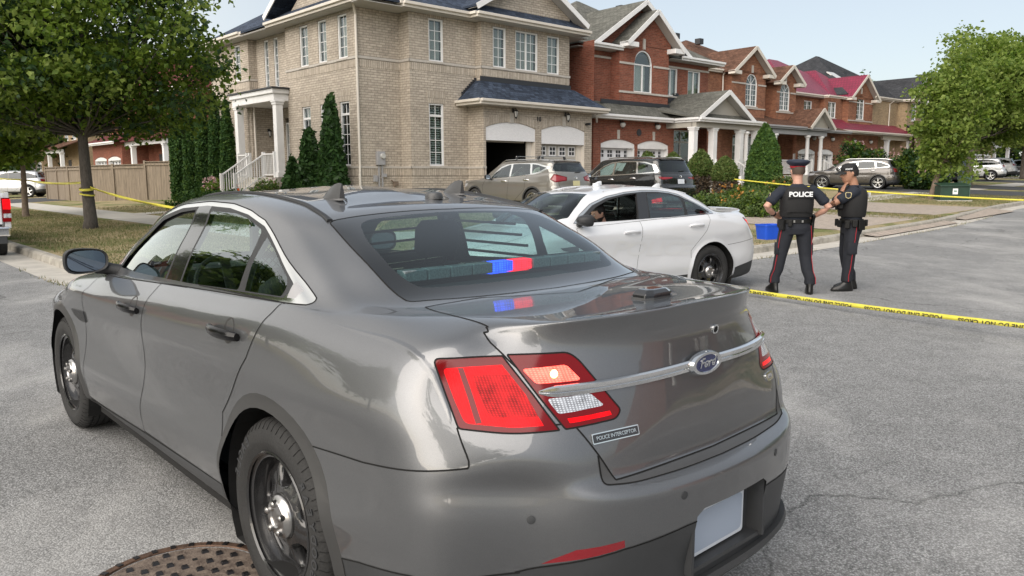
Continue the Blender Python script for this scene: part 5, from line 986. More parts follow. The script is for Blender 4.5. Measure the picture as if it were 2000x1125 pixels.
lens_mat('led_blue', (.02, .06, .8), (.02, .09, 1), 1.3, 38, .3); lens_mat('led_red', (.9, .02, .03), (1, .01, .03), 1.25, 38, .3)
simple('bulb', (1, .8, .3), .3, emis=(1, .62, .12), es=4.0); simple('led_off', (.16, .20, .21), .3, coat=.5, var=.5, vscale=160)
# ------------------------------------------------------------------ car body kit
# ---- car body surface: rows (sill -> roof centre line) x columns (rear centre -> front centre) ----
def sedan_rows():
 xs={5:-.78,6:-.48,7:0,8:.5,9:1.0,10:1.5,11:2.0,12:2.5,13:2.87,14:3.2}
 def w(x):
  return float(np.interp(x,[-.78,-.48,0,.5,1.5,2.5,2.87,3.2],[.918,.942,.955,.955,.955,.957,.955,.93]))
 def zb(x): return float(np.interp(x,[-.5,0,.55,1.0,1.5,2.0,2.5],[1.14,1.125,1.10,1.085,1.065,1.045,1.0]))
 rear={
  0:[(-1.15,0,.24),(-1.14,.26,.24),(-1.10,.50,.24),(-1.02,.64,.25),(-.90,.77,.25)],
  1:[(-1.24,0,.30),(-1.235,.28,.30),(-1.19,.52,.30),(-1.10,.70,.30),(-.95,.84,.30)],
  2:[(-1.255,0,.40),(-1.252,.28,.40),(-1.217,.53,.40),(-1.13,.72,.42),(-.975,.865,.43)],
  3:[(-1.29,0,.54),(-1.28,.28,.54),(-1.243,.53,.54),(-1.15,.73,.55),(-.99,.875,.56)],
  4:[(-1.295,0,.64),(-1.283,.28,.64),(-1.247,.53,.645),(-1.15,.73,.65),(-.99,.878,.66)],
  5:[(-1.285,0,.695),(-1.272,.28,.695),(-1.235,.53,.70),(-1.135,.72,.715),(-.975,.87,.725)],
  6:[(-1.20,0,.712),(-1.19,.28,.717),(-1.168,.52,.728),(-1.10,.715,.765),(-.955,.862,.775)],
  7:[(-1.188,0,.78),(-1.177,.28,.785),(-1.148,.525,.80),(-1.075,.712,.825),(-.94,.855,.83)],
  8:[(-1.168,0,.89),(-1.156,.28,.89),(-1.115,.53,.895),(-1.04,.71,.90),(-.92,.845,.90)],
  9:[(-1.147,0,.985),(-1.134,.28,.985),(-1.078,.535,.985),(-1.00,.70,.985),(-.89,.825,.98)],
  10:[(-1.123,0,1.09),(-1.107,.28,1.09),(-1.035,.53,1.080),(-.965,.68,1.07),(-.85,.795,1.05)],
  11:[(-1.130,0,1.176),(-1.115,.28,1.172),(-1.05,.52,1.154),(-.94,.655,1.118),(-.81,.755,1.105)],
  12:[(-1.06,0,1.168),(-1.045,.27,1.167),(-.985,.50,1.16),(-.87,.62,1.148),(-.73,.71,1.13)],
  13:[(-.72,0,1.158),(-.71,.25,1.158),(-.69,.48,1.155),(-.65,.60,1.15),(-.56,.68,1.145)],
  14:[(-.455,0,1.168),(-.45,.23,1.166),(-.43,.45,1.162),(-.38,.61,1.158),(-.29,.70,1.158)],
 }
 yo={0:-.10,1:-.035,2:-.010,3:.008,4:-.004,5:-.012,6:-.012,7:-.006,8:.002,9:.0,10:-.02,11:-.055,12:-.083,13:-.1,14:-.112}
 frontx={0:3.70,1:3.79,2:3.84,3:3.87,4:3.87,5:3.86,6:3.84,7:3.80,8:3.70,9:3.55,10:3.38,11:3.18,12:2.98,13:2.82,14:2.68}
 frontz={0:.20,1:.26,2:.36,3:.46,4:.56,5:.64,6:.71,7:.77,8:.83,9:.885,10:.93,11:.97,12:1.0,13:1.03,14:1.055}
 dx={1:[.01]*6+[0]*9,2:[.045]*2+[.05,.055,.055,.05,.01,.01,.02,.03,.045,.05,.02,0,0],3:[.07,.085,.09,.095,.095,.09,.05,.035,.05,.06,.065,.075,.03,0,0],4:[.02,.05,.055,.055,.055,.05,.03,.035,.045,.055,.03,.0,0,0,0]}
 dy={3:[.03,.04,.045,.045,.045,.045,.03,.02,.025,.025,.02,.03,0,0,0],4:[.01,.015,.02,.02,.02,.02,.015,.015,.015,.015,.01,0,0,0,0]}
 rows=[]
 for r in range(15):
  P=list(rear[r])
  for c in dx:
   x,y,z=P[c]; P[c]=(x+dx[c][r],y-(dy[c][r] if c in dy else 0),z)
  for c in range(5,15):
   x=xs[c]; b=zb(x)
   if r<=5: z=[.22,.28,.37,.47,.57,.65][r]
   else: z=[.72,.79,.86,.93,b-.075,b-.03,b,b+.008,b+.02][r-6]
   y=w(x)+yo[r]
   if c==5:
    z=[.24,.29,.40,.53,.63,.69,.76,.82,.885,.96,1.03,1.085,1.12,1.14,1.158][r]
    x=[-.72,-.76,-.78,-.785,-.785,-.78,-.77,-.765,-.755,-.74,-.71,-.66,-.57,-.44,-.21][r]
    y=[.83,.895,.915,.925,.925,.922,.918,.914,.908,.893,.865,.83,.79,.765,.765][r]
   if c==6:
    z=[.22,.28,.38,.50,.60,.68,.75,.815,.88,.95,1.02,1.075,1.11,1.13,1.152][r]
    if r>=9: x=[-.47,-.46,-.42,-.34,-.24,-.10][r-9]; y=[.93,.905,.872,.84,.818,.81][r-9]
   if c==12 and r>=10:
    x,y,z=[(2.5,.92,.955),(2.48,.88,.99),(2.46,.83,1.015),(2.40,.79,1.035),(2.31,.765,1.055)][r-10]
   if c==11 and r>=12: x=[1.98,1.96,1.95][r-12]; y=[y,y-.004,.822][r-12]
   if c==13 and r>=8:
    x,y,z=[(2.87,.94,.82),(2.87,.92,.87),(2.85,.895,.93),(2.8,.84,.97),(2.72,.77,1.0),(2.60,.72,1.03),(2.48,.69,1.058)][r-8]
   if c==14:
    z=[.21,.27,.37,.47,.57,.64,.705,.755,.80,.84,.885,.935,.98,1.02,1.055][r]
    if r>=8: x,y=[(3.2,.895),(3.17,.86),(3.1,.81),(2.97,.76),(2.83,.66),(2.69,.58),(2.57,.55)][r-8]
   P.append((x,y,z))
  fx=frontx[r]; fz=frontz[r]
  if r<8:
   P+=[(fx-.33,.83,fz),(fx-.12,.62,fz),(fx-.03,.32,fz),(fx,0,fz)]
  else:
   k=(r-8)/6
   P+=[(fx-.28+.16*k,.80-.38*k,fz-.005),(fx-.10+.05*k,.58-.30*k,fz),(fx-.02,.30-.16*k,fz),(fx,0,fz)]
  rows.append(P)
 # greenhouse
 top=[(.195,0,1.452),(.20,.25,1.447),(.215,.46,1.435),(.26,.565,1.430),(.34,.61,1.440),(.43,.63,1.452),(.53,.638,1.463),
   (.66,.642,1.474),(.85,.645,1.485),(1.08,.645,1.487),(1.31,.645,1.475),(1.53,.632,1.442),(1.69,.608,1.412),(1.77,.55,1.427),(1.80,.44,1.432),(1.83,.33,1.438),(1.85,.22,1.444),(1.86,.11,1.447),(1.865,0,1.448)]
 top=[(x+(.05 if i>=10 else 0),y,z) for i,(x,y,z) in enumerate(top)]
 base=rows[14]
 for t,b in ((.34,.022),(.68,.022)):
  R_=[]
  for c in range(19):
   p=np.array(base[c])*(1-t)+np.array(top[c])*t
   if c<=3: p+=np.array((-.3,0,.8))*b
   elif c<=12: p+=np.array((0,.75,.35))*b*(.9 if c==4 else 1.2 if c<7 else 1)
   else: p+=np.array((.3,0,.8))*b
   R_.append(tuple(p))
  rows.append(R_)
 rows.append(top)
 cen=[]
 for c in range(19):
  x=np.interp(c,[0,3,8,9,12,18],[.48,.58,.86,1.0,1.25,1.55]); cen.append((float(x),0,float(1.535-.085*((x-1.0)/.8)**2)))
 mid=[]
 for c in range(19):
  t=.5; p=np.array(top[c])*(1-t)+np.array(cen[c])*t
  x=p[0]; yy=top[c][1]; zc=1.535-.085*((x-1.0)/.8)**2
  p[2]=zc+.004-.014-.012*(abs(yy)/.64)**2
  mid.append(tuple(p))
 rows+= [mid,cen]
 return rows

def spline_eval(P,n):
 "P: (R,C,3) control net already padded by 2 at every side; quasi interpolating cubic B-spline; n steps a cell"
 def smooth(A,ax):
  A=np.moveaxis(A,ax,0); B=A.copy(); B[1:-1]=(A[:-2]+4*A[1:-1]+A[2:])/6; return np.moveaxis(B,0,ax)
 Q=P.copy()
 for _ in range(4):
  Q=Q+(P-smooth(smooth(Q,0),1))*.9
 def basis(t): return np.array([(1-t)**3,3*t**3-6*t*t+4,-3*t**3+3*t*t+3*t+1,t**3])/6
 def dbasis(t): return np.array([-3*(1-t)**2,9*t*t-12*t,-9*t*t+6*t+3,3*t*t])/6
 def mats(N):
  M=[];D=[]
  for i in range(2,N-3):
   for k in range(n):
    t=k/n; row=np.zeros(N);row[i-1:i+3]=basis(t);M.append(row); row=np.zeros(N);row[i-1:i+3]=dbasis(t);D.append(row)
  row=np.zeros(N);row[N-4:N-1+0]=basis(0)[:3];M.append(row);row=np.zeros(N);row[N-4:N-1]=dbasis(0)[:3];D.append(row)
  return np.array(M),np.array(D)
 Mu,Du=mats(P.shape[0]);Mv,Dv=mats(P.shape[1])
 S=np.einsum('ur,rck,vc->uvk',Mu,Q,Mv); Su=np.einsum('ur,rck,vc->uvk',Du,Q,Mv); Sv=np.einsum('ur,rck,vc->uvk',Mu,Q,Dv)
 Nn=np.cross(Sv,Su); l=np.linalg.norm(Nn,axis=2,keepdims=True); Nn=Nn/np.maximum(l,1e-9)
 return S,Nn

def body_grid(rows,n=5):
 A=np.array(rows,float); m=np.array([1,-1,1.])
 # columns: reflect about y=0 at both ends
 L=(A[:,[2,1]]*m); Rr=(A[:,[-2,-3]]*m)
 A=np.concatenate([L,A,Rr],axis=1)
 top=A[[-2,-3]]*m; bot0=2*A[0]-A[1]; bot1=2*bot0-A[0]
 A=np.concatenate([bot1[None],bot0[None],A,top],axis=0)
 return spline_eval(A,n)

S2 = 1 / math.sqrt(2)
PROJ = {  # in-plane coordinates (a,b) of a car-frame point, and how to turn a 2D outward normal back into 3D
 'side': (lambda p: (p[0], p[2]), lambda a, b: Vector((a, 0, b))),
 'rear': (lambda p: (p[1], p[2]), lambda a, b: Vector((0, a, b))),
 'top': (lambda p: (p[0], p[1]), lambda a, b: Vector((a, b, 0))),
 'diag': (lambda p: ((p[0] + p[1]) * S2, p[2]), lambda a, b: Vector((a * S2, a * S2, b))),
 'dfront': (lambda p: ((p[0] - p[1]) * S2, p[2]), lambda a, b: Vector((a * S2, -a * S2, b))),
}
def circle(cx, cz, r, n=40, rx=1): return [(cx + r * rx * math.cos(2 * PI * k / n), cz + r * math.sin(2 * PI * k / n)) for k in range(n)]
def roundpoly(pts, r, n=4):
 "round the corners of a convex outline"
 out = []; m = len(pts)
 for i, p in enumerate(pts):
  rr = r[i] if hasattr(r, '__len__') else r
  a = Vector(pts[i - 1]); b = Vector(p); c = Vector(pts[(i + 1) % m]); u = (a - b); v = (c - b); t = min(rr, u.length * .45, v.length * .45)
  if t < 1e-4: out.append(tuple(b)); continue
  u.normalize(); v.normalize()
  for k in range(n + 1):
   s = k / n; q = (b + u * t) * (1 - s) ** 2 + b * 2 * s * (1 - s) + (b + v * t) * s * s; out.append(tuple(q))
 return out
class Body:
 def __init__(s, rows, n=5):
  S, Nn = body_grid(rows, n); U, V, _ = S.shape; s.V = S.reshape(-1, 3); F = []
  for i in range(U - 1):
   for j in range(V - 1): F.append((i * V + j, i * V + j + 1, (i + 1) * V + j + 1, (i + 1) * V + j))
  s.V[:V * U][np.abs(s.V[:, 1]) < 1e-6] *= np.array([1, 0, 1])
  me = bpy.data.meshes.new('t'); me.from_pydata(s.V.tolist(), [], F); bm = bmesh.new(); bm.from_mesh(me); bpy.data.meshes.remove(me)
  bmesh.ops.remove_doubles(bm, verts=bm.verts, dist=1e-5); bmesh.ops.recalc_face_normals(bm, faces=bm.faces)
  bm.faces.ensure_lookup_table(); mid = max(bm.faces, key=lambda f: f.calc_center_median().y)
  if mid.normal.y < 0: bmesh.ops.reverse_faces(bm, faces=bm.faces)
  s.bm = bm; s.pid = bm.faces.layers.int.new('pid'); s.cand = bm.faces.layers.int.new('cand'); s.names = ['body']
  bm.normal_update(); bm.verts.ensure_lookup_table(); bm.faces.ensure_lookup_table()
  # reference surface (both sides) for smooth normals and for laying things on the body
  ref = bm.copy(); g = bmesh.ops.duplicate(ref, geom=ref.verts[:] + ref.edges[:] + ref.faces[:])['geom']
  nv = [v for v in g if isinstance(v, bmesh.types.BMVert)]; nf = [f for f in g if isinstance(f, bmesh.types.BMFace)]
  for v in nv: v.co.y *= -1
  bmesh.ops.reverse_faces(ref, faces=nf); bmesh.ops.remove_doubles(ref, verts=ref.verts, dist=1e-5); bmesh.ops.triangulate(ref, faces=ref.faces[:]); ref.normal_update(); ref.verts.ensure_lookup_table(); ref.faces.ensure_lookup_table()
  s.rn = [v.normal.copy() for v in ref.verts]; s.rv = [v.co.copy() for v in ref.verts]; s.rf = [tuple(v.index for v in f.verts) for f in ref.faces]; s.bvh = BVHTree.FromPolygons(s.rv, s.rf); ref.free(); s.mod = {}
 def normal(s, p):
  q, nn, i, d = s.bvh.find_nearest(p); a, b, c = s.rf[i]; A, B, Cc = s.rv[a], s.rv[b], s.rv[c]
  v0, v1, v2 = B - A, Cc - A, q - A; d00, d01, d11, d20, d21 = v0.dot(v0), v0.dot(v1), v1.dot(v1), v2.dot(v0), v2.dot(v1); den = d00 * d11 - d01 * d01
  if abs(den) < 1e-14: return nn
  v = (d11 * d20 - d01 * d21) / den; w_ = (d00 * d21 - d01 * d20) / den; return (s.rn[a] * (1 - v - w_) + s.rn[b] * v + s.rn[c] * w_).normalized()
 def hit(s, o, d): return s.bvh.ray_cast(Vector(o), Vector(d).normalized())[0]
 def cut(s, name, poly, proj, cond=None, only=None):
  "give the faces inside the outline to part `name`; the outline must be convex"
  ar = sum(poly[i - 1][0] * poly[i][1] - poly[i][0] * poly[i - 1][1] for i in range(len(poly)))
  if ar < 0: poly = poly[::-1]
  to2, to3 = PROJ[proj]; bm, cl, pl = s.bm, s.cand, s.pid; only_ids = None if only is None else {s.names.index(o) for o in only if o in s.names}
  xs = [p[0] for p in poly]; ys = [p[1] for p in poly]
  for f in bm.faces:
   q = [to2(v.co) for v in f.verts]
   ok = max(a[0] for a in q) > min(xs) and min(a[0] for a in q) < max(xs) and max(a[1] for a in q) > min(ys) and min(a[1] for a in q) < max(ys)
   if ok and cond: ok = cond(f.calc_center_median(), f.normal)
   if ok and only_ids is not None: ok = f[pl] in only_ids
   f[cl] = 1 if ok else 0
  for i in range(len(poly)):
   a, b = poly[i - 1], poly[i]; e = (b[0] - a[0], b[1] - a[1]); l = math.hypot(*e)
   if l < 1e-6: continue
   n2 = (e[1] / l, -e[0] / l); no = to3(*n2); strad = []
   def dist(c): q = to2(c); return (q[0] - a[0]) * n2[0] + (q[1] - a[1]) * n2[1]
   for f in bm.faces:
    if f[cl]:
     ds = [dist(v.co) for v in f.verts]
     if min(ds) > -1e-6: f[cl] = 0
     elif max(ds) > 1e-6: strad.append(f)
   if strad:
    co = None; base = {'side': Vector((a[0], 0, a[1])), 'rear': Vector((0, a[0], a[1])), 'top': Vector((a[0], a[1], 0)), 'diag': Vector((a[0] * S2, a[0] * S2, a[1])), 'dfront': Vector((a[0] * S2, -a[0] * S2, a[1]))}[proj]
    geom = list({v for f in strad for v in f.verts}) + list({e_ for f in strad for e_ in f.edges}) + strad
    bmesh.ops.bisect_plane(bm, geom=geom, dist=1e-5, plane_co=base, plane_no=no)
    for f in bm.faces:
     if f[cl] and dist(f.calc_center_median()) > 0: f[cl] = 0
  if name not in s.names: s.names.append(name)
  k = s.names.index(name); n = 0
  for f in bm.faces:
   if f[cl]: f[pl] = k; n += 1; f[cl] = 0
  return n
 def faces(s, name): k = s.names.index(name); return [f for f in s.bm.faces if f[s.pid] == k]
 def shift(s, name, fn):
  vs = {v for f in s.faces(name) for v in f.verts}
  for v in vs: fn(v)
 def part(s, name, mat, parent, side=0, objname=None, normals=True, push=0, double=False):
  "side 0: whole (mirrored and joined), +1 left copy, -1 right copy"
  fs = s.faces(name)
  if not fs: print('empty part', name); return None
  vi = {}; V = []; F = []
  def add(sg):
   loc = {}
   for f in fs:
    ids = []
    for v in f.verts:
     if v not in loc:
      if sg < 0 and abs(v.co.y) < 1e-5 and v in vi: loc[v] = vi[v]
      else: V.append((v.co.x, v.co.y * sg, v.co.z)); loc[v] = len(V) - 1
      if sg > 0: vi[v] = loc[v]
     ids.append(loc[v])
    F.append(ids if sg > 0 else ids[::-1])
  if side >= 0: add(1)
  if side <= 0: add(-1)
  me = bpy.data.meshes.new(name); me.from_pydata(V, [], F); me.materials.append(MAT[mat]); me.shade_smooth()
  if push:
   for v in me.vertices: v.co += s.normal(v.co) * push
  if normals: me.normals_split_custom_set_from_vertices([tuple(s.normal(Vector(v))) for v in V])
  o = bpy.data.objects.new(objname or name, me); COL.objects.link(o); o.parent = parent; return o
 def gaps(s, parent, solid, w_=.0024, mat='gap', skip=()):
  "dark joint lines between neighbouring painted parts"
  ids = {s.names.index(n) for n in solid if n in s.names}; mb = MB(); sk = {frozenset((s.names.index(a), s.names.index(b))) for a, b in skip if a in s.names and b in s.names}
  for e in s.bm.edges:
   if len(e.link_faces) != 2: continue
   a, b = (f[s.pid] for f in e.link_faces)
   if a == b or a not in ids or b not in ids or frozenset((a, b)) in sk: continue
   p, q = e.verts[0].co, e.verts[1].co; n = (e.link_faces[0].normal + e.link_faces[1].normal).normalized(); d = (q - p)
   if d.length < 1e-5: continue
   t = d.normalized().cross(n) * w_; up = n * .0012; ex = d.normalized() * .0005
   for sg in (1, -1):
    vs = [p - ex + t + up, q + ex + t + up, q + ex - t + up, p - ex - t + up]; mb.add([(v.x, v.y * sg, v.z) for v in vs], [(0, 1, 2, 3)])
  o = mb.obj('panel_gap', MAT[mat], parent, fix=False); return o
 def lay(s, pts, off=.002, d=None):
  "drop points on the surface along d"
  out = []
  for p in pts:
   h = s.hit(p, d) if d else None
   if h is None: h = s.bvh.find_nearest(Vector(p))[0]
   out.append(h + s.normal(h) * off)
  return out
 def project_text(s, txt, size, x, z, par, mat, name='lettering', shear=0, rot=0, off=.0025, sx=1, bold=0, y=1.5, spacing=1, side=1, depth=.001):
  "lettering on the flank, reading from rear to front reversed as seen from that side"
  me = textmesh(txt, size, 0, shear, spacing, bold); bm = bmesh.new(); bm.from_mesh(me); bmesh.ops.remove_doubles(bm, verts=bm.verts, dist=1e-5)
  bmesh.ops.triangulate(bm, faces=bm.faces[:]); bmesh.ops.subdivide_edges(bm, edges=[e for e in bm.edges if e.calc_length() > .06], cuts=2, use_grid_fill=False)
  ca, sa = math.cos(rot), math.sin(rot)
  for v in bm.verts:
   a, b = v.co.x * sx, v.co.y; a, b = a * ca - b * sa, a * sa + b * ca
   h = s.hit((x - side * a, side * y, z + b), (0, -side, 0)); v.co = h + s.normal(h) * off if h else Vector((x - side * a, side * .9, z + b))
  bm.to_mesh(me); bm.free(); me.materials.clear(); me.materials.append(MAT[mat]); o = bpy.data.objects.new(name, me); COL.objects.link(o); o.parent = par; return o
def wheel(parent, x, y, r, side, style='steel', w_=.235, rim=.235, groove=True, name='wheel'):
 "side +1: outer face towards +y"
 W = bpy.data.objects.new(name, None); COL.objects.link(W); W.parent = parent; W.location = (x, y * side, r); W.empty_display_size = .1
 if side < 0: W.rotation_euler = (0, 0, PI)
 ro = w_ / 2; t = MB()
 prof = [(rim + .005, -ro + .02), (rim + .035, -ro), (r - .05, -ro - .004), (r - .018, -ro + .012), (r, -ro + .04), (r, ro - .04), (r - .012, ro - .016), (r - .04, ro + .002), (r - .075, ro + .006), (rim + .04, ro + .004), (rim + .016, ro - .006), (rim + .002, ro - .012)]
 if groove:
  pr = []
  for a, b in zip(prof, prof[1:]):
   pr.append(a)
   if a[0] == r and b[0] == r:
    for k in range(4): c = a[1] + (b[1] - a[1]) * (k + .7) / 4.4; pr += [(r, c), (r - .008, c + .002), (r - .008, c + .008), (r, c + .010)]
  pr.append(prof[-1]); prof = pr
 t.lathe(prof, 56, 'y')
 ty = t.obj('tyre', MAT['rubber'], W, smooth=True, auto=32)
 if groove:
  g = MB()
  for k in range(60):
   a = 2 * PI * k / 60; M = Matrix.Rotation(-a, 4, 'Y'); g.tube([M @ Vector(p) for p in ((r - .0004, ro - .075, 0), (r - .0004, ro - .041, .004), (r - .0125, ro - .0155, .006), (r - .034, ro - .0005, .006))], .0016, 4, cap=False)
  g.obj('tread_grooves', MAT['gap'], W)
 b = MB(); b.lathe([(rim, -ro + .02), (rim - .01, -ro + .03), (rim - .03, -.02), (rim - .035, ro - .075), (rim - .02, ro - .05), (rim - .016, ro - .022), (rim + .002, ro - .016), (rim + .010, ro - .006), (rim + .004, ro - .002), (rim - .004, ro - .008)], 48, 'y')
 yd = ro - .062
 if style == 'steel':
  R0, R1, rh = .085, rim - .026, (.085 + rim - .026) / 2 + .008
  for k in range(5):
   a0 = 2 * PI * k / 5 + PI / 2; P = []; n = 32
   for j in range(n):
    q = 2 * PI * j / n; cq, sq = math.cos(q), math.sin(q)
    se = lambda v: math.copysign(abs(v) ** .75, v)
    hr, ha = rh + .036 * se(cq), .27 * se(sq) * (1 + .12 * cq)
    sc = 1 / max(abs(cq), abs(sq)); br_ = rh + cq * sc * ((R1 - rh) if cq > 0 else (rh - R0)); ba = sq * sc * PI / 5
    row = []
    for f_, dy in ((0, -.030), (0, -.006), (.10, .004), (.3, .010), (1, .0)):
     rr, aa = hr + (br_ - hr) * f_, ha + (ba - ha) * f_; dish = .028 * math.exp(-((rr - .08) / .045) ** 2) - .02 * max(0, (rr - rh) / (R1 - rh)) ** 2
     row.append((rr * math.cos(a0 + aa), yd + dy + dish, rr * math.sin(a0 + aa)))
    P.append(row)
   P.append(P[0]); b.grid(P)
  b.lathe([(.0, yd + .03), (.088, yd + .026)], 30, 'y')
  b.obj('rim', MAT['steel_black'], W, smooth=True, auto=50)
  rr = MB(); rr.lathe([(rim - .034, ro - .074), (rim - .019, ro - .048), (rim - .015, ro - .022)], 48, 'y'); 
  c = MB(); c.lathe([(.084, yd + .024), (.084, yd + .034), (.078, yd + .046), (.066, yd + .052), (.062, yd + .058), (.035, yd + .062), (.03, yd + .056), (0, yd + .056)], 32, 'y')
  for k in range(5):
   a = 2 * PI * k / 5 + .3; T = Matrix.Translation((.054 * math.cos(a), 0, .054 * math.sin(a))); c.lathe([(.014, yd + .05), (.013, yd + .068), (.008, yd + .072), (0, yd + .073)], 10, 'y', T)
  c.obj('hub_cap', MAT['cap_chrome'], W, smooth=True, auto=40)
  dk = MB(); dk.lathe([(0, yd - .06), (rim - .04, yd - .06)], 24, 'y'); dk.obj('brake_disc', MAT['under'], W)
 else:
  for k in range(5):
   a = 2 * PI * k / 5 + PI / 2
   for s_ in (-.16, .16) if style == 'split' else (0,):
    p0 = (.03 * math.cos(a), yd + .03, .03 * math.sin(a)); p1 = ((rim - .012) * math.cos(a + s_), yd + .03, (rim - .012) * math.sin(a + s_)); b.bar(p0, p1, .030 if style == 'split' else .062, .025, up=(0, 1, 0))
  b.lathe([(0, yd + .05), (.05, yd + .048), (.065, yd + .02)], 20, 'y'); b.obj('rim', MAT['alloy'], W, smooth=True, auto=35)
  dk = MB(); dk.lathe([(0, yd - .02), (rim - .02, yd - .02)], 24, 'y'); dk.obj('brake_disc', MAT['under'], W)
 return W
def arch_lip(mb, cx, r, ys, z0=.3): pass
def liner(parent, xs, r, y):
 for cx in xs:
  for sg in (1, -1):
   mb = MB(); P = []
   for k in range(25):
    a = -.5 + (PI + 1.0) * k / 24; P.append([(cx + r * math.cos(a), sg * y, .36 + r * math.sin(a)), (cx + r * math.cos(a), sg * (y - .32), .36 + r * math.sin(a))])
   P.append(P[0]); mb.grid(P); mb.add([p[1] for p in P[:-1]], [tuple(range(25))]); mb.obj('wheel_liner', MAT['under'], parent, fix=False)
def mirror_part(parent, c, side, mat='black_plastic', w_=.20, h=.135):
 x, y, z = c; mb = MB(); n = 24; R_ = []
 for (dx, s) in ((-.005, .90), (-.012, 1.0), (.01, 1.03), (.05, .98), (.10, .78), (.135, .45), (.145, .1)):
  ring_ = []
  for k in range(n):
   a = 2 * PI * k / n; ca, sa = math.cos(a), math.sin(a); q = (abs(ca) ** 3.2 + abs(sa) ** 3.2) ** (-1 / 3.2); ring_.append((x + dx, side * (y + w_ / 2 * ca * q * s + .0), z + (h / 2 * sa * q * (1.0 + .12 * ca)) * s))
  R_.append(ring_ + [ring_[0]])
 mb.grid(R_); mb.tube([(x + .06, side * (y - w_ * .3), z - h * .3), (x + .02, side * (y - w_ * .62), z - h * .42), (x + .0, side * (y - w_ * .85), z - h * .55)], [.04, .032, .04], 10)
 o = mb.obj('side_mirror', MAT[mat], parent, smooth=True, auto=60); g = MB(); g.add([(x - .004, side * (y + .88 * w_ / 2 * math.cos(2 * PI * k / n) * (abs(math.cos(2 * PI * k / n)) ** 3.2 + abs(math.sin(2 * PI * k / n)) ** 3.2) ** (-1 / 3.2)), z + .84 * h / 2 * math.sin(2 * PI * k / n) * (abs(math.cos(2 * PI * k / n)) ** 3.2 + abs(math.sin(2 * PI * k / n)) ** 3.2) ** (-1 / 3.2)) for k in range(n)], [tuple(range(n))]); g.obj('mirror_glass', MAT['mirror_glass'], o); return o
def slab(bd, pts, d, th, off=0):
 "a plate laid on the body: outline points dropped along d, thickness th"
 top = bd.lay(pts, off + th, d); bot = bd.lay(pts, off, d); n = len(pts); mb = MB(); mb.add(top + bot, [tuple(range(n)), tuple(reversed(range(n, 2 * n)))] + [(k, n + k, n + (k + 1) % n, (k + 1) % n) for k in range(n)]); return mb
def handle_part(bd, parent, x, z, side, mat, cup, L_=.255):
 n = 20; pts = [(x - .02 + .048 * math.cos(2 * PI * k / n), side * 1.3, z + .01 + .048 * math.sin(2 * PI * k / n)) for k in range(n)]
 o = slab(bd, pts, (0, -side, 0), .0012).obj('handle_cup', MAT[cup], parent, smooth=True, auto=40)
 P = []; m = 14
 for i in range(m + 1):
  t = i / m; xx = x + L_ * (.5 - t); h = bd.hit((xx, side * 1.3, z), (0, -side, 0)); nn = bd.normal(h); arc = .012 + .034 * math.sin(PI * min(1, max(0, t))) ** .6; hh = .021 * (1 - .25 * (2 * t - 1) ** 4); c = h + nn * arc; ring_ = []
  for k in range(9): a = 2 * PI * k / 8; ring_.append(c + nn * .012 * math.cos(a) + Vector((0, 0, hh * math.sin(a))))
  P.append(ring_)
 mb = MB(); mb.grid(P); mb.add(P[0][:8], [tuple(range(8))]); mb.add(P[-1][:8], [tuple(range(8))]); return mb.obj('door_handle', MAT[mat], parent, smooth=True, auto=60)
def inner_liner(bd, names, parent, off=-.022, mat='dash'):
 fs = [f for n in names for f in bd.faces(n) if f.calc_center_median().z > 1.0]; mb = MB(); cache = {}
 for f in fs:
  for sg in (1, -1):
   vs = []
   for v in f.verts:
    if v not in cache: cache[v] = v.co + bd.normal(v.co) * off
    q = cache[v]; vs.append((q.x, q.y * sg, q.z))
   mb.add(vs, [tuple(range(len(vs)))])
 return mb.obj('headliner', MAT[mat], parent, fix=False)
def rrect(w_, h, r, n=5):
 out = []
 for cx, cy, a0 in ((w_ / 2 - r, h / 2 - r, 0), (-w_ / 2 + r, h / 2 - r, 90), (-w_ / 2 + r, -h / 2 + r, 180), (w_ / 2 - r, -h / 2 + r, 270)):
  for k in range(n + 1): a = rad(a0 + 90 * k / n); out.append((cx + r * math.cos(a), cy + r * math.sin(a)))
 return out
def loft(mb, rings, cap=True):
 n = len(rings[0]); b = [q for r in rings for q in r]; fs = []
 for i in range(len(rings) - 1):
  for k in range(n): fs.append((i * n + k, i * n + (k + 1) % n, (i + 1) * n + (k + 1) % n, (i + 1) * n + k))
 if cap: fs += [tuple(reversed(range(n))), tuple(range((len(rings) - 1) * n, len(rings) * n))]
 mb.add(b, fs); return mb
def seat_part(parent, x, y, zf=.42, head=True, tilt=.25, mat='seat', w_=.50):
 "seat facing +x"
 mb = MB(); rings = []
 for t, s in ((0, .86), (.15, 1), (.5, .98), (.8, .9), (.95, .8), (1, .6)):
  c = Vector((x - .22 - tilt * t * .62, y, zf + .08 + .62 * t)); rings.append([c + Vector((q[0] * .5 * 1, q[1], 0)) for q in [(a * .26, b * w_ * s) for a, b in rrect(1, 1, .3, 3)]])
 loft(mb, rings); rings = []
 for t in (0, .1, .9, 1): rings.append([Vector((x - .25 + .52 * t, y + a * w_ * (1 if 0 < t < 1 else .85), zf - .05 + b * .16)) for a, b in rrect(1, 1, .25, 3)])
 loft(mb, rings)
 if head:
  rings = []
  for t, s in ((0, .7), (.2, 1), (.8, 1), (1, .7)):
   c = Vector((x - .22 - tilt * .70 - .02 * t, y, zf + .74 + .19 * t)); rings.append([c + Vector((a * .10, b * .27 * s, 0)) for a, b in rrect(1, 1, .35, 3)])
  loft(mb, rings)
  for dy in (-.06, .06): mb.tube([(x - .22 - tilt * .62, y + dy, zf + .66), (x - .22 - tilt * .68, y + dy, zf + .78)], .008, 6)
 return mb.obj('seat', MAT[mat], parent, smooth=True, auto=50)
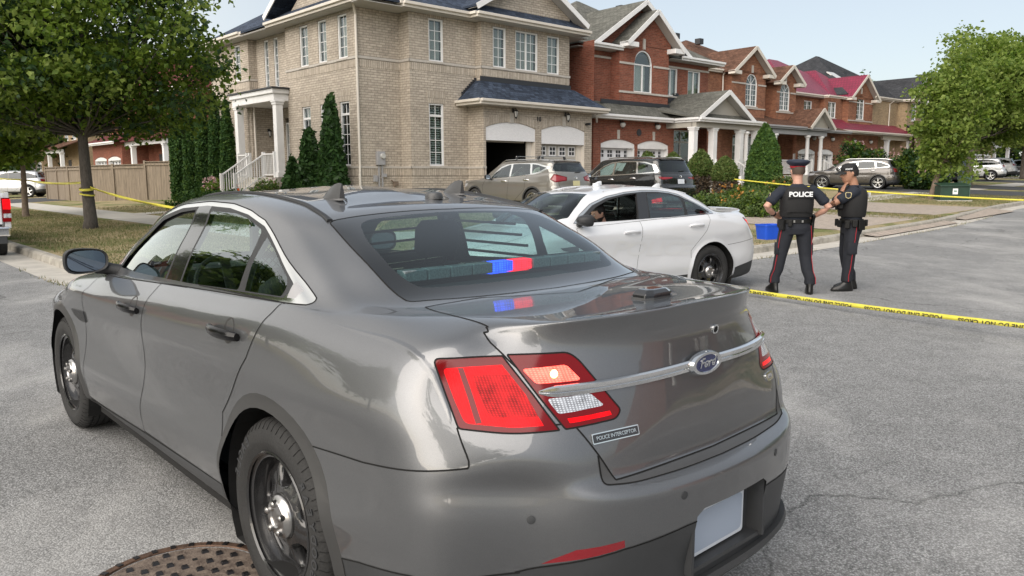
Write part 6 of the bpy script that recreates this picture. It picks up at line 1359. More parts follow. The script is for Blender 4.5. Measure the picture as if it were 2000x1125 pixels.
# ------------------------------------------------------------------ the two police sedans
FD_T = [(2.27, 1.034), (2.11, 1.180), (1.90, 1.310), (1.66, 1.396), (1.36, 1.446), (1.06, 1.466), (.80, 1.462), (.60, 1.440), (.42, 1.400), (.17, 1.294), (-.02, 1.206), (-.115, 1.165), (-.125, 1.147), (-.10, 1.137), (.04, 1.1335)]
def sedan_body(e=0):
 B = Body(sedan_rows(), 5)
 left = lambda c, n: c.y > .35
 up = lambda c, n: c.z > .98 and c.y > .35
 # glasshouse
 B.cut('window_trim', roundpoly(FD_T, .03), 'side', lambda c, n: c.z > 1.0 and c.y > .5 and c.x < 2.4)
 ins = [(2.20, 1.054), (2.07, 1.170), (1.88, 1.292), (1.65, 1.377), (1.36, 1.427), (1.06, 1.447), (.80, 1.443), (.60, 1.422), (.425, 1.382), (.20, 1.287), (.03, 1.205), (-.005, 1.184), (.045, 1.148)]
 B.cut('window_rubber', ins, 'side', up, ['window_trim'])
 B.cut('front_glass', roundpoly([(2.13, 1.068), (2.02, 1.155), (1.84, 1.270), (1.63, 1.355), (1.36, 1.407), (1.165, 1.425), (1.20, 1.30), (1.245, 1.096)], .02), 'side', up, ['window_rubber'])
 B.cut('pillar_cover', [(1.235, 1.096), (1.065, 1.103), (1.005, 1.45), (1.15, 1.45)], 'side', up, ['window_rubber'])
 B.cut('rear_glass', roundpoly([(1.045, 1.106), (.99, 1.425), (.72, 1.423), (.60, 1.408), (.43, 1.366), (.418, 1.30), (.432, 1.135)], .02), 'side', up, ['window_rubber'])
 B.cut('quarter_glass', roundpoly([(.392, 1.138), (.378, 1.235), (.388, 1.352), (.24, 1.296), (.07, 1.215), (.045, 1.19), (.058, 1.152)], .015), 'side', up, ['window_rubber'])
 B.cut('corner_cap', [(-.035, 1.155), (-.045, 1.180), (.018, 1.208), (.018, 1.152)], 'side', up, ['window_trim', 'window_rubber'])
 B.cut('screen_band', roundpoly([(.165, .583), (-.095, .611), (-.282, .610), (-.395, .604), (-.457, .431), (-.491, .222), (-.505, -.01), (.14, -.01)], [.03, .1, .1, .03, .1, .1, 0, 0]), 'top', lambda c, n: c.z > 1.12 and c.x < .5)
 B.cut('rear_screen', roundpoly([(.112, -.01), (.112, .44), (.085, .490), (-.035, .54), (-.234, .555), (-.340, .520), (-.362, .445), (-.390, .279), (-.405, -.01)], [0, .05, .05, .1, .1, .06, .05, .1, 0]), 'top', lambda c, n: c.z > 1.12 and c.x < .5, ['screen_band'])
 B.cut('windscreen', roundpoly([(1.92, -.01), (1.86, .42), (1.82, .54), (2.26, .712), (2.44, .64), (2.56, .48), (2.63, .2), (2.65, -.01)], .03), 'top', lambda c, n: c.z > 1.03 and c.x > 1.5)
 B.cut('hood', [(2.66, -.01), (2.60, .3), (2.50, .60), (2.62, .74), (3.3, .74), (3.62, .60), (3.70, -.01)], 'top', lambda c, n: c.z > .75 and c.x > 2.3, ['body'])
 # doors
 B.cut('rear_door', [(1.6, .335), (.40, .355), (.40, .667), (1.6, .667)], 'side', left, ['body']); B.cut('rear_door', [(1.6, .66), (.406, .66), (.30, .760), (.124, .932), (.045, 1.06), (.02, 1.1345), (1.27, 1.0806), (1.6, 1.0648)], 'side', left, ['body'])
 B.cut('front_door', [(2.413, .292), (1.375, .335), (1.315, .68), (1.245, .95), (1.245, 1.0815), (2.2, 1.0372), (2.25, 1.02), (2.34, .62)], 'side', left, ['body', 'rear_door'])
 # bumper, sill cladding, lower valance
 B.cut('rear_bumper', [(-1.6, .1), (-.25, .1), (-.275, .889), (-1.6, .889)], 'side', None, ['body'])
 B.cut('body', roundpoly([(-.20, .681), (-.60, .738), (-.975, .772), (-.895, .900), (-.20, .900)], [0, .2, .06, 0, 0], 6), 'side', left, ['rear_bumper'])
 B.cut('sill', [(2.6, .1), (-.0, .1), (.0, .362), (.457, .355), (1.4, .330), (2.6, .272)], 'side', left)
 B.cut('valance', [(-1.04, .1), (-.40, .1), (-.43, .377), (-.57, .412), (-.813, .458), (-1.04, .476)], 'side', left)
 B.cut('valance', [(-.01, .1), (.9, .1), (.9, .40), (.78, .455), (.671, .488), (.56, .514), (.46, .532), (.245, .552), (-.01, .560)], 'rear', lambda c, n: c.x < -1.03, ['rear_bumper'])
 B.cut('reflector', [(.655, .500), (.63, .518), (.585, .545), (.464, .560), (.460, .536), (.56, .518)], 'rear', lambda c, n: c.x < -.9)
 B.cut('plate_hole', [(-.01, .382), (.195, .382), (.20, .40), (.20, .568), (.17, .588), (-.01, .588)], 'rear', lambda c, n: c.x < -1.1)
 B.cut('wheel_trim', circle(-.01, .36, .462, 44), 'side', left, ['body', 'rear_bumper', 'rear_door', 'front_door', 'sill', 'valance']); B.cut('wheel_trim_front', circle(2.87, .36, .455, 44), 'side', lambda c, n: c.y > .35 and c.x > 2.2, ['body', 'front_door', 'sill', 'valance'])
 B.cut('arch_hole', circle(-.01, .36, .410, 44), 'side', left); B.cut('arch_hole', circle(2.87, .36, .405, 44), 'side', left)
 # boot lid over face and deck
 B.cut('boot_lid', [(-.505, -.01), (-.491, .222), (-.457, .431), (-.395, .606), (-.66, .624), (-.853, .657), (-.95, .657), (-.95, -.01)], 'top', lambda c, n: c.z > 1.085, ['body'])
 B.cut('boot_lid', [(-.01, .716), (.45, .722), (.475, .728), (.50, .748), (.535, .801), (.566, .879), (.606, .98), (.641, 1.065), (.652, 1.085), (.657, 1.13), (.657, 1.3), (-.01, 1.3)], 'rear', lambda c, n: c.x < -.84, ['body', 'rear_bumper'])
 B.cut('bumper_step', roundpoly([(-1.10, -.01), (-1.10, .49), (-1.172, .50), (-1.205, .40), (-1.232, .2), (-1.238, -.01)], [0, 0, .02, .1, .1, 0]), 'top', lambda c, n: c.x < -1.1 and .68 < c.z < .80 and n.z > .1, ['rear_bumper', 'body'])
 dg = lambda c, n: c.x < -.7 and c.y > .3
 B.cut('tail_lamp', roundpoly([(.008 + e, 1.066), (-.031 + e, .973), (-.071 + e, .887), (-.218, .871), (-.357, .875), (-.276, .967), (-.195, 1.068)], [.02, .02, .01, .05, .005, .02, .005]), 'diag', dg)
 B.cut('lid_lamp', roundpoly([(-.2, 1.071), (-.375, 1.073), (-.405, 1.052), (-.455, .995), (-.530, .905), (-.515, .884), (-.367, .876), (-.283, .972)], [.005, .03, .02, .03, .02, .015, .005, .02]), 'diag', dg)
 B.cut('lamp_glow', roundpoly([(-.020 + e, 1.040), (-.055 + e, .960), (-.088 + e, .900), (-.222, .886), (-.325, .889), (-.255, .968), (-.205, 1.046)], .015), 'diag', dg, ['tail_lamp'])
 B.cut('lamp_core', roundpoly([(-.100, 1.020), (-.135, .945), (-.160, .912), (-.302, .912), (-.250, .972), (-.212, 1.020)], .012), 'diag', dg, ['lamp_glow'])
 B.cut('lamp_bar', [(-.062, 1.040), (-.078, 1.040), (-.135, .900), (-.118, .898)], 'diag', dg, ['lamp_glow'])
 B.cut('brake_lens', roundpoly([(-.243, 1.033), (-.370, 1.040), (-.414, .998), (-.285, .994)], .012), 'diag', dg, ['lid_lamp']); B.cut('brake_bulb', circle(-.335, 1.018, .011, 12), 'diag', dg, ['brake_lens'])
 B.cut('reverse_lens', roundpoly([(-.315, .955), (-.438, .962), (-.480, .925), (-.348, .915)], .010), 'diag', dg, ['lid_lamp'])
 B.cut('lid_lamp_strip', [(-.372, .902), (-.380, .890), (-.502, .896), (-.496, .908)], 'diag', dg, ['lid_lamp'])
 # front end, mostly out of sight
 B.cut('headlamp', roundpoly([(2.20 + .55, .70), (2.35 + .55, .80), (2.50 + .28, .80), (2.95 + .12, .66), (3.0, .62)], .02), 'side', lambda c, n: False)
 B.cut('front_grille', roundpoly([(-.01, .50), (.42, .52), (.46, .74), (-.01, .75)], .03), 'rear', lambda c, n: c.x > 3.4, ['body', 'hood']); B.cut('headlamp', roundpoly([(.50, .66), (.80, .64), (.84, .72), (.52, .745)], .02), 'rear', lambda c, n: c.x > 3.3, ['body'])
 # wheel openings get a pressed lip
 def lip(v):
  cx = -.01 if v.co.x < 1.4 else 2.87; r = math.hypot(v.co.x - cx, v.co.z - .36); t = max(0, (.455 - r) / .045); v.co.y += .012 * min(1, t)
 B.shift('wheel_trim', lip); B.shift('wheel_trim_front', lip)
 return B
def chrome_bar(B, parent, zc, y1, mat):
 mb = MB(); P = []; n = 60; prof = [(.000, -.016), (.011, -.0155), (.013, -.004), (.008, -.002), (.008, .002), (.014, .004), (.013, .0125), (.006, .0165), (.0, .0165)]
 for i in range(n + 1):
  y = y1 * (1 - 2 * i / n); h = B.hit((-2, y, zc - .012 * (abs(y) / y1) ** 2), (1, 0, 0)); nn = B.normal(h); nn = Vector((nn.x, nn.y, 0)).normalized(); e = min(1, (1 - abs(1 - 2 * i / n)) * 14 + .25); P.append([h + nn * (a * e) + Vector((0, 0, b * e)) for a, b in prof])
 mb.grid(P); mb.add(P[0], [tuple(range(len(prof)))]); mb.add(P[-1], [tuple(range(len(prof)))]); return mb.obj('boot_trim_bar', MAT[mat], parent, smooth=True, auto=28)
def police_car(name, label, loc, rz, paintm, white=False):
 B = sedan_body(.115 if white else 0); R = thing(name, label, 'car', loc, rz); pm = paintm; trim = 'trim_chrome'
 B.part('body', pm, R, 0, 'body_shell'); B.part('hood', pm, R, 0); B.part('rear_bumper', pm, R); B.part('boot_lid', pm, R)
 for sd in (1, -1):
  for nm in ('front_door', 'rear_door'): B.part(nm, pm, R, sd)
  B.part('sill', 'clad', R, sd, 'sill_cladding'); B.part('window_trim', trim, R, sd); B.part('window_rubber', 'black_plastic', R, sd); B.part('pillar_cover', 'gloss_black', R, sd); B.part('corner_cap', 'gloss_black' if white else 'grey_trim', R, sd)
  B.part('rear_glass', 'side_glass', R, sd, 'rear_door_glass'); B.part('quarter_glass', 'side_glass', R, sd)
  tl = B.part('tail_lamp', 'lens_dark', R, sd); 
  for nm, m in (('lamp_glow', 'lens_lit'), ('lamp_core', 'lens_core'), ('lamp_bar', 'lens_dark')): B.part(nm, m, tl, sd, {'lamp_glow': 'lamp_lens', 'lamp_core': 'lamp_reflector', 'lamp_bar': 'lamp_rib'}[nm])
  ll = B.part('lid_lamp', 'lens_dark', R, sd, 'inner_tail_lamp'); lit = 'lens_hot' if (sd > 0 and not white) else 'lens_white'
  B.part('brake_lens', lit, ll, sd); B.part('brake_bulb', 'bulb' if (sd > 0 and not white) else 'lens_white', ll, sd, 'bulb'); B.part('reverse_lens', 'lens_white', ll, sd); B.part('lid_lamp_strip', 'lens_lit', ll, sd, 'lamp_strip'); B.part('reflector', 'reflector_red', R, sd, 'bumper_reflector')
  if B.faces('headlamp'): B.part('headlamp', 'lens_white', R, sd)
  
  for nm in ('wheel_trim', 'wheel_trim_front'): wt = B.part(nm, pm if white else 'arch_grey', R, sd, 'wheel_arch', normals=False); wt.data.set_sharp_from_angle(angle=rad(40))
 B.part('valance', 'clad', R, 0, 'lower_valance'); B.part('screen_band', 'frit', R, 0, 'rear_screen_border'); B.part('rear_screen', 'tint_glass', R); B.part('windscreen', 'car_glass', R); B.part('front_grille', 'black_plastic', R); B.part('bumper_step', 'grey_plastic', R, 0, 'bumper_step_pad')
 B.gaps(R, ['body', 'front_door', 'rear_door', 'boot_lid', 'rear_bumper', 'hood', 'tail_lamp', 'lid_lamp', 'window_trim', 'screen_band', 'sill', 'valance', 'wheel_trim', 'wheel_trim_front', 'bumper_step'], skip=[('body', 'wheel_trim'), ('body', 'wheel_trim_front'), ('front_door', 'wheel_trim_front'), ('wheel_trim', 'rear_bumper'), ('wheel_trim', 'front_door'), ('wheel_trim', 'rear_door')])
 inner_liner(B, ['body', 'window_trim', 'window_rubber', 'pillar_cover'], R)
 # driver's window: open gap above a lowered pane (grey), fully open (white)
 if not white:
  g = roundpoly([(2.13, 1.068), (2.02, 1.155), (1.90, 1.225), (1.68, 1.305), (1.45, 1.345), (1.18, 1.362), (1.20, 1.30), (1.245, 1.096)], .02); B.cut('front_pane', g, 'side', lambda c, n: c.y > .4, ['front_glass']); B.part('front_pane', 'side_glass', R, 1, 'front_door_glass', push=-.012)
  B.part('front_pane', 'side_glass', R, -1, 'front_door_glass', push=-.004)
 else: B.part('front_glass', 'side_glass', R, -1, 'front_door_glass')
 # number plate well
 wl = MB(); x0, x1 = -1.262, -1.215; wl.box(x1, x1 + .01, -.21, .21, .37, .60); wl.box(-1.275, x1, -.212, -.198, .375, .59); wl.box(-1.275, x1, .198, .212, .375, .59); wl.box(-1.262, x1, -.21, .21, .372, .386); wl.box(-1.28, x1, -.17, .17, .584, .592); wl.obj('plate_recess', MAT['clad'], R)
 pl = MB(); T = Matrix.Translation((-1.226, 0, .470)) @ Matrix.Rotation(rad(-90), 4, 'Z') @ Matrix.Rotation(rad(90), 4, 'X'); pl.prism(rrect(.305, .152, .012), -.002, .002, 'z', T); po = pl.obj('licence_plate', MAT['plate_white'], R)
 pb = MB(); pb.prism(rrect(.285, .128, .02), .0021, .003, 'z', T); pb.obj('plate_blank', MAT['plate_blank'], po)
 lv = MB(); P = []
 for i in range(25): y = .62 * (1 - i / 12); h = B.hit((-2, y, .36), (1, 0, 0)); P.append([h + Vector((dx, 0, dz)) for dx, dz in ((.01, -.02), (-.022, -.012), (-.028, -.03), (-.01, -.055), (.03, -.07))])
 lv.grid(P); lv.obj('rear_lip', MAT['clad'], R, smooth=True, auto=40)
 chrome_bar(B, R, .985, .600, 'chrome' if not white else 'trim_chrome')
 # oval maker's badge
 h = B.hit((-2, 0, .985), (1, 0, 0)); em = MB(); T = Matrix.Translation(h + Vector((-.012, 0, 0))) @ Matrix.Rotation(rad(-90), 4, 'Z') @ Matrix.Rotation(rad(90), 4, 'X') @ Matrix.Diagonal((1, .44, 1, 1))
 em.lathe([(.088, -.006), (.088, .004), (.080, .012), (.064, .012), (.060, .008)], 40, M=T); eo = em.obj('maker_badge', MAT['chrome'], R, smooth=True, auto=30); e2 = MB(); e2.lathe([(0, .009), (.061, .009)], 40, M=T); e2.obj('badge_field', MAT['emblem_blue'], eo)
 T2 = Matrix.Translation(h + Vector((-.0225, 0, .002))) @ Matrix.Rotation(rad(-90), 4, 'Z') @ Matrix.Rotation(rad(90), 4, 'X'); text_obj('Ford', .044, T2, 'chrome', eo, 'badge_lettering', .002, shear=.35, bold=.0006)
 kh = B.hit((-2, -.104, 1.075), (1, 0, 0)); k = MB(); Tk = Matrix.Translation(kh) @ Matrix.Rotation(rad(-97), 4, 'Y'); k.lathe([(.017, -.002), (.017, .004), (.011, .004)], 18, M=Tk); ko = k.obj('boot_lock', MAT['chrome'], R, smooth=True); k2 = MB(); k2.lathe([(.011, .003), (.0, .003)], 14, M=Tk); k2.obj('keyhole', MAT['gap'], ko)
 # name badge on the lid
 def on_lid(y, z, off=.003): h = B.hit((-2, y, z), (1, 0, 0)); return h, B.normal(h)
 h, nn = on_lid(.422, .842); xa = Vector((0, 0, 1)).cross(nn).normalized(); ya = nn.cross(xa); Mt = Matrix((xa, ya, nn)).transposed().to_4x4()
 bmb = MB(); bmb.prism(rrect(.164, .024, .002, 2), -.001, .003, 'z', Matrix.Translation(h) @ Mt); bo = bmb.obj('name_badge', MAT['gloss_black'], R); rim_ = MB(); rim_.prism(rrect(.170, .030, .003, 2), -.002, .002, 'z', Matrix.Translation(h) @ Mt); rim_.obj('badge_rim', MAT['chrome'], bo)
 text_obj('POLICE INTERCEPTOR', .0150, Matrix.Translation(h + nn * .0042) @ Mt, 'chrome', bo, 'badge_lettering', .001, spacing=.96)
 h, nn = on_lid(-.452, .855); xa = Vector((0, 0, 1)).cross(nn).normalized(); Mt = Matrix((xa, nn.cross(xa), nn)).transposed().to_4x4(); sb_ = MB(); sb_.prism(rrect(.075, .030, .012), -.001, .004, 'z', Matrix.Translation(h) @ Mt); so_ = sb_.obj('side_badge', MAT['chrome'], R); text_obj('AWD', .02, Matrix.Translation(h + nn * .0048) @ Mt, 'grey_trim', so_, 'badge_lettering', .001)
 for y, z in ((.679, .636), (.262, .652), (-.262, .652), (-.679, .636)):
  h, nn = on_lid(y, z); q = nn.to_track_quat('Z', 'Y').to_matrix().to_4x4(); m_ = MB(); m_.lathe([(.0125, -.001), (.0125, .0015), (.010, .0022), (0, .0022)], 16, M=Matrix.Translation(h) @ q); m_.obj('parking_sensor', MAT['clad' if not white else 'grey_plastic'], R, smooth=True)
 # puck light on the deck, fins, roof knob, drip mouldings
 h = B.hit((-.905, -.055, 2), (0, 0, -1)); T = Matrix.Translation(h) @ Matrix.Rotation(rad(90), 4, 'Z')
 def oct_(w_, d_, k): return [(a * w_ / 2, b * d_ / 2) for a, b in ((-1, -k), (-k, -1), (k, -1), (1, -k), (1, k), (k, 1), (-k, 1), (-1, k))]
 if not white:
  pk = MB(); loft(pk, [[T @ Vector((a, b, z)) for a, b in oct_(.15 * s, .085 * s, .62)] for z, s in ((-.004, 1), (.014, 1), (.020, .94), (.031, .72), (.033, .5))]); pko = pk.obj('deck_beacon', MAT['gloss_black'], R, bevel=.003)
  pc = MB(); loft(pc, [[T @ Vector((a, b, z)) for a, b in oct_(.156, .091, .62)] for z in (-.004, .006)]); pc.obj('beacon_base', MAT['grey_plastic'], pko)
 fins = [(.52, .355), (.60, -.375)] if not white else [(.52, .36), (.95, -.36)]
 fm = 'grey_plastic' if not white else 'white_paint'
 for fx_, fy_ in fins:
  h = B.hit((fx_, fy_, 3), (0, 0, -1)); T = Matrix.Translation(h + Vector((0, 0, -.004))); mb = MB(); rings = []
  for i, (xx, hh, ww) in enumerate(((.078, .010, .019), (.055, .027, .024), (.018, .050, .025), (-.018, .066, .023), (-.050, .072, .019), (-.076, .068, .014))):
   rings.append([T @ Vector((xx - .03 * (b_ if b_ > 0 else 0) * 0, a_ * ww * (1 - .55 * b_), b_ * hh)) for a_, b_ in ((-1, 0), (-1.0, .35), (-.75, .75), (-.35, 1), (.35, 1), (.75, .75), (1.0, .35), (1, 0))])
  loft(mb, rings); mb.lathe([(.04, -.002), (.038, .006)], 16, M=T @ Matrix.Diagonal((2.5, 1, 1, 1))); mb.obj('antenna_fin', MAT[fm], R, smooth=True, auto=32)
 h = B.hit((.395, -.10, 3) if not white else (1.35, .12, 3), (0, 0, -1)); T = Matrix.Translation(h) @ Matrix.Diagonal((1.1, 1, 1, 1)); mb = MB(); mb.lathe([(.040, -.004), (.040, .012), (.034, .024), (.018, .030), (0, .031)] if not white else [(.05, -.004), (.05, .02), (.046, .028), (.046, .042), (0, .043)], 20, M=T); mb.obj('roof_knob', MAT[fm], R, smooth=True, auto=35)
 mb = MB()
 for sg in (1, -1):
  pts = []
  for i in range(24):
   x = .165 + i * .062; y = float(np.interp(x, [.165, .43, .70, 1.6], [.575, .535, .535, .555])); h = B.hit((x, sg * y, 3), (0, 0, -1)); pts.append(h + B.normal(h) * .0005)
  P = []
  for i, p in enumerate(pts):
   w_ = .009 if 0 < i else .012; P.append([p + Vector((0, a * w_ * 1.2, b * .012)) for a, b in ((-1, 0), (-.7, .7), (.7, .7), (1, 0))])
  mb.grid(P); mb.add(P[0], [(0, 1, 2, 3)])
 mb.obj('drip_moulding', MAT['black_plastic' if not white else 'white_paint'], R, smooth=True, auto=40)
 # pressed crease running round the haunch and down beside the lamp
 for sd in (1, -1):
  cp = [(-.33, .838, 1.09), (-.48, .836, 1.098), (-.60, .826, 1.094), (-.69, .822, 1.080), (-.76, .818, 1.058), (-.805, .812, 1.02), (-.835, .809, .975), (-.862, .808, .93), (-.884, .812, .89)]
  cp = [tuple(Vector(a_).lerp(Vector(b_), t_)) for a_, b_ in zip(cp, cp[1:]) for t_ in (0, .25, .5, .75)] + [cp[-1]]; P = []
  for i, p in enumerate(cp):
   q = B.bvh.find_nearest(Vector((p[0], p[1] * sd, p[2])))[0]; nn = B.normal(q); a_ = Vector(cp[max(0, i - 1)]); b_ = Vector(cp[min(len(cp) - 1, i + 1)]); d = (b_ - a_).normalized(); d.y *= sd; s_ = nn.cross(d).normalized(); e = math.sin(PI * (i + .3) / (len(cp) - .4)) ** .7
   P.append([q + s_ * (w_ * .011 * (e * .7 + .3)) + nn * (h_ * .0042 * e - .0003) for w_, h_ in ((-1.6, -.1), (-.8, .25), (-.2, .85), (.1, 1), (.5, .55), (1.5, -.1))])
  m_ = MB(); m_.grid(P); m_.obj('body_crease', MAT[pm], R, smooth=True, auto=0)
 # mirrors, handles, fender vents
 for sd in (1, -1):
  mirror_part(R, (2.15, .955, 1.125), sd, w_=.215, h=.135)
  for hx, hz in ((1.44, .952), (.31, .998)): handle_part(B, R, hx, hz, sd, 'handle_black' if not white else pm, 'arch_grey' if not white else pm)
  v = slab(B, [(x, sd * 1.3, z) for x, z in ((2.55, .812), (2.285, .826), (2.275, .765), (2.40, .762), (2.50, .780))], (0, -sd, 0), .007); v.obj('fender_vent', MAT['black_plastic' if not white else 'grey_plastic'], R)
  for wx, wn in ((0, 0), (2.87, 1)):
   W = wheel(R, wx, .818, .36, sd)
   if sd > 0 and wn == 0 and not white:
    for txt, rr, a0, st in (('EAGLE', .302, 52, 8.5), ('GOODYEAR', .302, 200, 8.5)):
     vs_, fs_ = [], []
     for ci, ch in enumerate(txt):
      me = textmesh(ch, .048, .002, bold=.0012); a = rad(a0 - ci * st); Mx = Matrix.Rotation(-a, 4, 'Y') @ Matrix.Translation((rr, .1237, 0)) @ Matrix.Rotation(rad(90), 4, 'Y') @ Matrix.Rotation(rad(180), 4, 'Z') @ Matrix.Rotation(rad(-90), 4, 'X') if False else None
      rad_ = Vector((math.cos(a), 0, math.sin(a))); tan = Vector((math.sin(a), 0, -math.cos(a))); c = rad_ * rr + Vector((0, .1230, 0)); b0 = len(vs_)
      # seen from +y the wheel's x axis runs to the left, so letters run along -tan
      for v_ in me.vertices: q = c + (tan * v_.co.x) * 1 + rad_ * v_.co.y + Vector((0, v_.co.z, 0)); vs_.append(tuple(q))
      fs_ += [tuple(b0 + i for i in p.vertices) for p in me.polygons]; bpy.data.meshes.remove(me)
     tm = MB(); tm.add(vs_, fs_); tm.obj('tyre_lettering', MAT['clad'], W)
 liner(R, (-.01, 2.87), .425, .93)
 un = MB(); un.box(-1.0, 3.5, -.60, .60, .20, .26); un.box(.45, 2.40, -.88, .88, .20, .30); un.obj('underbody', MAT['under'], R)
 # cabin
 cab = MB(); cab.box(.1, 2.5, -.82, .82, .30, .34); cab.box(-.30, -.28, -.75, .75, .3, 1.12); cab.box(-.55, .12, -.62, .62, 1.11, 1.12); cab.obj('cabin_floor', MAT['carpet'], R)
 rings = [[Vector((2.05 + a * .55, b * 1.45 * s, z)) for a, b in rrect(1, 1, .2, 3)] for z, s in ((.65, .95), (.95, 1), (1.02, .98), (1.045, .9))]; d = MB(); loft(d, rings); d.box(1.75, 1.95, .22, .56, 1.0, 1.075); d.obj('dashboard', MAT['dash'], R, smooth=True, auto=40)
 sw = MB(); ts = Matrix.Translation((1.62, .38, .98)) @ Matrix.Rotation(rad(-65), 4, 'Y'); sw.tube([ts @ Vector((.185 * math.cos(a), .185 * math.sin(a), 0)) for a in lin(0, 2 * PI, 28)], .014, 6); sw.bar(ts @ Vector((-.18, 0, 0)), ts @ Vector((.18, 0, 0)), .05, .015); sw.obj('steering_wheel', MAT['dash'], R, smooth=True)
 seat_part(R, 1.15, .38); seat_part(R, 1.15, -.38)
 rs = MB(); loft(rs, [[Vector((.12 - .24 * t + a * .2, b * 1.25, .45 + .66 * t)) for a, b in rrect(1, 1, .15, 3)] for t in (0, .1, .9, 1)]); loft(rs, [[Vector((.1 + .5 * t, a * 1.25, .42 + b * .18)) for a, b in rrect(1, 1, .15, 3)] for t in (0, 1)]); rs.obj('rear_bench', MAT['seat'], R, smooth=True, auto=50)
 # prisoner partition: frame, slanted wire mesh, window bars
 pt = MB(); xq = .88
 for y in (-.60, 0.02, .60): pt.bar((xq, y, .5), (xq + .0, y * .93, 1.42), .03)
 pt.bar((xq, -.60, 1.08), (xq, .60, 1.08), .03); pt.bar((xq, -.56, 1.42), (xq, .56, 1.42), .03); pt.box(xq - .01, xq + .01, -.6, .6, .4, 1.06)
 for k in range(-9, 26):
  for sl in (1, -1):
   y0 = .06 + k * .035; a = (xq, y0, 1.09); b = (xq, y0 + sl * .33, 1.41)
   def clipy(p, q):
    t0, t1 = 0, 1; dy = q[1] - p[1]
    for lim, sgn in ((.05, 1), (.56, -1)):
     f0 = sgn * (p[1] - lim); f1 = sgn * (q[1] - lim)
     if f0 < 0 and f1 < 0: return None
     if f0 < 0: t0 = max(t0, f0 / (f0 - f1))
     elif f1 < 0: t1 = min(t1, f0 / (f0 - f1))
    if t1 - t0 < .05: return None
    L_ = lambda t: (p[0], p[1] + dy * t, p[2] + (q[2] - p[2]) * t); return L_(t0), L_(t1)
   c = clipy(a, b)
   if c: pt.bar(c[0], c[1], .0045)
 for k in range(5): z = 1.13 + k * .06; pt.bar((xq + .02, -.55 + .0 * k, z), (xq + .02, -.02, z - .02), .012)
 for sg in (-1,):
  for k in range(4): z = 1.15 + k * .06; pt.bar((.45, sg * .80 + sg * -.045 * k, z), (1.0, sg * .80 + sg * -.045 * k, z), .014)
 pt.obj('prisoner_partition', MAT['gloss_black'], R)
 # light bar on the parcel shelf
 lb = MB(); lb.box(-.27, -.20, -.53, .53, 1.185, 1.20); lb.box(-.205, -.195, -.53, .53, 1.185, 1.245); lo_ = lb.obj('parcel_shelf_lightbar', MAT['gloss_black'], R)
 lit = {5: 'led_blue', 4: 'led_red'} if not white else {1: 'led_red', 0: 'led_red'}
 for k in range(10):
  s_ = MB(); y = -.525 + k * .106; s_.box(-.262, -.21, y, y + .098, 1.203, 1.244); s_.obj('lamp_module', MAT[lit.get(k, 'led_off')], lo_, bevel=.003)
 return R, B
GREY, GB = police_car('police_car', 'grey unmarked police sedan in the foreground, tail lights lit, blue and red light inside', (-.1689, 3.2641, 0), rad(132.5814), 'grey_paint')
WHITE, WBD = police_car('police_car', 'white police sedan with pale ghosted lettering on its doors and open driver window', (2.195, 11.182, -.073), rad(212.741), 'white_paint', True)
WBD.project_text('POLICE', .245, 1.09, .725, WHITE, 'ghost_letter', shear=.22, sx=1.75, bold=.008, rot=-.05, spacing=.95); WBD.project_text('YORK REGIONAL', .072, .90, .868, WHITE, 'ghost_letter', sx=1.35, rot=-.05, bold=.002); WBD.project_text('552', .085, -.24, 1.105, WHITE, 'ghost_edge', sx=1.1, off=.003)
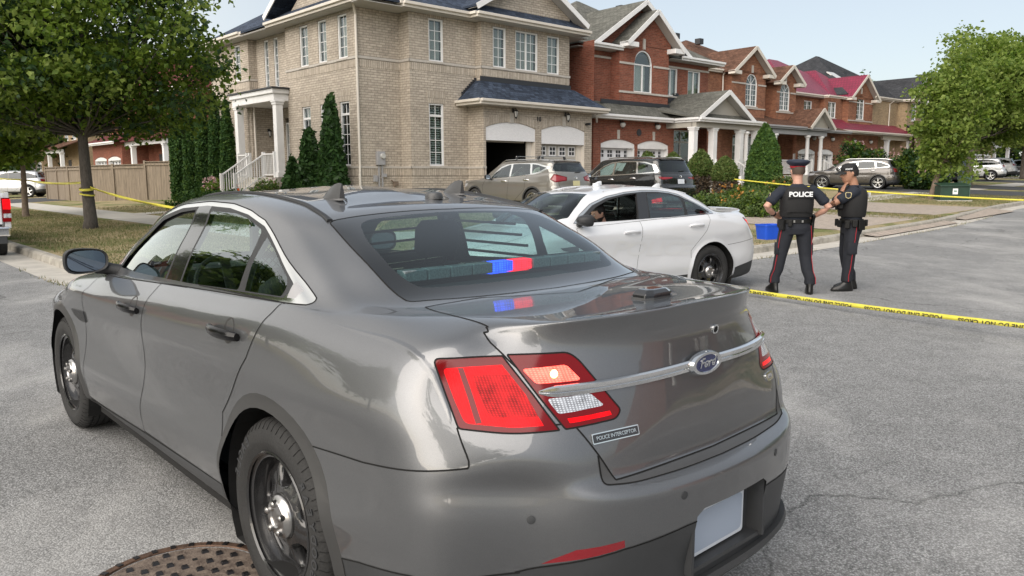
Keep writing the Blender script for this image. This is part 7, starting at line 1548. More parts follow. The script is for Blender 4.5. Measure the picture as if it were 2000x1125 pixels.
# ------------------------------------------------------------------ sport-utility cars parked on the drives
def suv_rows(wb, fo, ro, W, H, b0=1.06, b1=1.17, rake=.30):
 zr = [.28, .34, .45, .56, .66, .73, .775, .86, .95, 1.03, 1.10, b1 - .03, b1, b1 + .02, b1 + .04]
 xr = [.16, .05, .01, 0, .0, .015, .07, .09, .10, .115, .14, .165, .18, .195, .21]
 ys = [.90, .965, .99, 1.0, 1.0, .995, .99, .99, .985, .97, .95, .93, .915, .905, .895]
 zs_ = [.26, .33, .43, .54, .64, .72, .79, .86, .93, .99]
 xs = {5: -ro + .50, 6: -.38, 7: .15, 8: .65, 9: 1.15, 10: 1.65, 11: wb - .78, 12: wb - .32, 13: wb + .03, 14: wb + .36}
 zb = lambda x: float(np.interp(x, [-.6, wb - .7], [b1, b0])); wx = lambda x: W * float(np.interp(x, [-ro + .5, -.3, .2, wb - .2, wb + .36], [.965, .99, 1, .995, .965]))
 fx = [.16, .06, .02, 0, 0, .01, .03, .05, .08, .14, .24, .36, .48, .58, .68]; fz = [.26, .32, .42, .52, .62, .70, .78, .86, .93, .975, 1.0, 1.02, 1.04, 1.06, 1.08]
 fxx = [wb + fo - k for k in fx[:9]] + [float(v) for v in np.linspace(wb + fo - .14, wb - .42, 6)]
 rows = []
 for r in range(15):
  x0, z, k = -ro + xr[r], zr[r], ys[r]
  P = [(x0, 0, z), (x0 + .012, .33 * W * k, z), (x0 + .045, .62 * W * k, z + .002), (x0 + .13, .85 * W * k, z + .005), (x0 + .28, .955 * W * k, z + .01)]
  for c in range(5, 15):
   x = xs[c]; b = zb(x); zz = zs_[r] if r < 10 else [b - .07, b - .025, b, b + .01, b + .03][r - 10]; y = wx(x) * k
   if r < 10 and c < 7: zz = zz * .5 + z * .5
   if c == 5: zz = zz * .4 + z * .6
   if r >= 10 and c >= 12:
    t = (r - 10) / 4; x = [wb - .32 - .10 * t, wb + .0 - .25 * t, wb + .30 - .42 * t][c - 12]; y = W * [.93 - .10 * t, .90 - .22 * t, .84 - .30 * t][c - 12]; zz = [1.01, .985, .96][c - 12] + t * [.07, .085, .105][c - 12]
   elif c == 14 and r >= 7: zz = [.85, .90, .935][r - 7]; y *= .97
   P.append((x, y, zz))
  f = fxx[r]; z = fz[r]
  if r < 9: P += [(f - .28, .86 * W, z), (f - .09, .60 * W, z), (f - .02, .32 * W, z), (f, 0, z)]
  else:
   t = (r - 9) / 5; P += [(f - .20 + .10 * t, W * (.80 - .36 * t), z - .01 + .01 * t), (f - .08 + .04 * t, W * (.56 - .24 * t), z), (f - .02, W * (.30 - .14 * t), z), (f, 0, z)]
  rows.append(P)
 Wr = W * .73; xt = [-ro + .21 + rake + d for d in (0, .005, .02, .06, .14)]
 top = [(xt[0], 0, H - .075), (xt[1], .33 * Wr, H - .08), (xt[2], .64 * Wr, H - .088), (xt[3], .86 * Wr, H - .098), (xt[4], .96 * Wr, H - .10)]
 for c, x in zip(range(5, 13), np.linspace(-ro + .75 + rake * .5, wb - 1.22, 8)): top.append((float(x), Wr * (1 if c < 11 else .98), H - .085 - .05 * max(0, (x - 1.0) / 1.6) ** 2 - .02 * max(0, (.2 - x)) ** 2))
 xf = wb - 1.18; top += [(xf + .02, .93 * Wr, H - .105), (xf + .06, .78 * Wr, H - .10), (xf + .09, .58 * Wr, H - .095), (xf + .11, .38 * Wr, H - .092), (xf + .125, .18 * Wr, H - .09), (xf + .13, 0, H - .09)]
 base = rows[14]
 for t in (.34, .68):
  R_ = []
  for c in range(19):
   p = np.array(base[c]) * (1 - t) + np.array(top[c]) * t; b = .02
   p += np.array((-.6, 0, .5)) * b if c <= 3 else (np.array((0, .8, .3)) * b * 1.3 if c <= 12 else np.array((.3, 0, .8)) * b); R_.append(tuple(p))
  rows.append(R_)
 rows.append(top); cen = []; mid = []
 for c in range(19):
  x = float(np.interp(c, [0, 3, 8, 9, 12, 18], [-ro + .75 + rake, -ro + .95 + rake, 1.0, 1.1, 1.4, wb - 1.45])); cen.append((x, 0, H - .012 - .06 * ((x - .8) / 1.6) ** 2))
 for c in range(19):
  p = (np.array(top[c]) + np.array(cen[c])) / 2; p[2] = H - .026 - .06 * ((p[0] - .8) / 1.6) ** 2 - .01; mid.append(tuple(p))
 rows += [mid, cen]; return rows
def suv(name, label, cat, loc, rz, dims, paintm, dlo, panes, lampp, lampproj, glassm, rimstyle='split', rails=False, plate='plate_white', chrome_dlo=True, gatez=(.80, 1.14), group=None, simple_=False, rim=.245, clad='clad', tail_m=('lens_dark', 'reflector_red')):
 wb, fo, ro, W, H = dims[:5]; B = Body(suv_rows(*dims), 3 if simple_ else 4); left = lambda c, n: c.y > .35; R = thing(name, label, cat, loc, rz, group)
 B.cut('window_trim', roundpoly(dlo, .04), 'side', lambda c, n: c.z > .98 and c.y > .45); cx = sum(p[0] for p in dlo) / len(dlo); cz = sum(p[1] for p in dlo) / len(dlo)
 for i, p in enumerate(panes): B.cut('side_glass', roundpoly(p, .03), 'side', lambda c, n: c.z > .98 and c.y > .45)
 xg0, zg0, zg1 = -ro + .20, dims[6] + .035 if len(dims) > 6 else 1.2, H - .13
 gy0, gy1 = W * .80, W * .62; gp = roundpoly([(-.01, zg0 + .01), (gy0, zg0 + .03), (gy0 - .02, zg0 + .09), (gy1, zg1 - .02), (-.01, zg1)], [0, .04, .03, .05, 0])
 B.cut('rear_screen', gp, 'rear', lambda c, n: c.x < -ro + .75 and n.x < -.3, ['body']); wt = wb - 1.06
 B.cut('windscreen', roundpoly([(wt + .11, -.01), (wt + .05, .62 * W), (wb - .62, .78 * W), (wb - .50, .60 * W), (wb - .44, .2), (wb - .43, -.01)], .04), 'top', lambda c, n: c.z > 1.06 and c.x > wt - .3, ['body'])
 B.cut('front_door', [(wb - .50, .34), (1.13, .34), (1.10, .9), (1.08, dlo[-1][1] + .0), (wb - .62, 1.09), (wb - .42, .8)], 'side', lambda c, n: c.y > .35 and c.z < 1.16, ['body'])
 B.cut('rear_door', [(1.6, .34), (.42, .34), (.36, .70), (.10, .90), (-.02, 1.2), (1.6, 1.2)], 'side', lambda c, n: c.y > .35 and c.z < 1.18 and c.x < 1.13, ['body'])
 B.cut('cladding', [(wb + .2, .1), (-.2, .1), (-.2, .35), (wb + .2, .35)], 'side', left); B.cut('cladding', [(-2, .1), (-.3, .1), (-.3, .42), (-ro + .3, .50), (-2, .52)], 'side')
 B.cut('tailgate', roundpoly([(-.01, .60), (.62 * W, .62), (.74 * W, .85), (.76 * W, 1.0), (.74 * W, 1.35), (.60 * W, H - .1), (-.01, H - .1)], .03), 'rear', lambda c, n: c.x < -ro + .55 and n.x < -.25, ['body'])
 for p, nm in zip(lampp, ('tail_lamp', 'lamp_lens')): B.cut(nm, roundpoly(p, .015), lampproj, lambda c, n: c.x < -ro + .75 and c.y > .25)
 B.cut('headlamp', roundpoly([(.52 * W, .74), (.88 * W, .76), (.90 * W, .86), (.56 * W, .84)], .03), 'rear', lambda c, n: c.x > wb + .4)
 B.cut('headlamp', roundpoly([(wb + .45, .78), (wb + fo, .74), (wb + fo, .86), (wb + .40, .90)], .02), 'side', lambda c, n: c.x > wb + .38 and c.y > .3)
 B.cut('wheel_trim', circle(0, .36, .455, 36), 'side', left); B.cut('wheel_trim', circle(wb, .36, .455, 36), 'side', left); B.cut('arch_hole', circle(0, .36, .405, 36), 'side', left); B.cut('arch_hole', circle(wb, .36, .405, 36), 'side', left)
 B.part('body', paintm, R, 0, 'body_shell'); B.part('rear_screen', 'dark_glass', R); B.part('windscreen', 'car_glass', R); B.part('tailgate', paintm, R)
 for sd in (1, -1):
  B.part('front_door', paintm, R, sd); B.part('rear_door', paintm, R, sd); B.part('cladding', clad, R, sd); B.part('wheel_trim', clad, R, sd, 'wheel_arch'); B.part('window_trim', 'trim_chrome' if chrome_dlo else 'gloss_black', R, sd); B.part('side_glass', glassm, R, sd)
  t = B.part('tail_lamp', tail_m[0], R, sd); B.part('lamp_lens', tail_m[1], t, sd); B.part('headlamp', 'lens_white', R, sd)
  mirror_part(R, (wb - .85, W + .10, 1.10), sd, 'black_plastic' if paintm != 'silver_paint' else paintm, .20, .15)
  for hx, hz in ((1.30, .96), (.28, 1.0)): handle_part(B, R, hx, hz, sd, 'chrome' if chrome_dlo else paintm, paintm)
  for x in (0, wb): wheel(R, x, W - .13, .36, sd, rimstyle, groove=False, rim=rim)
 B.gaps(R, ['body', 'front_door', 'rear_door', 'tailgate', 'tail_lamp', 'cladding'], .004); liner(R, (0, wb), .42, W - .03)
 un = MB(); un.box(-ro + .2, wb + fo - .3, -W * .62, W * .62, .22, .30); un.box(.45, wb - .45, -W * .9, W * .9, .24, .33); un.obj('underbody', MAT['under'], R); cab = MB(); cab.box(-.7, wb - .3, -W * .85, W * .85, .5, .55); cab.obj('cabin_floor', MAT['carpet'], R)
 inner_liner(B, ['body', 'window_trim', 'tailgate'], R)
 if not simple_:
  seat_part(R, 1.25, .4, .55); seat_part(R, 1.25, -.4, .55); seat_part(R, .3, .4, .55, w_=.55); seat_part(R, .3, -.4, .55, w_=.55)
  d = MB(); loft(d, [[Vector((wb - .75 + a * .5, b * W * 1.5, z)) for a, b in rrect(1, 1, .2, 3)] for z in (.7, 1.04, 1.08)]); d.obj('dashboard', MAT['dash'], R)
 sp = MB(); P = []
 for i in range(17):
  y = W * .60 * (1 - i / 8); P.append([(-ro + .21 + dims[7] + .06 + .03 * (y / W) ** 2 + dx, y, H - .07 + dz - .02 * (y / W) ** 2) for dx, dz in ((.10, .005), (-.06, -.005), (-.14, -.028), (-.12, -.045), (.05, -.05))])
 sp.grid(P); sp.obj('roof_spoiler', MAT['gloss_black' if paintm == 'beige_paint' else paintm], R, smooth=True, auto=50)
 if rails:
  for sd in (1, -1):
   r_ = MB(); pts = []
   for x in np.linspace(-.45, 1.75, 12): h = B.hit((x, sd * W * .63, 3), (0, 0, -1)); e = min(1, (1.1 - abs((x - .65) / 1.1)) * 6 + .0); pts.append(h + Vector((0, 0, .012 + .035 * max(0, min(1, e)))))
   r_.tube(pts, .016, 8); r_.obj('roof_rail', MAT['alloy' if rails == 'cross' else 'trim_chrome'], R, smooth=True)
  if rails == 'cross':
   for x in (.05, 1.05):
    c = MB(); h = B.hit((x, 0, 3), (0, 0, -1)).z + .10
    c.bar((x, -W * .66, h), (x, W * .66, h), .05, .022); c.obj('cross_bar', MAT['alloy'], R, bevel=.006); c = MB()
    for sd in (1, -1): c.bar((x, sd * W * .64, h - .09), (x, sd * W * .60, h), .07, .05)
    c.obj('bar_foot', MAT['black_plastic'], R)
 if plate:
  h = B.hit((-4, 0, .90), (1, 0, 0)); nn = B.normal(h); xa = Vector((0, 0, 1)).cross(nn).normalized(); Mt = Matrix((xa, nn.cross(xa), nn)).transposed().to_4x4(); p = MB(); p.prism(rrect(.305, .152, .01), .001, .008, 'z', Matrix.Translation(h) @ Mt); p.obj('licence_plate', MAT[plate], R)
  em = MB(); h = B.hit((-4, 0, 1.06), (1, 0, 0)); em.lathe([(.055, -.002), (.055, .006), (.040, .008), (.036, .003)], 20, M=Matrix.Translation(h) @ Mt @ Matrix.Diagonal((1, .7, 1, 1))); em.bar(Matrix.Translation(h) @ Mt @ Vector((-.03, -.015, .005)), Matrix.Translation(h) @ Mt @ Vector((.03, .015, .005)), .008); em.obj('maker_badge', MAT['chrome'], R)
  wi = MB(); a = B.hit((-4, -.02, 1.235), (1, 0, 0)); b = B.hit((-4, -.30, 1.245), (1, 0, 0))
  if a and b: wi.bar(a + Vector((-.02, 0, 0)), b + Vector((-.02, 0, 0)), .022, .014); wi.obj('rear_wiper', MAT['black_plastic'], R)
 return R
G = lambda x, y: gw(x, y).z
Dg = S2
# beige: belt sweeps up to the rear, quarter window tapers to a point
suv('parked_suv', 'beige-grey SUV with silver roof bars parked in front of the open garage', 'car', (1.311, 24.855, .455), rad(132.6), (2.80, .95, 1.12, .94, 1.66, 1.04, 1.20, .30), 'beige_paint',
 [(2.20, 1.02), (1.95, 1.20), (1.60, 1.42), (1.25, 1.52), (.80, 1.555), (.30, 1.545), (-.15, 1.50), (-.62, 1.40), (-.55, 1.335), (-.30, 1.23), (.15, 1.15), (1.1, 1.075)],
 [[(2.02, 1.055), (1.88, 1.18), (1.58, 1.38), (1.26, 1.47), (1.12, 1.49), (1.14, 1.09)], [(1.06, 1.095), (1.04, 1.50), (.80, 1.51), (.25, 1.50), (.16, 1.18)], [(.08, 1.20), (.16, 1.495), (-.10, 1.465), (-.50, 1.375), (-.25, 1.27)]],
 [[(-.42, 1.12), (-.10, 1.17), (-.02, 1.19), (.10, 1.02), (-.05, .93), (-.42, .98)], [(-.38, 1.09), (-.10, 1.13), (-.03, 1.14), (.04, 1.02), (-.07, .97), (-.38, 1.01)]], 'diag', 'side_glass', rails='cross', plate='plate_yellow')
suv('parked_suv', 'glossy black SUV with a white number plate parked beside the beige one', 'car', (4.954, 26.303, .49), rad(126.97), (3.12, .90, 1.08, .985, 1.72, 1.05, 1.15, .30), 'black_paint',
 [(2.45, 1.04), (2.20, 1.20), (1.85, 1.42), (1.45, 1.545), (.90, 1.59), (.30, 1.58), (-.15, 1.54), (-.55, 1.44), (-.72, 1.22), (-.62, 1.165), (1.1, 1.10)],
 [[(2.30, 1.085), (2.10, 1.22), (1.80, 1.39), (1.45, 1.50), (1.30, 1.52), (1.32, 1.12)], [(1.24, 1.125), (1.22, 1.53), (.90, 1.55), (.28, 1.545), (.20, 1.165)], [(.12, 1.17), (.20, 1.54), (-.10, 1.51), (-.44, 1.43), (-.60, 1.22)]],
 [[(-.42, 1.06), (-.05, 1.06), (.08, 1.09), (.02, .99), (-.10, .96), (-.42, .99)], [(-.40, 1.045), (-.08, 1.045), (-.05, 1.0), (-.12, .98), (-.40, 1.005)]], 'diag', 'side_glass', rails='plain', plate='plate_white', clad='gloss_black')
suv('parked_suv', 'brown-grey SUV with chrome window surround on the dark drive behind the two standing officers', 'car', (20.193, 42.684, .81), rad(146.94), (2.857, .93, .97, .92, 1.67, 1.04, 1.14, .28), 'brown_paint',
 [(2.25, 1.03), (1.98, 1.22), (1.62, 1.42), (1.25, 1.51), (.80, 1.545), (.30, 1.53), (-.05, 1.49), (-.46, 1.33), (-.56, 1.24), (-.50, 1.18), (1.1, 1.09)],
 [[(2.08, 1.06), (1.92, 1.20), (1.60, 1.38), (1.26, 1.46), (1.12, 1.475), (1.14, 1.10)], [(1.06, 1.105), (1.04, 1.48), (.80, 1.50), (.25, 1.485), (.18, 1.15)], [(.10, 1.155), (.17, 1.48), (-.04, 1.45), (-.42, 1.31), (-.49, 1.23)]],
 [[(-.32, 1.13), (-.03, 1.13), (.06, 1.14), (.03, .93), (-.07, .92), (-.32, .93)], [(-.30, 1.11), (-.05, 1.11), (-.04, .95), (-.07, .94), (-.30, .95)]], 'diag', 'dark_glass', rails='plain', plate=None, rim=.25)
# far cars at the right: same way of building, plainer
def far_suv(px, D, head, label, pm, plate=None, style='five', dims=(2.75, .92, 1.0, .92, 1.66, 1.05, 1.15, .30), dark='dark_glass'):
 p = gnd_px(px, D, .0)
 return suv('parked_suv', label, 'car', tuple(p), rad(head), dims, pm, [(2.18, 1.04), (1.9, 1.22), (1.55, 1.42), (1.2, 1.51), (.30, 1.53), (-.1, 1.48), (-.52, 1.32), (-.56, 1.22), (-.48, 1.165), (1.1, 1.09)],
  [[(2.02, 1.06), (1.85, 1.2), (1.52, 1.38), (1.25, 1.455), (1.12, 1.47), (1.14, 1.10)], [(1.06, 1.105), (1.04, 1.475), (.3, 1.485), (.2, 1.15)], [(.12, 1.155), (.2, 1.48), (-.06, 1.44), (-.45, 1.30), (-.48, 1.22)]],
  [[(-.34, 1.12), (-.03, 1.13), (.06, 1.13), (.03, .98), (-.07, .95), (-.34, .96)], [(-.32, 1.10), (-.05, 1.10), (-.05, .99), (-.08, .97), (-.32, .98)]], 'diag', dark, rimstyle=style, plate=plate, simple_=True, chrome_dlo=False, group='cars parked on the far drives')
far_suv(1925, 57, 150, 'silver SUV parked behind the trunk of the broad leafy tree', 'silver_paint'); far_suv(1950, 66, 140, 'white SUV behind the silver one, its red lamp showing beside it', 'white_paint')
far_suv(1852, 50, 120, 'black car half hidden by the sprigs of the slender tree', 'black_paint', 'plate_white'); far_suv(1808, 47, 125, 'dark car hidden behind the twiggy shrub', 'navy_paint', 'plate_white')
far_suv(75, 49, 190, 'silver-blue car at the far left on the drive beyond the wooden fence', 'silver_paint'); far_suv(25, 55, 185, 'white SUV behind the silver-blue car at the far left', 'white_paint')
def small_sedan(loc, rz, label, pm):
 B = Body(sedan_rows(), 3); R = thing('parked_car', label, 'car', loc, rz, 'cars parked on the far drives')
 B.cut('side_glass', roundpoly(FD_T, .05), 'side', lambda c, n: c.z > 1.0 and c.y > .5); B.cut('rear_screen', [(.15, .57), (-.39, .6), (-.48, -.01), (.13, -.01)], 'top', lambda c, n: c.z > 1.12 and c.x < .5); B.cut('windscreen', roundpoly([(1.92, -.01), (1.82, .54), (2.26, .712), (2.53, .52), (2.65, -.01)], .03), 'top', lambda c, n: c.z > 1.03 and c.x > 1.5)
 B.cut('tail_lamp', [(.0, 1.06), (-.07, .887), (-.45, .89), (-.40, 1.06)], 'diag', lambda c, n: c.x < -.7 and c.y > .3); B.cut('arch', circle(0, .36, .41, 24), 'side', lambda c, n: c.y > .35); B.cut('arch', circle(2.87, .36, .41, 24), 'side', lambda c, n: c.y > .35)
 B.part('body', pm, R, 0, 'body_shell'); B.part('rear_screen', 'dark_glass', R); B.part('windscreen', 'dark_glass', R)
 for sd in (1, -1):
  B.part('side_glass', 'dark_glass', R, sd); B.part('tail_lamp', 'lens_dark', R, sd)
  for x in (0, 2.87): wheel(R, x, .82, .36, sd, 'five', groove=False, rim=.24)
 liner(R, (0, 2.87), .42, .93); un = MB(); un.box(-1, 3.5, -.6, .6, .22, .3); un.box(.45, 2.4, -.88, .88, .22, .32); un.obj('underbody', MAT['under'], R); return R
small_sedan(tuple(gnd_px(2010, 66)), rad(165), 'dark sedan cut by the right edge, parked under the trees', 'navy_paint')
# pick-up truck cut by the left edge
def pickup(loc, rz):
 R = thing('pickup_truck', 'white pick-up truck at the kerb, only its tail corner in view at the left edge', 'truck', loc, rz); W = 1.0
 def ringy(z0, z1, x0, x1, w0, w1): return [[Vector((x, y, z)) for x, y in ((x0, w), (x1, w), (x1, -w), (x0, -w))] for z, w in ((z0, w0), (z1, w1))]
 b = MB(); b.box(-1.18, .0 - .5, .90, W, .62, 1.30); b.box(-1.18, -.5, -W, -.90, .62, 1.30)
 for sg in (1, -1):
  P = []
  for k in range(21):
   a = PI * k / 20; P.append([(.52 * math.cos(a), sg * W, .42 + .52 * math.sin(a)), (.52 * math.cos(a), sg * W, 1.30)])
  b.grid(P); b.box(.52, 1.0, min(sg * .9, sg * W), max(sg * .9, sg * W), .55, 1.30)
  b.box(-.55, 1.0, min(sg * .88, sg * .90), max(sg * .88, sg * .90), .95, 1.30)
 b.obj('truck_bed', MAT['white_paint'], R, bevel=.015); t = MB(); t.box(-1.22, -1.17, -.86, .86, .70, 1.30); t.box(-1.235, -1.21, -.5, .5, .95, 1.12); t.obj('tailgate', MAT['white_paint'], R, bevel=.012)
 for sg in (1, -1):
  l = MB(); l.box(-1.225, -1.02, min(sg * .865, sg * 1.008), max(sg * .865, sg * 1.008), .74, 1.20); lo = l.obj('tail_lamp', MAT['lens_dark'], R, bevel=.012); l2 = MB(); l2.box(-1.232, -1.05, min(sg * .885, sg * 1.013), max(sg * .885, sg * 1.013), .98, 1.17); l2.obj('lamp_lens', MAT['lens_lit'], lo, bevel=.006)
  l3 = MB(); l3.box(-1.232, -1.06, min(sg * .885, sg * 1.013), max(sg * .885, sg * 1.013), .82, .90); l3.obj('reverse_lens', MAT['lens_white'], lo, bevel=.006)
 c = MB(); c.box(-1.42, -1.20, -.96, .96, .48, .66); c.obj('rear_bumper', MAT['chrome'], R, bevel=.03); c = MB(); c.box(-1.40, -1.2, -.9, .9, .34, .48); c.box(-1.0, 3.9, -.5, .5, .4, .55); c.obj('chassis', MAT['clad'], R, bevel=.01)
 cab = MB(); loft(cab, [[Vector((x, y, z)) for x, y in ((1.05 + t * .12, w_), (3.1 - t * .6, w_), (3.1 - t * .6, -w_), (1.05 + t * .12, -w_))] for z, w_, t in ((.55, W, 0), (1.20, W, 0), (1.75, .80, .9), (1.86, .72, 1.1), (1.88, .6, 1.3))]); cab.box(3.0, 4.6, -W, W, .6, 1.18); cab.obj('cab', MAT['white_paint'], R, bevel=.03)
 g = MB(); g.box(1.35, 2.6, -.965, .965, 1.26, 1.62); g.obj('side_glass', MAT['dark_glass'], R)
 for sg in (1, -1):
  for x in (0, 3.7): wheel(R, x, W - .14, .40, sg, 'five', groove=False, rim=.25)
 return R
pickup((-11.10, 15.13, .0), rad(128))
# ------------------------------------------------------------------ people
simple('skin_fair', (.48, .27, .20), .5, var=.06, vscale=9); simple('skin_tan', (.34, .175, .11), .5, var=.06, vscale=9); simple('hair_dark', (.012, .009, .008), .6); simple('hair_brown', (.06, .04, .028), .7); simple('uniform_navy', (.010, .014, .024), .85, var=.25, vscale=7, bump=.25, bscale=35); simple('trouser_navy', (.010, .012, .018), .85, var=.3, vscale=6, bump=.35, bscale=24)
simple('vest_black', (.006, .006, .007), .75, bump=.2, bscale=50); simple('leather', (.006, .006, .006), .5, spec=.3); simple('cap_navy', (.010, .014, .030), .6); simple('red_band', (.34, .008, .018), .7); simple('white_text', (.72, .74, .76), .5); simple('patch_gold', (.45, .38, .20), .6); simple('eye_white', (.5, .48, .46), .3); simple('boot', (.007, .007, .007), .3); simple('lip', (.26, .10, .08), .5)
def remeshed(mb, name, mat, parent, vox=.012, smooth=6, label=None):
 me = bpy.data.meshes.new('tmp'); me.from_pydata(mb.v, [], mb.f); bm = bmesh.new(); bm.from_mesh(me); bmesh.ops.recalc_face_normals(bm, faces=bm.faces); bm.to_mesh(me); bm.free()
 o = bpy.data.objects.new('tmp', me); COL.objects.link(o); m = o.modifiers.new('r', 'REMESH'); m.mode = 'VOXEL'; m.voxel_size = vox; m.adaptivity = 0; s = o.modifiers.new('s', 'SMOOTH'); s.factor = .5; s.iterations = smooth
 dg = bpy.context.evaluated_depsgraph_get(); out = bpy.data.meshes.new_from_object(o.evaluated_get(dg)); bpy.data.objects.remove(o); bpy.data.meshes.remove(me)
 out.name = name; out.materials.clear(); out.materials.append(MAT[mat]); out.shade_smooth(); r = bpy.data.objects.new(name, out); COL.objects.link(r); r.parent = parent; return r
def limb(mb, pts, rs, n=12):
 P = [Vector(p) for p in pts]; q = [P[0] - (P[1] - P[0]).normalized() * rs[0] * .5] + P + [P[-1] + (P[-1] - P[-2]).normalized() * rs[-1] * .5]; r = [rs[0] * .55] + list(rs) + [rs[-1] * .5]; mb.tube(q, r, n)
def rings(mb, R_, n=20, T=None, e=2.4):
 "R_: (cx,cy,z,rx,ry) stacked cross-sections"
 out = []
 for cx, cy, z, rx, ry in R_:
  g = []
  for k in range(n):
   a = 2 * PI * k / n; ca, sa = math.cos(a), math.sin(a); q = (abs(ca) ** e + abs(sa) ** e) ** (-1 / e); v = Vector((cx + rx * ca * q, cy + ry * sa * q, z)); g.append(T @ v if T is not None else v)
  out.append(g)
 loft(mb, out)
def hand(mb, wrist, dirv, palmn, s=1, curl=.5, thumb=1):
 "palm, four unequal bent fingers and a side thumb"
 d = Vector(dirv).normalized(); nrm = Vector(palmn).normalized(); sd = d.cross(nrm).normalized(); w = Vector(wrist); c = w + d * .045 * s
 for t in (-.027, -.009, .009, .027): limb(mb, [w + sd * t * .7 * s, c + sd * t * s, w + d * .09 * s + sd * t * s], [.014 * s, .014 * s, .012 * s], 8)
 for t, l in ((-.030, .058), (-.010, .072), (.010, .078), (.030, .068)):
  p0 = w + d * .088 * s + sd * t * s; p1 = p0 + (d * math.cos(curl * .6) + nrm * math.sin(curl * .6)) * l * .5 * s; p2 = p1 + (d * math.cos(curl * 1.5) + nrm * math.sin(curl * 1.5)) * l * .5 * s; limb(mb, [p0, p1, p2], [.0095 * s, .009 * s, .0075 * s], 8)
 a = w + d * .03 * s + sd * .034 * thumb * s; limb(mb, [a, a + (d * .6 + sd * thumb * .7 + nrm * .2).normalized() * .035 * s, a + (d * .9 + sd * thumb * .45 + nrm * .4).normalized() * .065 * s], [.013 * s, .011 * s, .009 * s], 8)
def head(mb, T):
 "head about its centre, face to +y"
 rings(mb, [(0, -.005, -.115, .030, .035), (0, .022, -.112, .040, .048), (0, .018, -.090, .056, .070), (0, .008, -.055, .066, .084), (0, .0, -.02, .072, .092), (0, -.008, .02, .076, .097), (0, -.012, .06, .073, .092), (0, -.015, .09, .058, .074), (0, -.015, .112, .030, .040)], 20, T, 2.1)
 limb(mb, [T @ Vector((0, .090, .018)), T @ Vector((0, .104, -.010)), T @ Vector((0, .113, -.028))], [.009, .012, .015], 8); limb(mb, [T @ Vector((-.018, .100, -.034)), T @ Vector((.018, .100, -.034))], [.009, .009], 8)
 limb(mb, [T @ Vector((-.028, .078, .026)), T @ Vector((.028, .078, .026))], [.013, .013], 8); limb(mb, [T @ Vector((-.018, .082, -.068)), T @ Vector((.018, .082, -.068))], [.010, .010], 8); limb(mb, [T @ Vector((0, .066, -.100)), T @ Vector((0, .072, -.096))], [.018, .016], 8)
 for s in (1, -1): limb(mb, [T @ Vector((s * .073, -.008, -.030)), T @ Vector((s * .084, -.016, -.002)), T @ Vector((s * .082, -.014, .022))], [.009, .013, .010], 8)
def face_bits(par, T, hairm, brow='hair_dark'):
 e = MB(); b = MB(); l = MB()
 for s in (1, -1):
  e.lathe([(0, .010), (.008, .007), (.012, 0), (.008, -.007), (0, -.010)], 10, 'y', T @ Matrix.Translation((s * .030, .082, .004))); b.bar(T @ Vector((s * .014, .094, .026)), T @ Vector((s * .046, .082, .028)), .008, .007)
  l.lathe([(0, .0125), (.005, .011)], 8, 'y', T @ Matrix.Translation((s * .030, .0815, .004)))
 e.obj('eyes', MAT['eye_white'], par, smooth=True); b.obj('eyebrows', MAT[brow], par); l.obj('pupils', MAT['hair_dark'], par); m = MB(); m.bar(T @ Vector((-.022, .092, -.066)), T @ Vector((.022, .092, -.066)), .006, .008); m.obj('lips', MAT['lip'], par)
def boot_m(mb, ankle, yaw, L_=.29):
 T = Matrix.Translation((ankle[0], ankle[1], 0)) @ Matrix.Rotation(yaw, 4, 'Z'); rr = []
 for z, y0, y1, w_ in ((0.0, -.09, .20, .048), (.02, -.095, .205, .052), (.05, -.09, .19, .050), (.085, -.08, .12, .045), (.12, -.07, .06, .045), (.17, -.065, .05, .047)):
  g = []
  for k in range(16): a = 2 * PI * k / 16; g.append(T @ Vector((w_ * math.cos(a), (y0 + y1) / 2 + (y1 - y0) / 2 * math.sin(a), z)))
  rr.append(g)
 loft(mb, rr)
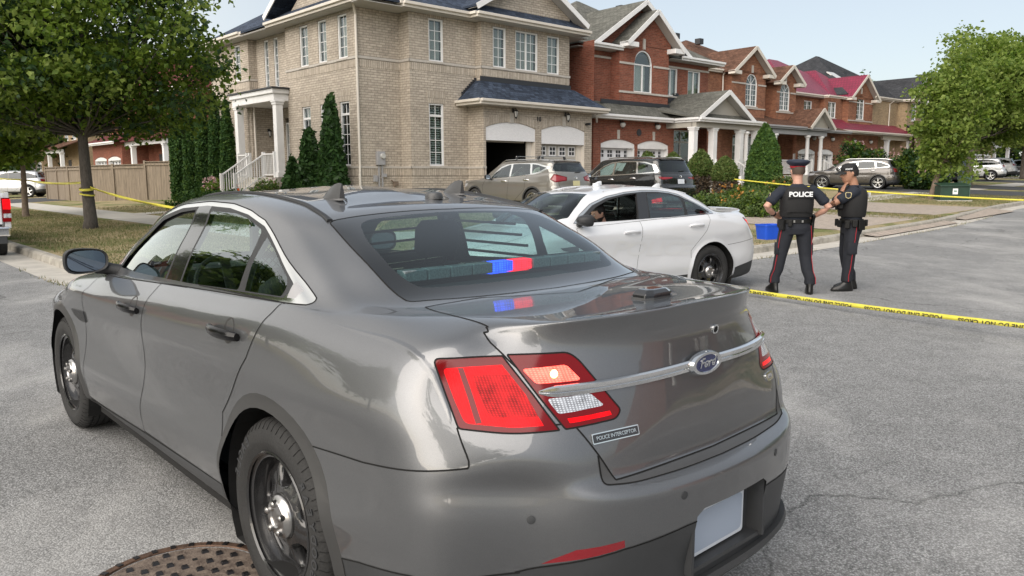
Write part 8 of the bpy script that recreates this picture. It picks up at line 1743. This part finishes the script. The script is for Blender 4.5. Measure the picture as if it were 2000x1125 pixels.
def officer(label, loc, rz, pose, skin, hair, capk):
 P = thing('person', label, 'person', loc, rz); P.scale = (1.08, 1.08, 1); b = MB(); sh = MB(); tr = MB(); bo = MB(); Z = pose['h'] / 1.80
 S = lambda *p: Vector((p[0], p[1], p[2] * Z)); hT = Matrix.Translation(S(*pose['head'])) @ Matrix.Rotation(pose.get('yaw', 0), 4, 'Z') @ Matrix.Rotation(pose.get('nod', 0), 4, 'X')
 head(b, hT); limb(b, [S(0, -.02, 1.40), S(pose['head'][0] * .5, pose['head'][1] * .4 - .01, 1.53), hT @ Vector((0, -.02, -.07))], [.062, .058, .060]); rings(b, [(0, 0, 1.0 * Z, .13, .09), (0, 0, 1.2 * Z, .14, .10), (0, 0, 1.38 * Z, .17, .09), (0, 0, 1.44 * Z, .08, .07)])
 for s, k in ((1, 'R'), (-1, 'L')):
  a, e, w_ = (S(*p) for p in pose['arm' + k]); limb(b, [a, e, e.lerp(w_, .35), w_], [.045, .043, .042, .029]); hd, hn, th = pose['hand' + k]; hand(b, w_, hd, hn, 1.0, .9, th)
  m = a.lerp(e, .72); limb(sh, [a + Vector((-s * .03, 0, .0)), a.lerp(e, .35), m], [.072, .068, .070])
 rings(sh, [(0, 0, .96 * Z, .165, .115), (0, .0, 1.08 * Z, .165, .118), (0, .0, 1.22 * Z, .18, .125), (0, -.005, 1.34 * Z, .19, .122), (0, -.01, 1.41 * Z, .165, .10), (0, -.015, 1.455 * Z, .085, .075), (0, -.01, 1.475 * Z, .066, .066)])
 remeshed(b, 'body', skin, P, .010, 4); remeshed(sh, 'shirt', 'uniform_navy', P, .013, 4)
 rings(tr, [(0, 0, .80 * Z, .16, .115), (0, -.008, .88 * Z, .175, .125), (0, -.004, .96 * Z, .168, .118), (0, 0, 1.01 * Z, .16, .112)])
 for s, k in ((1, 'R'), (-1, 'L')):
  hp, kn, an = (S(*p) for p in pose['leg' + k]); limb(tr, [hp, hp.lerp(kn, .4), kn, kn.lerp(an, .45), an + Vector((0, 0, .13)), an + Vector((0, 0, .05))], [.098, .092, .074, .070, .066, .070], 14); boot_m(bo, an, pose['foot' + k])
  # cargo pocket and red stripe down the outer seam
  c = hp.lerp(kn, .72); pk = MB(); rings(pk, [(c.x + s * .072, c.y, c.z + dz * .9, .022 * q, .062 * q) for dz, q in ((-.10, .85), (-.09, 1), (.06, 1), (.08, .85))]); pk.obj('cargo_pocket', MAT['trouser_navy'], P, smooth=True, auto=50)
  st = MB(); pts = [hp + Vector((s * .094, -.012, .02)), hp.lerp(kn, .4) + Vector((s * .094, -.014, 0)), kn + Vector((s * .076, -.012, 0)), kn.lerp(an, .45) + Vector((s * .072, -.008, 0)), an + Vector((s * .070, 0, .13)), an + Vector((s * .073, 0, .05))]
  if pose.get('stripe_back'): pts = [p + Vector((-s * .016, -.045, 0)) for p in pts]
  for a_, b_ in zip(pts, pts[1:]): st.bar(a_, b_, .006, .006, up=(s, 0, 0))
  st.obj('red_stripe', MAT['red_band'], P)
 remeshed(tr, 'trousers', 'trouser_navy', P, .014, 3); bo.obj('boots', MAT['boot'], P, smooth=True, auto=60)
 v = MB(); rings(v, [(0, .0, 1.035 * Z, .178, .142), (0, .0, 1.06 * Z, .186, .150), (0, 0, 1.20 * Z, .196, .158), (0, -.003, 1.33 * Z, .192, .155), (0, -.008, 1.40 * Z, .165, .135), (0, -.01, 1.43 * Z, .125, .110)], 24, None, 3.0); vo = v.obj('ballistic_vest', MAT['vest_black'], P, smooth=True, auto=50)
 Vb = MB(); Vb.box(-.155, .155, -.166, -.150, 1.285 * Z, 1.288 * Z); Vb.box(-.17, .17, -.165, -.145, 1.10 * Z, 1.104 * Z); Vb.obj('vest_seams', MAT['leather'], vo)
 me_T = Matrix(((1, 0, 0, 0), (0, 0, -1, -.163), (0, 1, 0, 1.335 * Z), (0, 0, 0, 1))); text_obj('POLICE', .088, me_T, 'white_text', vo, 'back_lettering', .006, bold=.003, sx=.98)
 for x, y, z, a_, c_, d_ in ((-.10, .155, 1.20, .035, .02, .05), (.0, .160, 1.18, .04, .02, .05), (.10, .155, 1.22, .035, .025, .06)): g = MB(); g.box(x - a_, x + a_, y - .01, y + c_ * 2, (z - d_) * Z, (z + d_) * Z); g.obj('vest_pouch', MAT['vest_black'], vo, bevel=.01)
 rd = MB(); rd.box(pose.get('radio', -.10) - .02, pose.get('radio', -.10) + .02, .10, .15, 1.35 * Z, 1.44 * Z); rd.obj('radio_microphone', MAT['leather'], vo, bevel=.008)
 bl = MB(); rings(bl, [(0, -.002, .955 * Z, .180, .132), (0, -.002, 1.005 * Z, .180, .132)], 28); blo = bl.obj('duty_belt', MAT['leather'], P, smooth=True, auto=40); kp = MB()
 for x in (-.055, .045): kp.box(x - .010, x + .010, -.140, -.130, .965 * Z, .995 * Z)
 kp.obj('belt_keepers', MAT['cap_chrome'], blo)
 h_ = MB(); hx = .20; loft(h_, [[Vector((hx + a_ * .045 * s_, .0 + b_ * .085 * s_, z * Z)) for a_, b_ in rrect(1, 1, .3, 3)] for z, s_ in ((.72, .55), (.76, .8), (.90, .95), (.97, 1.05), (.99, .9))]); h_.bar((hx, -.02, .97 * Z), (hx, -.06, 1.06 * Z), .03, .055); h_.obj('holster', MAT['leather'], P, smooth=True, auto=50)
 for a_, w_, z0, z1 in ((150, .03, .88, .99), (175, .032, .90, 1.0), (200, .045, .86, 1.0), (60, .03, .90, 1.0), (110, .028, .89, .99), (235, .025, .91, 1.0)):
  A = rad(a_); p_ = MB(); p_.box(-w_, w_, .0, .036, z0 * Z, z1 * Z, Matrix.Rotation(A - PI / 2, 4, 'Z') @ Matrix.Translation((0, .135 + .045 * abs(math.cos(A)), 0))); p_.obj('belt_pouch', MAT['leather'], P, bevel=.008)
 cu = MB()
 for s, k in ((1, 'R'), (-1, 'L')): 
  e, w_ = S(*pose['arm' + k][1]), S(*pose['arm' + k][2]); d = (w_ - e).normalized()
  if k == 'L': limb(cu, [w_ - d * .05, w_ - d * .025], [.036, .036]); 
 cu.obj('wristwatch', MAT['leather'], P, smooth=True)
 a, e = S(*pose['armL'][0]), S(*pose['armL'][1]); 
 for s, k in ((1, 'R'), (-1, 'L')):
  a, e = S(*pose['arm' + k][0]), S(*pose['arm' + k][1]); c = a.lerp(e, .42); out = Vector(pose.get('patch' + k, (s, 0, .2))).normalized(); q = out.to_track_quat('Z', 'Y').to_matrix().to_4x4(); pm_ = MB(); pm_.prism([(-.038, .02), (-.03, .04), (.03, .04), (.038, .02), (.03, -.03), (0, -.045), (-.03, -.03)], .0, .004, 'z', Matrix.Translation(c + out * .069) @ q); po = pm_.obj('shoulder_patch', MAT['patch_gold'], P); pi = MB(); pi.prism([(-.030, .015), (-.024, .032), (.024, .032), (.030, .015), (.024, -.024), (0, -.036), (-.024, -.024)], .004, .006, 'z', Matrix.Translation(c + out * .069) @ q); pi.obj('patch_field', MAT['uniform_navy'], po)
  ep = MB(); m0 = S(s * .10, -.01, 1.445); m1 = a + Vector((0, 0, .058)); ep.bar(m0, m1, .045, .008); ep.obj('epaulette', MAT['uniform_navy'], P)
 face_bits(P, hT, hair); hr = MB(); rings(hr, [(0, -.022, -.035, .070, .082), (0, -.022, .0, .079, .090), (0, -.014, .04, .0805, .100), (0, -.012, .06, .077, .096), (0, -.012, .075, .07, .085)], 20, hT, 2.1); ho = hr.obj('hair', MAT[hair], P, smooth=True, auto=60)
 # trim the hair away from the face
 bm = bmesh.new(); bm.from_mesh(ho.data); inv = hT.inverted(); bmesh.ops.delete(bm, geom=[f for f in bm.faces if (inv @ f.calc_center_median()).y > .012 and (inv @ f.calc_center_median()).z < .07], context='FACES'); bm.to_mesh(ho.data); bm.free()
 c = MB()
 if capk == 'peaked':
  c.lathe([(.091, .048), (.093, .052), (.097, .078), (.095, .080)], 28, M=hT @ Matrix.Diagonal((.94, 1.12, 1, 1))); c.obj('cap_band', MAT['red_band'], P, smooth=True, auto=40); c = MB(); c.lathe([(.097, .078), (.102, .082), (.134, .112), (.141, .126), (.138, .142), (.11, .155), (.05, .161), (0, .162)], 32, M=hT @ Matrix.Translation((0, .004, 0)) @ Matrix.Rotation(rad(5), 4, 'X') @ Matrix.Diagonal((.98, 1.08, 1, 1))); co = c.obj('peaked_cap', MAT['cap_navy'], P, smooth=True, auto=50)
  c = MB(); c.lathe([(.09, .055), (.15, .035)], 14, M=hT @ Matrix.Diagonal((.9, 1.1, 1, 1)), a0=rad(35), a1=rad(145)); c.obj('cap_peak', MAT['gloss_black'], co)
 else:
  c.lathe([(.090, .045), (.091, .08), (.086, .105), (.070, .130), (.040, .145), (0, .150)], 28, M=hT @ Matrix.Diagonal((.95, 1.13, 1, 1))); co = c.obj('baseball_cap', MAT['vest_black'], P, smooth=True, auto=60); c = MB(); R1 = []
  for i in range(5):
   t = i / 4; R1.append([hT @ Vector((.078 * math.sin(a_) * (1 - .05 * t), .062 + .05 * math.cos(a_) * .8 + t * .085 * (math.cos(a_) ** .5 if math.cos(a_) > 0 else 0), .052 - .030 * t - .020 * math.sin(a_) ** 2)) for a_ in lin(-PI / 2, PI / 2, 12)])
  c.grid(R1); c.obj('cap_peak', MAT['vest_black'], co, smooth=True)
  tT = hT @ Matrix(((0, 0, -1, -.0895), (-1, 0, 0, .035), (0, 1, 0, .068), (0, 0, 0, 1))); text_obj('POLICE', .026, tT, 'white_text', co, 'cap_lettering', .003, bold=.001)
 return P
z1 = gw(3.80, 10.35).z
officer('police officer seen from behind with hands on hips, peaked cap with red band', (3.80, 10.36, 0), rad(-4), dict(h=1.79, head=(0, .02, 1.635), yaw=.05, nod=-.02,
 armR=((.195, -.01, 1.40), (.375, -.07, 1.16), (.235, .075, 1.03)), armL=((-.195, -.01, 1.40), (-.375, -.05, 1.17), (-.235, .085, 1.05)), handR=((-.75, .6, -.25), (-.5, -.7, 0), 1), handL=((.75, .6, -.25), (.5, -.7, 0), -1),
 legR=((.095, 0, .90), (.135, -.01, .50), (.185, -.08, .09)), legL=((-.095, 0, .90), (-.155, .03, .50), (-.215, .04, .09)), footR=rad(-14), footL=rad(12), stripe_back=True), 'skin_fair', 'hair_brown', 'peaked')
officer('police officer in profile wearing a black baseball cap, one hand raised to his collar', (4.66, 10.62, 0), rad(84), dict(h=1.765, head=(.0, .055, 1.625), yaw=.04, nod=-.10,
 armR=((.19, 0, 1.40), (.20, .20, 1.17), (.0, .27, 1.20)), armL=((-.185, .015, 1.40), (-.17, .275, 1.225), (-.06, .150, 1.385)), handR=((-1, .1, .0), (0, -.5, 1), 1), handL=((.35, -.35, .85), (.3, -.9, .1), 1),
 legR=((.09, 0, .90), (.10, .02, .50), (.10, -.06, .09)), legL=((-.09, 0, .90), (-.11, .035, .50), (-.11, .05, .09)), footR=rad(-8), footL=rad(10), radio=.1, patchL=(-1, .1, .15)), 'skin_tan', 'hair_dark', 'ball')
def driver():
 M = Matrix.Translation((2.195, 11.182, -.073)) @ Matrix.Rotation(rad(212.741), 4, 'Z'); p = M @ Vector((1.26, .38, .50))
 P = thing('person', 'bearded driver in dark uniform looking down behind the open window of the white police sedan', 'person', tuple(p), rad(212.741 - 90)); b = MB(); s = MB()
 hT = Matrix.Translation((0, .27, .665)) @ Matrix.Rotation(rad(-16), 4, 'X'); head(b, hT); limb(b, [(0, .10, .42), (0, .19, .53), hT @ Vector((0, -.02, -.07))], [.065, .06, .062])
 for sg in (1, -1):
  limb(b, [(sg * .19, .12, .42), (sg * .23, .22, .20), (sg * .16, .42, .22)], [.05, .045, .032]); hand(b, (sg * .16, .42, .22), (-sg * .2, 1, .1), (0, 0, -1), 1, .7, -sg); limb(s, [(sg * .16, .10, .43), (sg * .225, .20, .24)], [.075, .07]); limb(b, [(sg * .09, .0, .0), (sg * .11, .40, .05), (sg * .11, .55, -.3)], [.09, .07, .05])
 rings(b, [(0, 0, -.05, .15, .10), (0, .03, .2, .15, .10), (0, .08, .4, .16, .09)]); rings(s, [(0, 0, -.06, .18, .13), (0, .03, .15, .18, .135), (0, .07, .33, .20, .13), (0, .09, .43, .16, .10), (0, .12, .48, .08, .075)])
 remeshed(b, 'body', 'skin_fair', P, .012, 4); remeshed(s, 'shirt', 'uniform_navy', P, .014, 4); face_bits(P, hT, 'hair_dark'); h = MB(); rings(h, [(0, -.024, -.03, .073, .084), (0, -.02, .02, .083, .094), (0, -.01, .065, .083, .104), (0, -.008, .10, .070, .092), (0, -.01, .130, .035, .05)], 20, hT, 2.1)
 ho = h.obj('hair', MAT['hair_dark'], P, smooth=True, auto=60); bm = bmesh.new(); bm.from_mesh(ho.data); inv = hT.inverted(); bmesh.ops.delete(bm, geom=[f for f in bm.faces if (inv @ f.calc_center_median()).y > .03 and (inv @ f.calc_center_median()).z < .06], context='FACES'); bm.to_mesh(ho.data); bm.free()
 bd_ = MB(); rings(bd_, [(0, .022, -.122, .040, .050), (0, .020, -.10, .058, .074), (0, .010, -.07, .066, .084), (0, .002, -.045, .070, .085)], 20, hT, 2.1); bo = bd_.obj('beard', MAT['hair_dark'], P, smooth=True, auto=60)
 for sg in (-1,):
  out = Vector((-1, .1, .15)).normalized(); q = out.to_track_quat('Z', 'Y').to_matrix().to_4x4(); c = Vector((-.205, .16, .34)); pm_ = MB(); pm_.prism([(-.042, .02), (-.033, .045), (.033, .045), (.042, .02), (.033, -.033), (0, -.05), (-.033, -.033)], .0, .004, 'z', Matrix.Translation(c + out * .068) @ q); po = pm_.obj('shoulder_patch', MAT['patch_gold'], P); pi = MB(); pi.prism([(-.030, .015), (-.024, .032), (.024, .032), (.030, .015), (.024, -.024), (0, -.036), (-.024, -.024)], .004, .006, 'z', Matrix.Translation(c + out * .068) @ q); pi.obj('patch_field', MAT['uniform_navy'], po)
driver()
# ------------------------------------------------------------------ police tape
simple('tape_yellow', (.62, .56, .07), .3, var=.12, vscale=9); simple('tape_black', (.012, .012, .010), .5); simple('cone_orange', (.85, .12, .02), .5); simple('bin_blue', (.008, .075, .55), .45, var=.08); simple('utility_green', (.012, .040, .026), .5, var=.15, vscale=5); simple('utility_pale', (.16, .26, .22), .5); simple('iron', (.10, .065, .05), .6, .5, var=.5, vscale=9, var2=(.20, .12, .08), bump=.5, bscale=60); simple('iron_dark', (.045, .043, .045), .35, .7)
simple('iron_rust', (.15, .105, .085), .8, .1, var=.55, vscale=22, var2=(.25, .20, .16), bump=.6, bscale=120)
def tape(name, label, pts, h=.075, twist=None, text=None, tilt=0, phase=0, flip=True, tsize=.052, shift=0):
 P = [Vector(p) for p in pts]; T = []; n = 0
 seglen = [0]
 for a, b in zip(P, P[1:]): seglen.append(seglen[-1] + (b - a).length)
 def at(s):
  for i in range(len(P) - 1):
   if s <= seglen[i + 1] or i == len(P) - 2: t = (s - seglen[i]) / (seglen[i + 1] - seglen[i]); return P[i].lerp(P[i + 1], t), (P[i + 1] - P[i]).normalized()
 def frame(s):
  p, d = at(s); tw = tilt + (twist(s) if twist else 0); up = Vector((0, 0, 1)); sd = d.cross(up).normalized(); u = sd.cross(d).normalized(); q = u * math.cos(tw) + sd * math.sin(tw); return p, d, q, d.cross(q)
 mb = MB(); m = max(8, int(seglen[-1] / .12)); rows = []
 for i in range(m + 1): p, d, u, nn = frame(seglen[-1] * i / m); w_ = .004 * math.sin(i * 1.7); rows.append([p - u * h / 2 + nn * w_, p, p + u * h / 2 - nn * w_])
 mb.grid(rows); o = mb.obj(name, MAT['tape_yellow'], None, smooth=True, auto=0, fix=False); sm = o.modifiers.new('thickness', 'SOLIDIFY'); sm.thickness = .0006; tag(o, label, 'police tape', 'yellow police line tape')
 if text:
  s0 = phase; tm = MB()
  while s0 < seglen[-1]:
   me = textmesh(text, tsize, 0, spacing=1.08, bold=.0022); xs = [v.co.x for v in me.vertices]; w_ = max(xs) - min(xs)
   if s0 + w_ > seglen[-1]: bpy.data.meshes.remove(me); break
   for side in (1, -1):
    vs = []
    for v in me.vertices:
     x = v.co.x - min(xs); y = v.co.y
     if flip: x = w_ - x; y = -y
     y = max(-h / 2, min(h / 2, y + shift))
     p, d, u, nn = frame(s0 + x); vs.append(p + u * y + nn * (.0030 * side))
    tm.add(vs, [tuple(pp.vertices) for pp in me.polygons])
   s0 += w_ + .16; bpy.data.meshes.remove(me)
  if tm.v: tm.obj('tape_lettering', MAT['tape_black'], o, fix=False)
 return o
def px3(px, py, D):
 th, ro = rad(8.2388), rad(-.1692); fw = Vector((0, math.cos(th), -math.sin(th))); r = Vector((1, 0, 0)); u = r.cross(fw); r2 = math.cos(ro) * r + math.sin(ro) * u; u2 = -math.sin(ro) * r + math.cos(ro) * u
 return Vector((0, 0, 1.5765)) + (fw + r2 * (px - 1000) / 1508.1 - u2 * (py - 562.5) / 1508.1) * D
MSG = 'POLICE LINE DO NOT CROSS'
a, b = px3(1300, 544, 11.4), px3(2120, 650, 7.0); n = 30; pts = [a.lerp(b, t) - Vector((0, 0, .03 * 4 * t * (1 - t))) for t in lin(0, 1, n)]
tape('police_tape', 'yellow tape with upside-down lettering stretched across the road in front of the two officers', pts, .050, tilt=rad(-12), text=MSG, phase=.05, tsize=.062, shift=-.014)
a, b = px3(1425, 349, 27), px3(2080, 394, 19); pts = [a.lerp(b, t) - Vector((0, 0, .10 * 4 * t * (1 - t))) for t in lin(0, 1, 40)]
tape('police_tape', 'far tape running behind the officers past the green utility box', pts, .042, text=None)
bt = gnd_px(177, 21.0); tr_ = px3(176, 368, 20.85)
a, b = px3(176, 366, 20.75), px3(420, 415, 16.0); pts = [a.lerp(b, t) - Vector((0, 0, .10 * 4 * t * (1 - t))) for t in lin(0, 1, 24)]
tape('police_tape', 'tape from the large maple trunk slanting down behind the grey police sedan', pts, .062, twist=lambda s: .5 * math.sin(s * 2.2), text=None)
a, b = px3(-60, 346, 30), px3(55, 352, 27.0); c = px3(176, 355, 20.8); pts = [a, b] + [b.lerp(c, t) - Vector((0, 0, .08 * 4 * t * (1 - t))) for t in lin(0, 1, 16)][1:]
tape('police_tape', 'tape strung between the slim tree and the large maple at left', pts, .062, twist=lambda s: .4 * math.sin(s * 1.5), text=None)
wr = MB(); 
for z, rr in ((0, .185), (-.16, .187), (-.02, .19)):
 c = Vector((bt.x, bt.y, tr_.z + z)); k = 28; wr.grid([[c + Vector((rr * math.cos(q), rr * math.sin(q), dz + .03 * math.sin(q + z * 9))) for dz in (-.02, .02)] for q in lin(0, 2 * PI, k)])
o = wr.obj('police_tape', MAT['tape_yellow'], None, smooth=True, fix=False); tag(o, 'yellow tape wound round the trunk of the large maple', 'police tape', 'yellow police line tape')
# ------------------------------------------------------------------ wooden fence
def fence(label, a, b, h, npost, group=None, gate=False):
 d = Vector((b[0] - a[0], b[1] - a[1])); ln = d.length; d.normalize(); ang = math.atan2(d.y, d.x); p = kw(a[0], a[1], 0); F = thing('wooden_fence', label, 'fence', (p.x, p.y, 0), KA + ang, 'wooden board fence'); bd = MB(); rnd = random.Random(int(ln * 100)); x = 0
 while x < ln - .02:
  w_ = .138; X, Y = a[0] + d.x * x, a[1] + d.y * x; z = gz(X, Y); bd.box(x, min(ln, x + w_), rnd.uniform(-.006, .006), .022 + rnd.uniform(-.006, .006), z - .05, z + h - .02 + rnd.uniform(-.006, .006)); x += w_ + .004
 bd.obj('boards', MAT['wood_fence'], F); rl = MB(); z0, z1 = gz(*a), gz(*b)
 for k in range(8):
  t0, t1 = k / 8, (k + 1) / 8; za, zb_ = z0 + (z1 - z0) * t0, z0 + (z1 - z0) * t1; rl.bar((ln * t0, -.01, za + h + .0), (ln * t1, -.01, zb_ + h), .14, .035); rl.bar((ln * t0, -.03, za + h - .14), (ln * t1, -.03, zb_ + h - .14), .04, .09)
 rl.obj('top_rail', MAT['wood_fence'], F)
 for k in range(npost + 1):
  x = ln * k / npost; X, Y = a[0] + d.x * x, a[1] + d.y * x; z = gz(X, Y); q = MB(); q.box(x - .055, x + .055, -.07, .04, z - .1, z + h + .06); q.obj('post', MAT['wood_fence'], F, bevel=.006)
 return F
fence('left stretch of the weathered wooden fence, catching the light, left of the maple trunk', (-4.0, 27.0), (-3.8, 20.5), 1.78, 3); fence('middle stretch of the wooden fence right of the maple trunk', (-3.8, 20.5), (-1.5, 17.9), 1.80, 2); fence('right stretch of the wooden fence ending behind the narrow cedars', (-1.5, 17.9), (.2, 15.6), 1.92, 2)
# ------------------------------------------------------------------ small things
def blue_bin():
 p = px3(1502, 461, 17.5); p.z = gw(p.x, p.y).z; B_ = thing('recycling_bin', 'blue plastic recycling box on the drive behind the officers', 'bin', tuple(p), rad(20)); m = MB(); O = [[Vector((a * w_, b * d_, z)) for a, b in rrect(1, 1, .12, 4)] for z, w_, d_ in ((0, .44, .34), (.30, .50, .40), (.30, .53, .43), (.335, .53, .43), (.335, .49, .39), (.03, .42, .32))]
 loft(m, O); m.obj('box', MAT['bin_blue'], B_, smooth=True, auto=35); text_obj('16', .11, Matrix(((1, 0, 0, .16), (0, 0, -1, -.197), (0, 1, 0, .13), (0, 0, 0, 1))), 'white_text', B_, 'number', .004)
blue_bin()
def orange_cone():
 p = gk(-1.75, 6.35, 0); T = thing('safety_marker', 'small orange marker hanging by the porch steps', 'cone', (p.x, p.y, p.z + .38)); m = MB(); m.lathe([(.10, 0), (.11, .10), (.085, .30), (.04, .42), (.03, .50), (0, .50)], 14); m.obj('cone', MAT['cone_orange'], T, smooth=True, auto=40); s = MB(); s.lathe([(.075, .33), (.055, .38)], 14); s.obj('band', MAT['white_text'], T); st = MB(); st.tube([(0, 0, .5), (0, 0, -.4)], .012, 6); st.obj('stake', MAT['grey_trim'], T)
orange_cone()
def utility():
 p = gnd_px(1856, 33.0); U = thing('utility_box', 'dark green transformer box with a white label on the verge', 'utility box', tuple(p), rad(-12)); m = MB(); m.box(-.60, .52, -.35, .45, .0, .62); m.obj('cabinet', MAT['utility_green'], U, bevel=.02); l = MB(); l.add([(-.63, -.40, .60), (.56, -.40, .60), (.56, .48, .70), (-.63, .48, .70), (-.63, -.40, .66), (.56, -.40, .66), (.56, .48, .76), (-.63, .48, .76)], [(3, 2, 1, 0), (4, 5, 6, 7), (0, 1, 5, 4), (1, 2, 6, 5), (2, 3, 7, 6), (3, 0, 4, 7)]); l.obj('lid', MAT['utility_green'], U, bevel=.01)
 s = MB(); s.box(-.13, .07, -.358, -.350, .28, .52); s.obj('warning_label', MAT['white_text'], U); s = MB(); s.box(-.09, .03, -.362, -.356, .38, .44); s.obj('label_print', MAT['utility_pale'], U); pd = MB(); pd.box(-.7, .62, -.45, .55, -.05, .03); pd.obj('pad', MAT['concrete'], U)
 p = gnd_px(1876, 34.4); U = thing('utility_box', 'smaller pale green utility pedestal behind the transformer box', 'utility box', tuple(p), rad(-12)); m = MB(); m.box(-.20, .20, -.2, .2, 0, .86); m.obj('cabinet', MAT['utility_pale'], U, bevel=.02); m = MB(); loft(m, [[Vector((a * w_, b * w_, z)) for a, b in rrect(1, 1, .1, 3)] for z, w_ in ((.84, .46), (.96, .46), (1.02, .38))]); m.obj('lid', MAT['utility_pale'], U, smooth=True, auto=35)
utility()
def manhole():
 r = .32; p = gw(-1.33, 2.86); M_ = thing('manhole_cover', 'rusty cast-iron manhole cover with raised blocks beside the rear wheel of the grey sedan', 'manhole cover', (-1.295, 2.80, .002), rad(33)); c = MB(); c.lathe([(0, .002), (r, .002), (r + .012, -.004)], 48); c.obj('plate', MAT['iron_rust'], M_); f = MB(); f.lathe([(r + .012, 0), (r + .015, .006), (r + .045, .006), (r + .05, -.002)], 48); f.obj('frame', MAT['iron'], M_, smooth=True, auto=30); k = MB(); s = .048; i = 0
 for ix in range(-8, 9):
  for iy in range(-8, 9):
   x, y = ix * s, iy * s
   if math.hypot(x, y) > r - .03 or (ix + iy) % 2 or (abs(x + .02) < .10 and abs(y) < .045) or (ix == 2 and iy == 4): continue
   k.add([(x - .014, y - .014, .002), (x + .014, y - .014, .002), (x + .014, y + .014, .002), (x - .014, y + .014, .002), (x - .010, y - .010, .011), (x + .010, y - .010, .011), (x + .010, y + .010, .011), (x - .010, y + .010, .011)], [(4, 5, 6, 7), (0, 1, 5, 4), (1, 2, 6, 5), (2, 3, 7, 6), (3, 0, 4, 7)])
 for q in range(30): a = 2 * PI * q / 30; k.box(r + .016, r + .042, -.010, .010, .004, .010, Matrix.Rotation(a, 4, 'Z'))
 k.obj('raised_blocks', MAT['iron_dark'], M_); text_obj('SAN', .075, Matrix.Translation((-.0, 0, .006)), 'iron_dark', M_, 'cast_lettering', .008, bold=.002); h = MB(); h.box(.085, .105, .185, .205, .0025, .0032); h.obj('lift_hole', MAT['gap'], M_)
manhole()
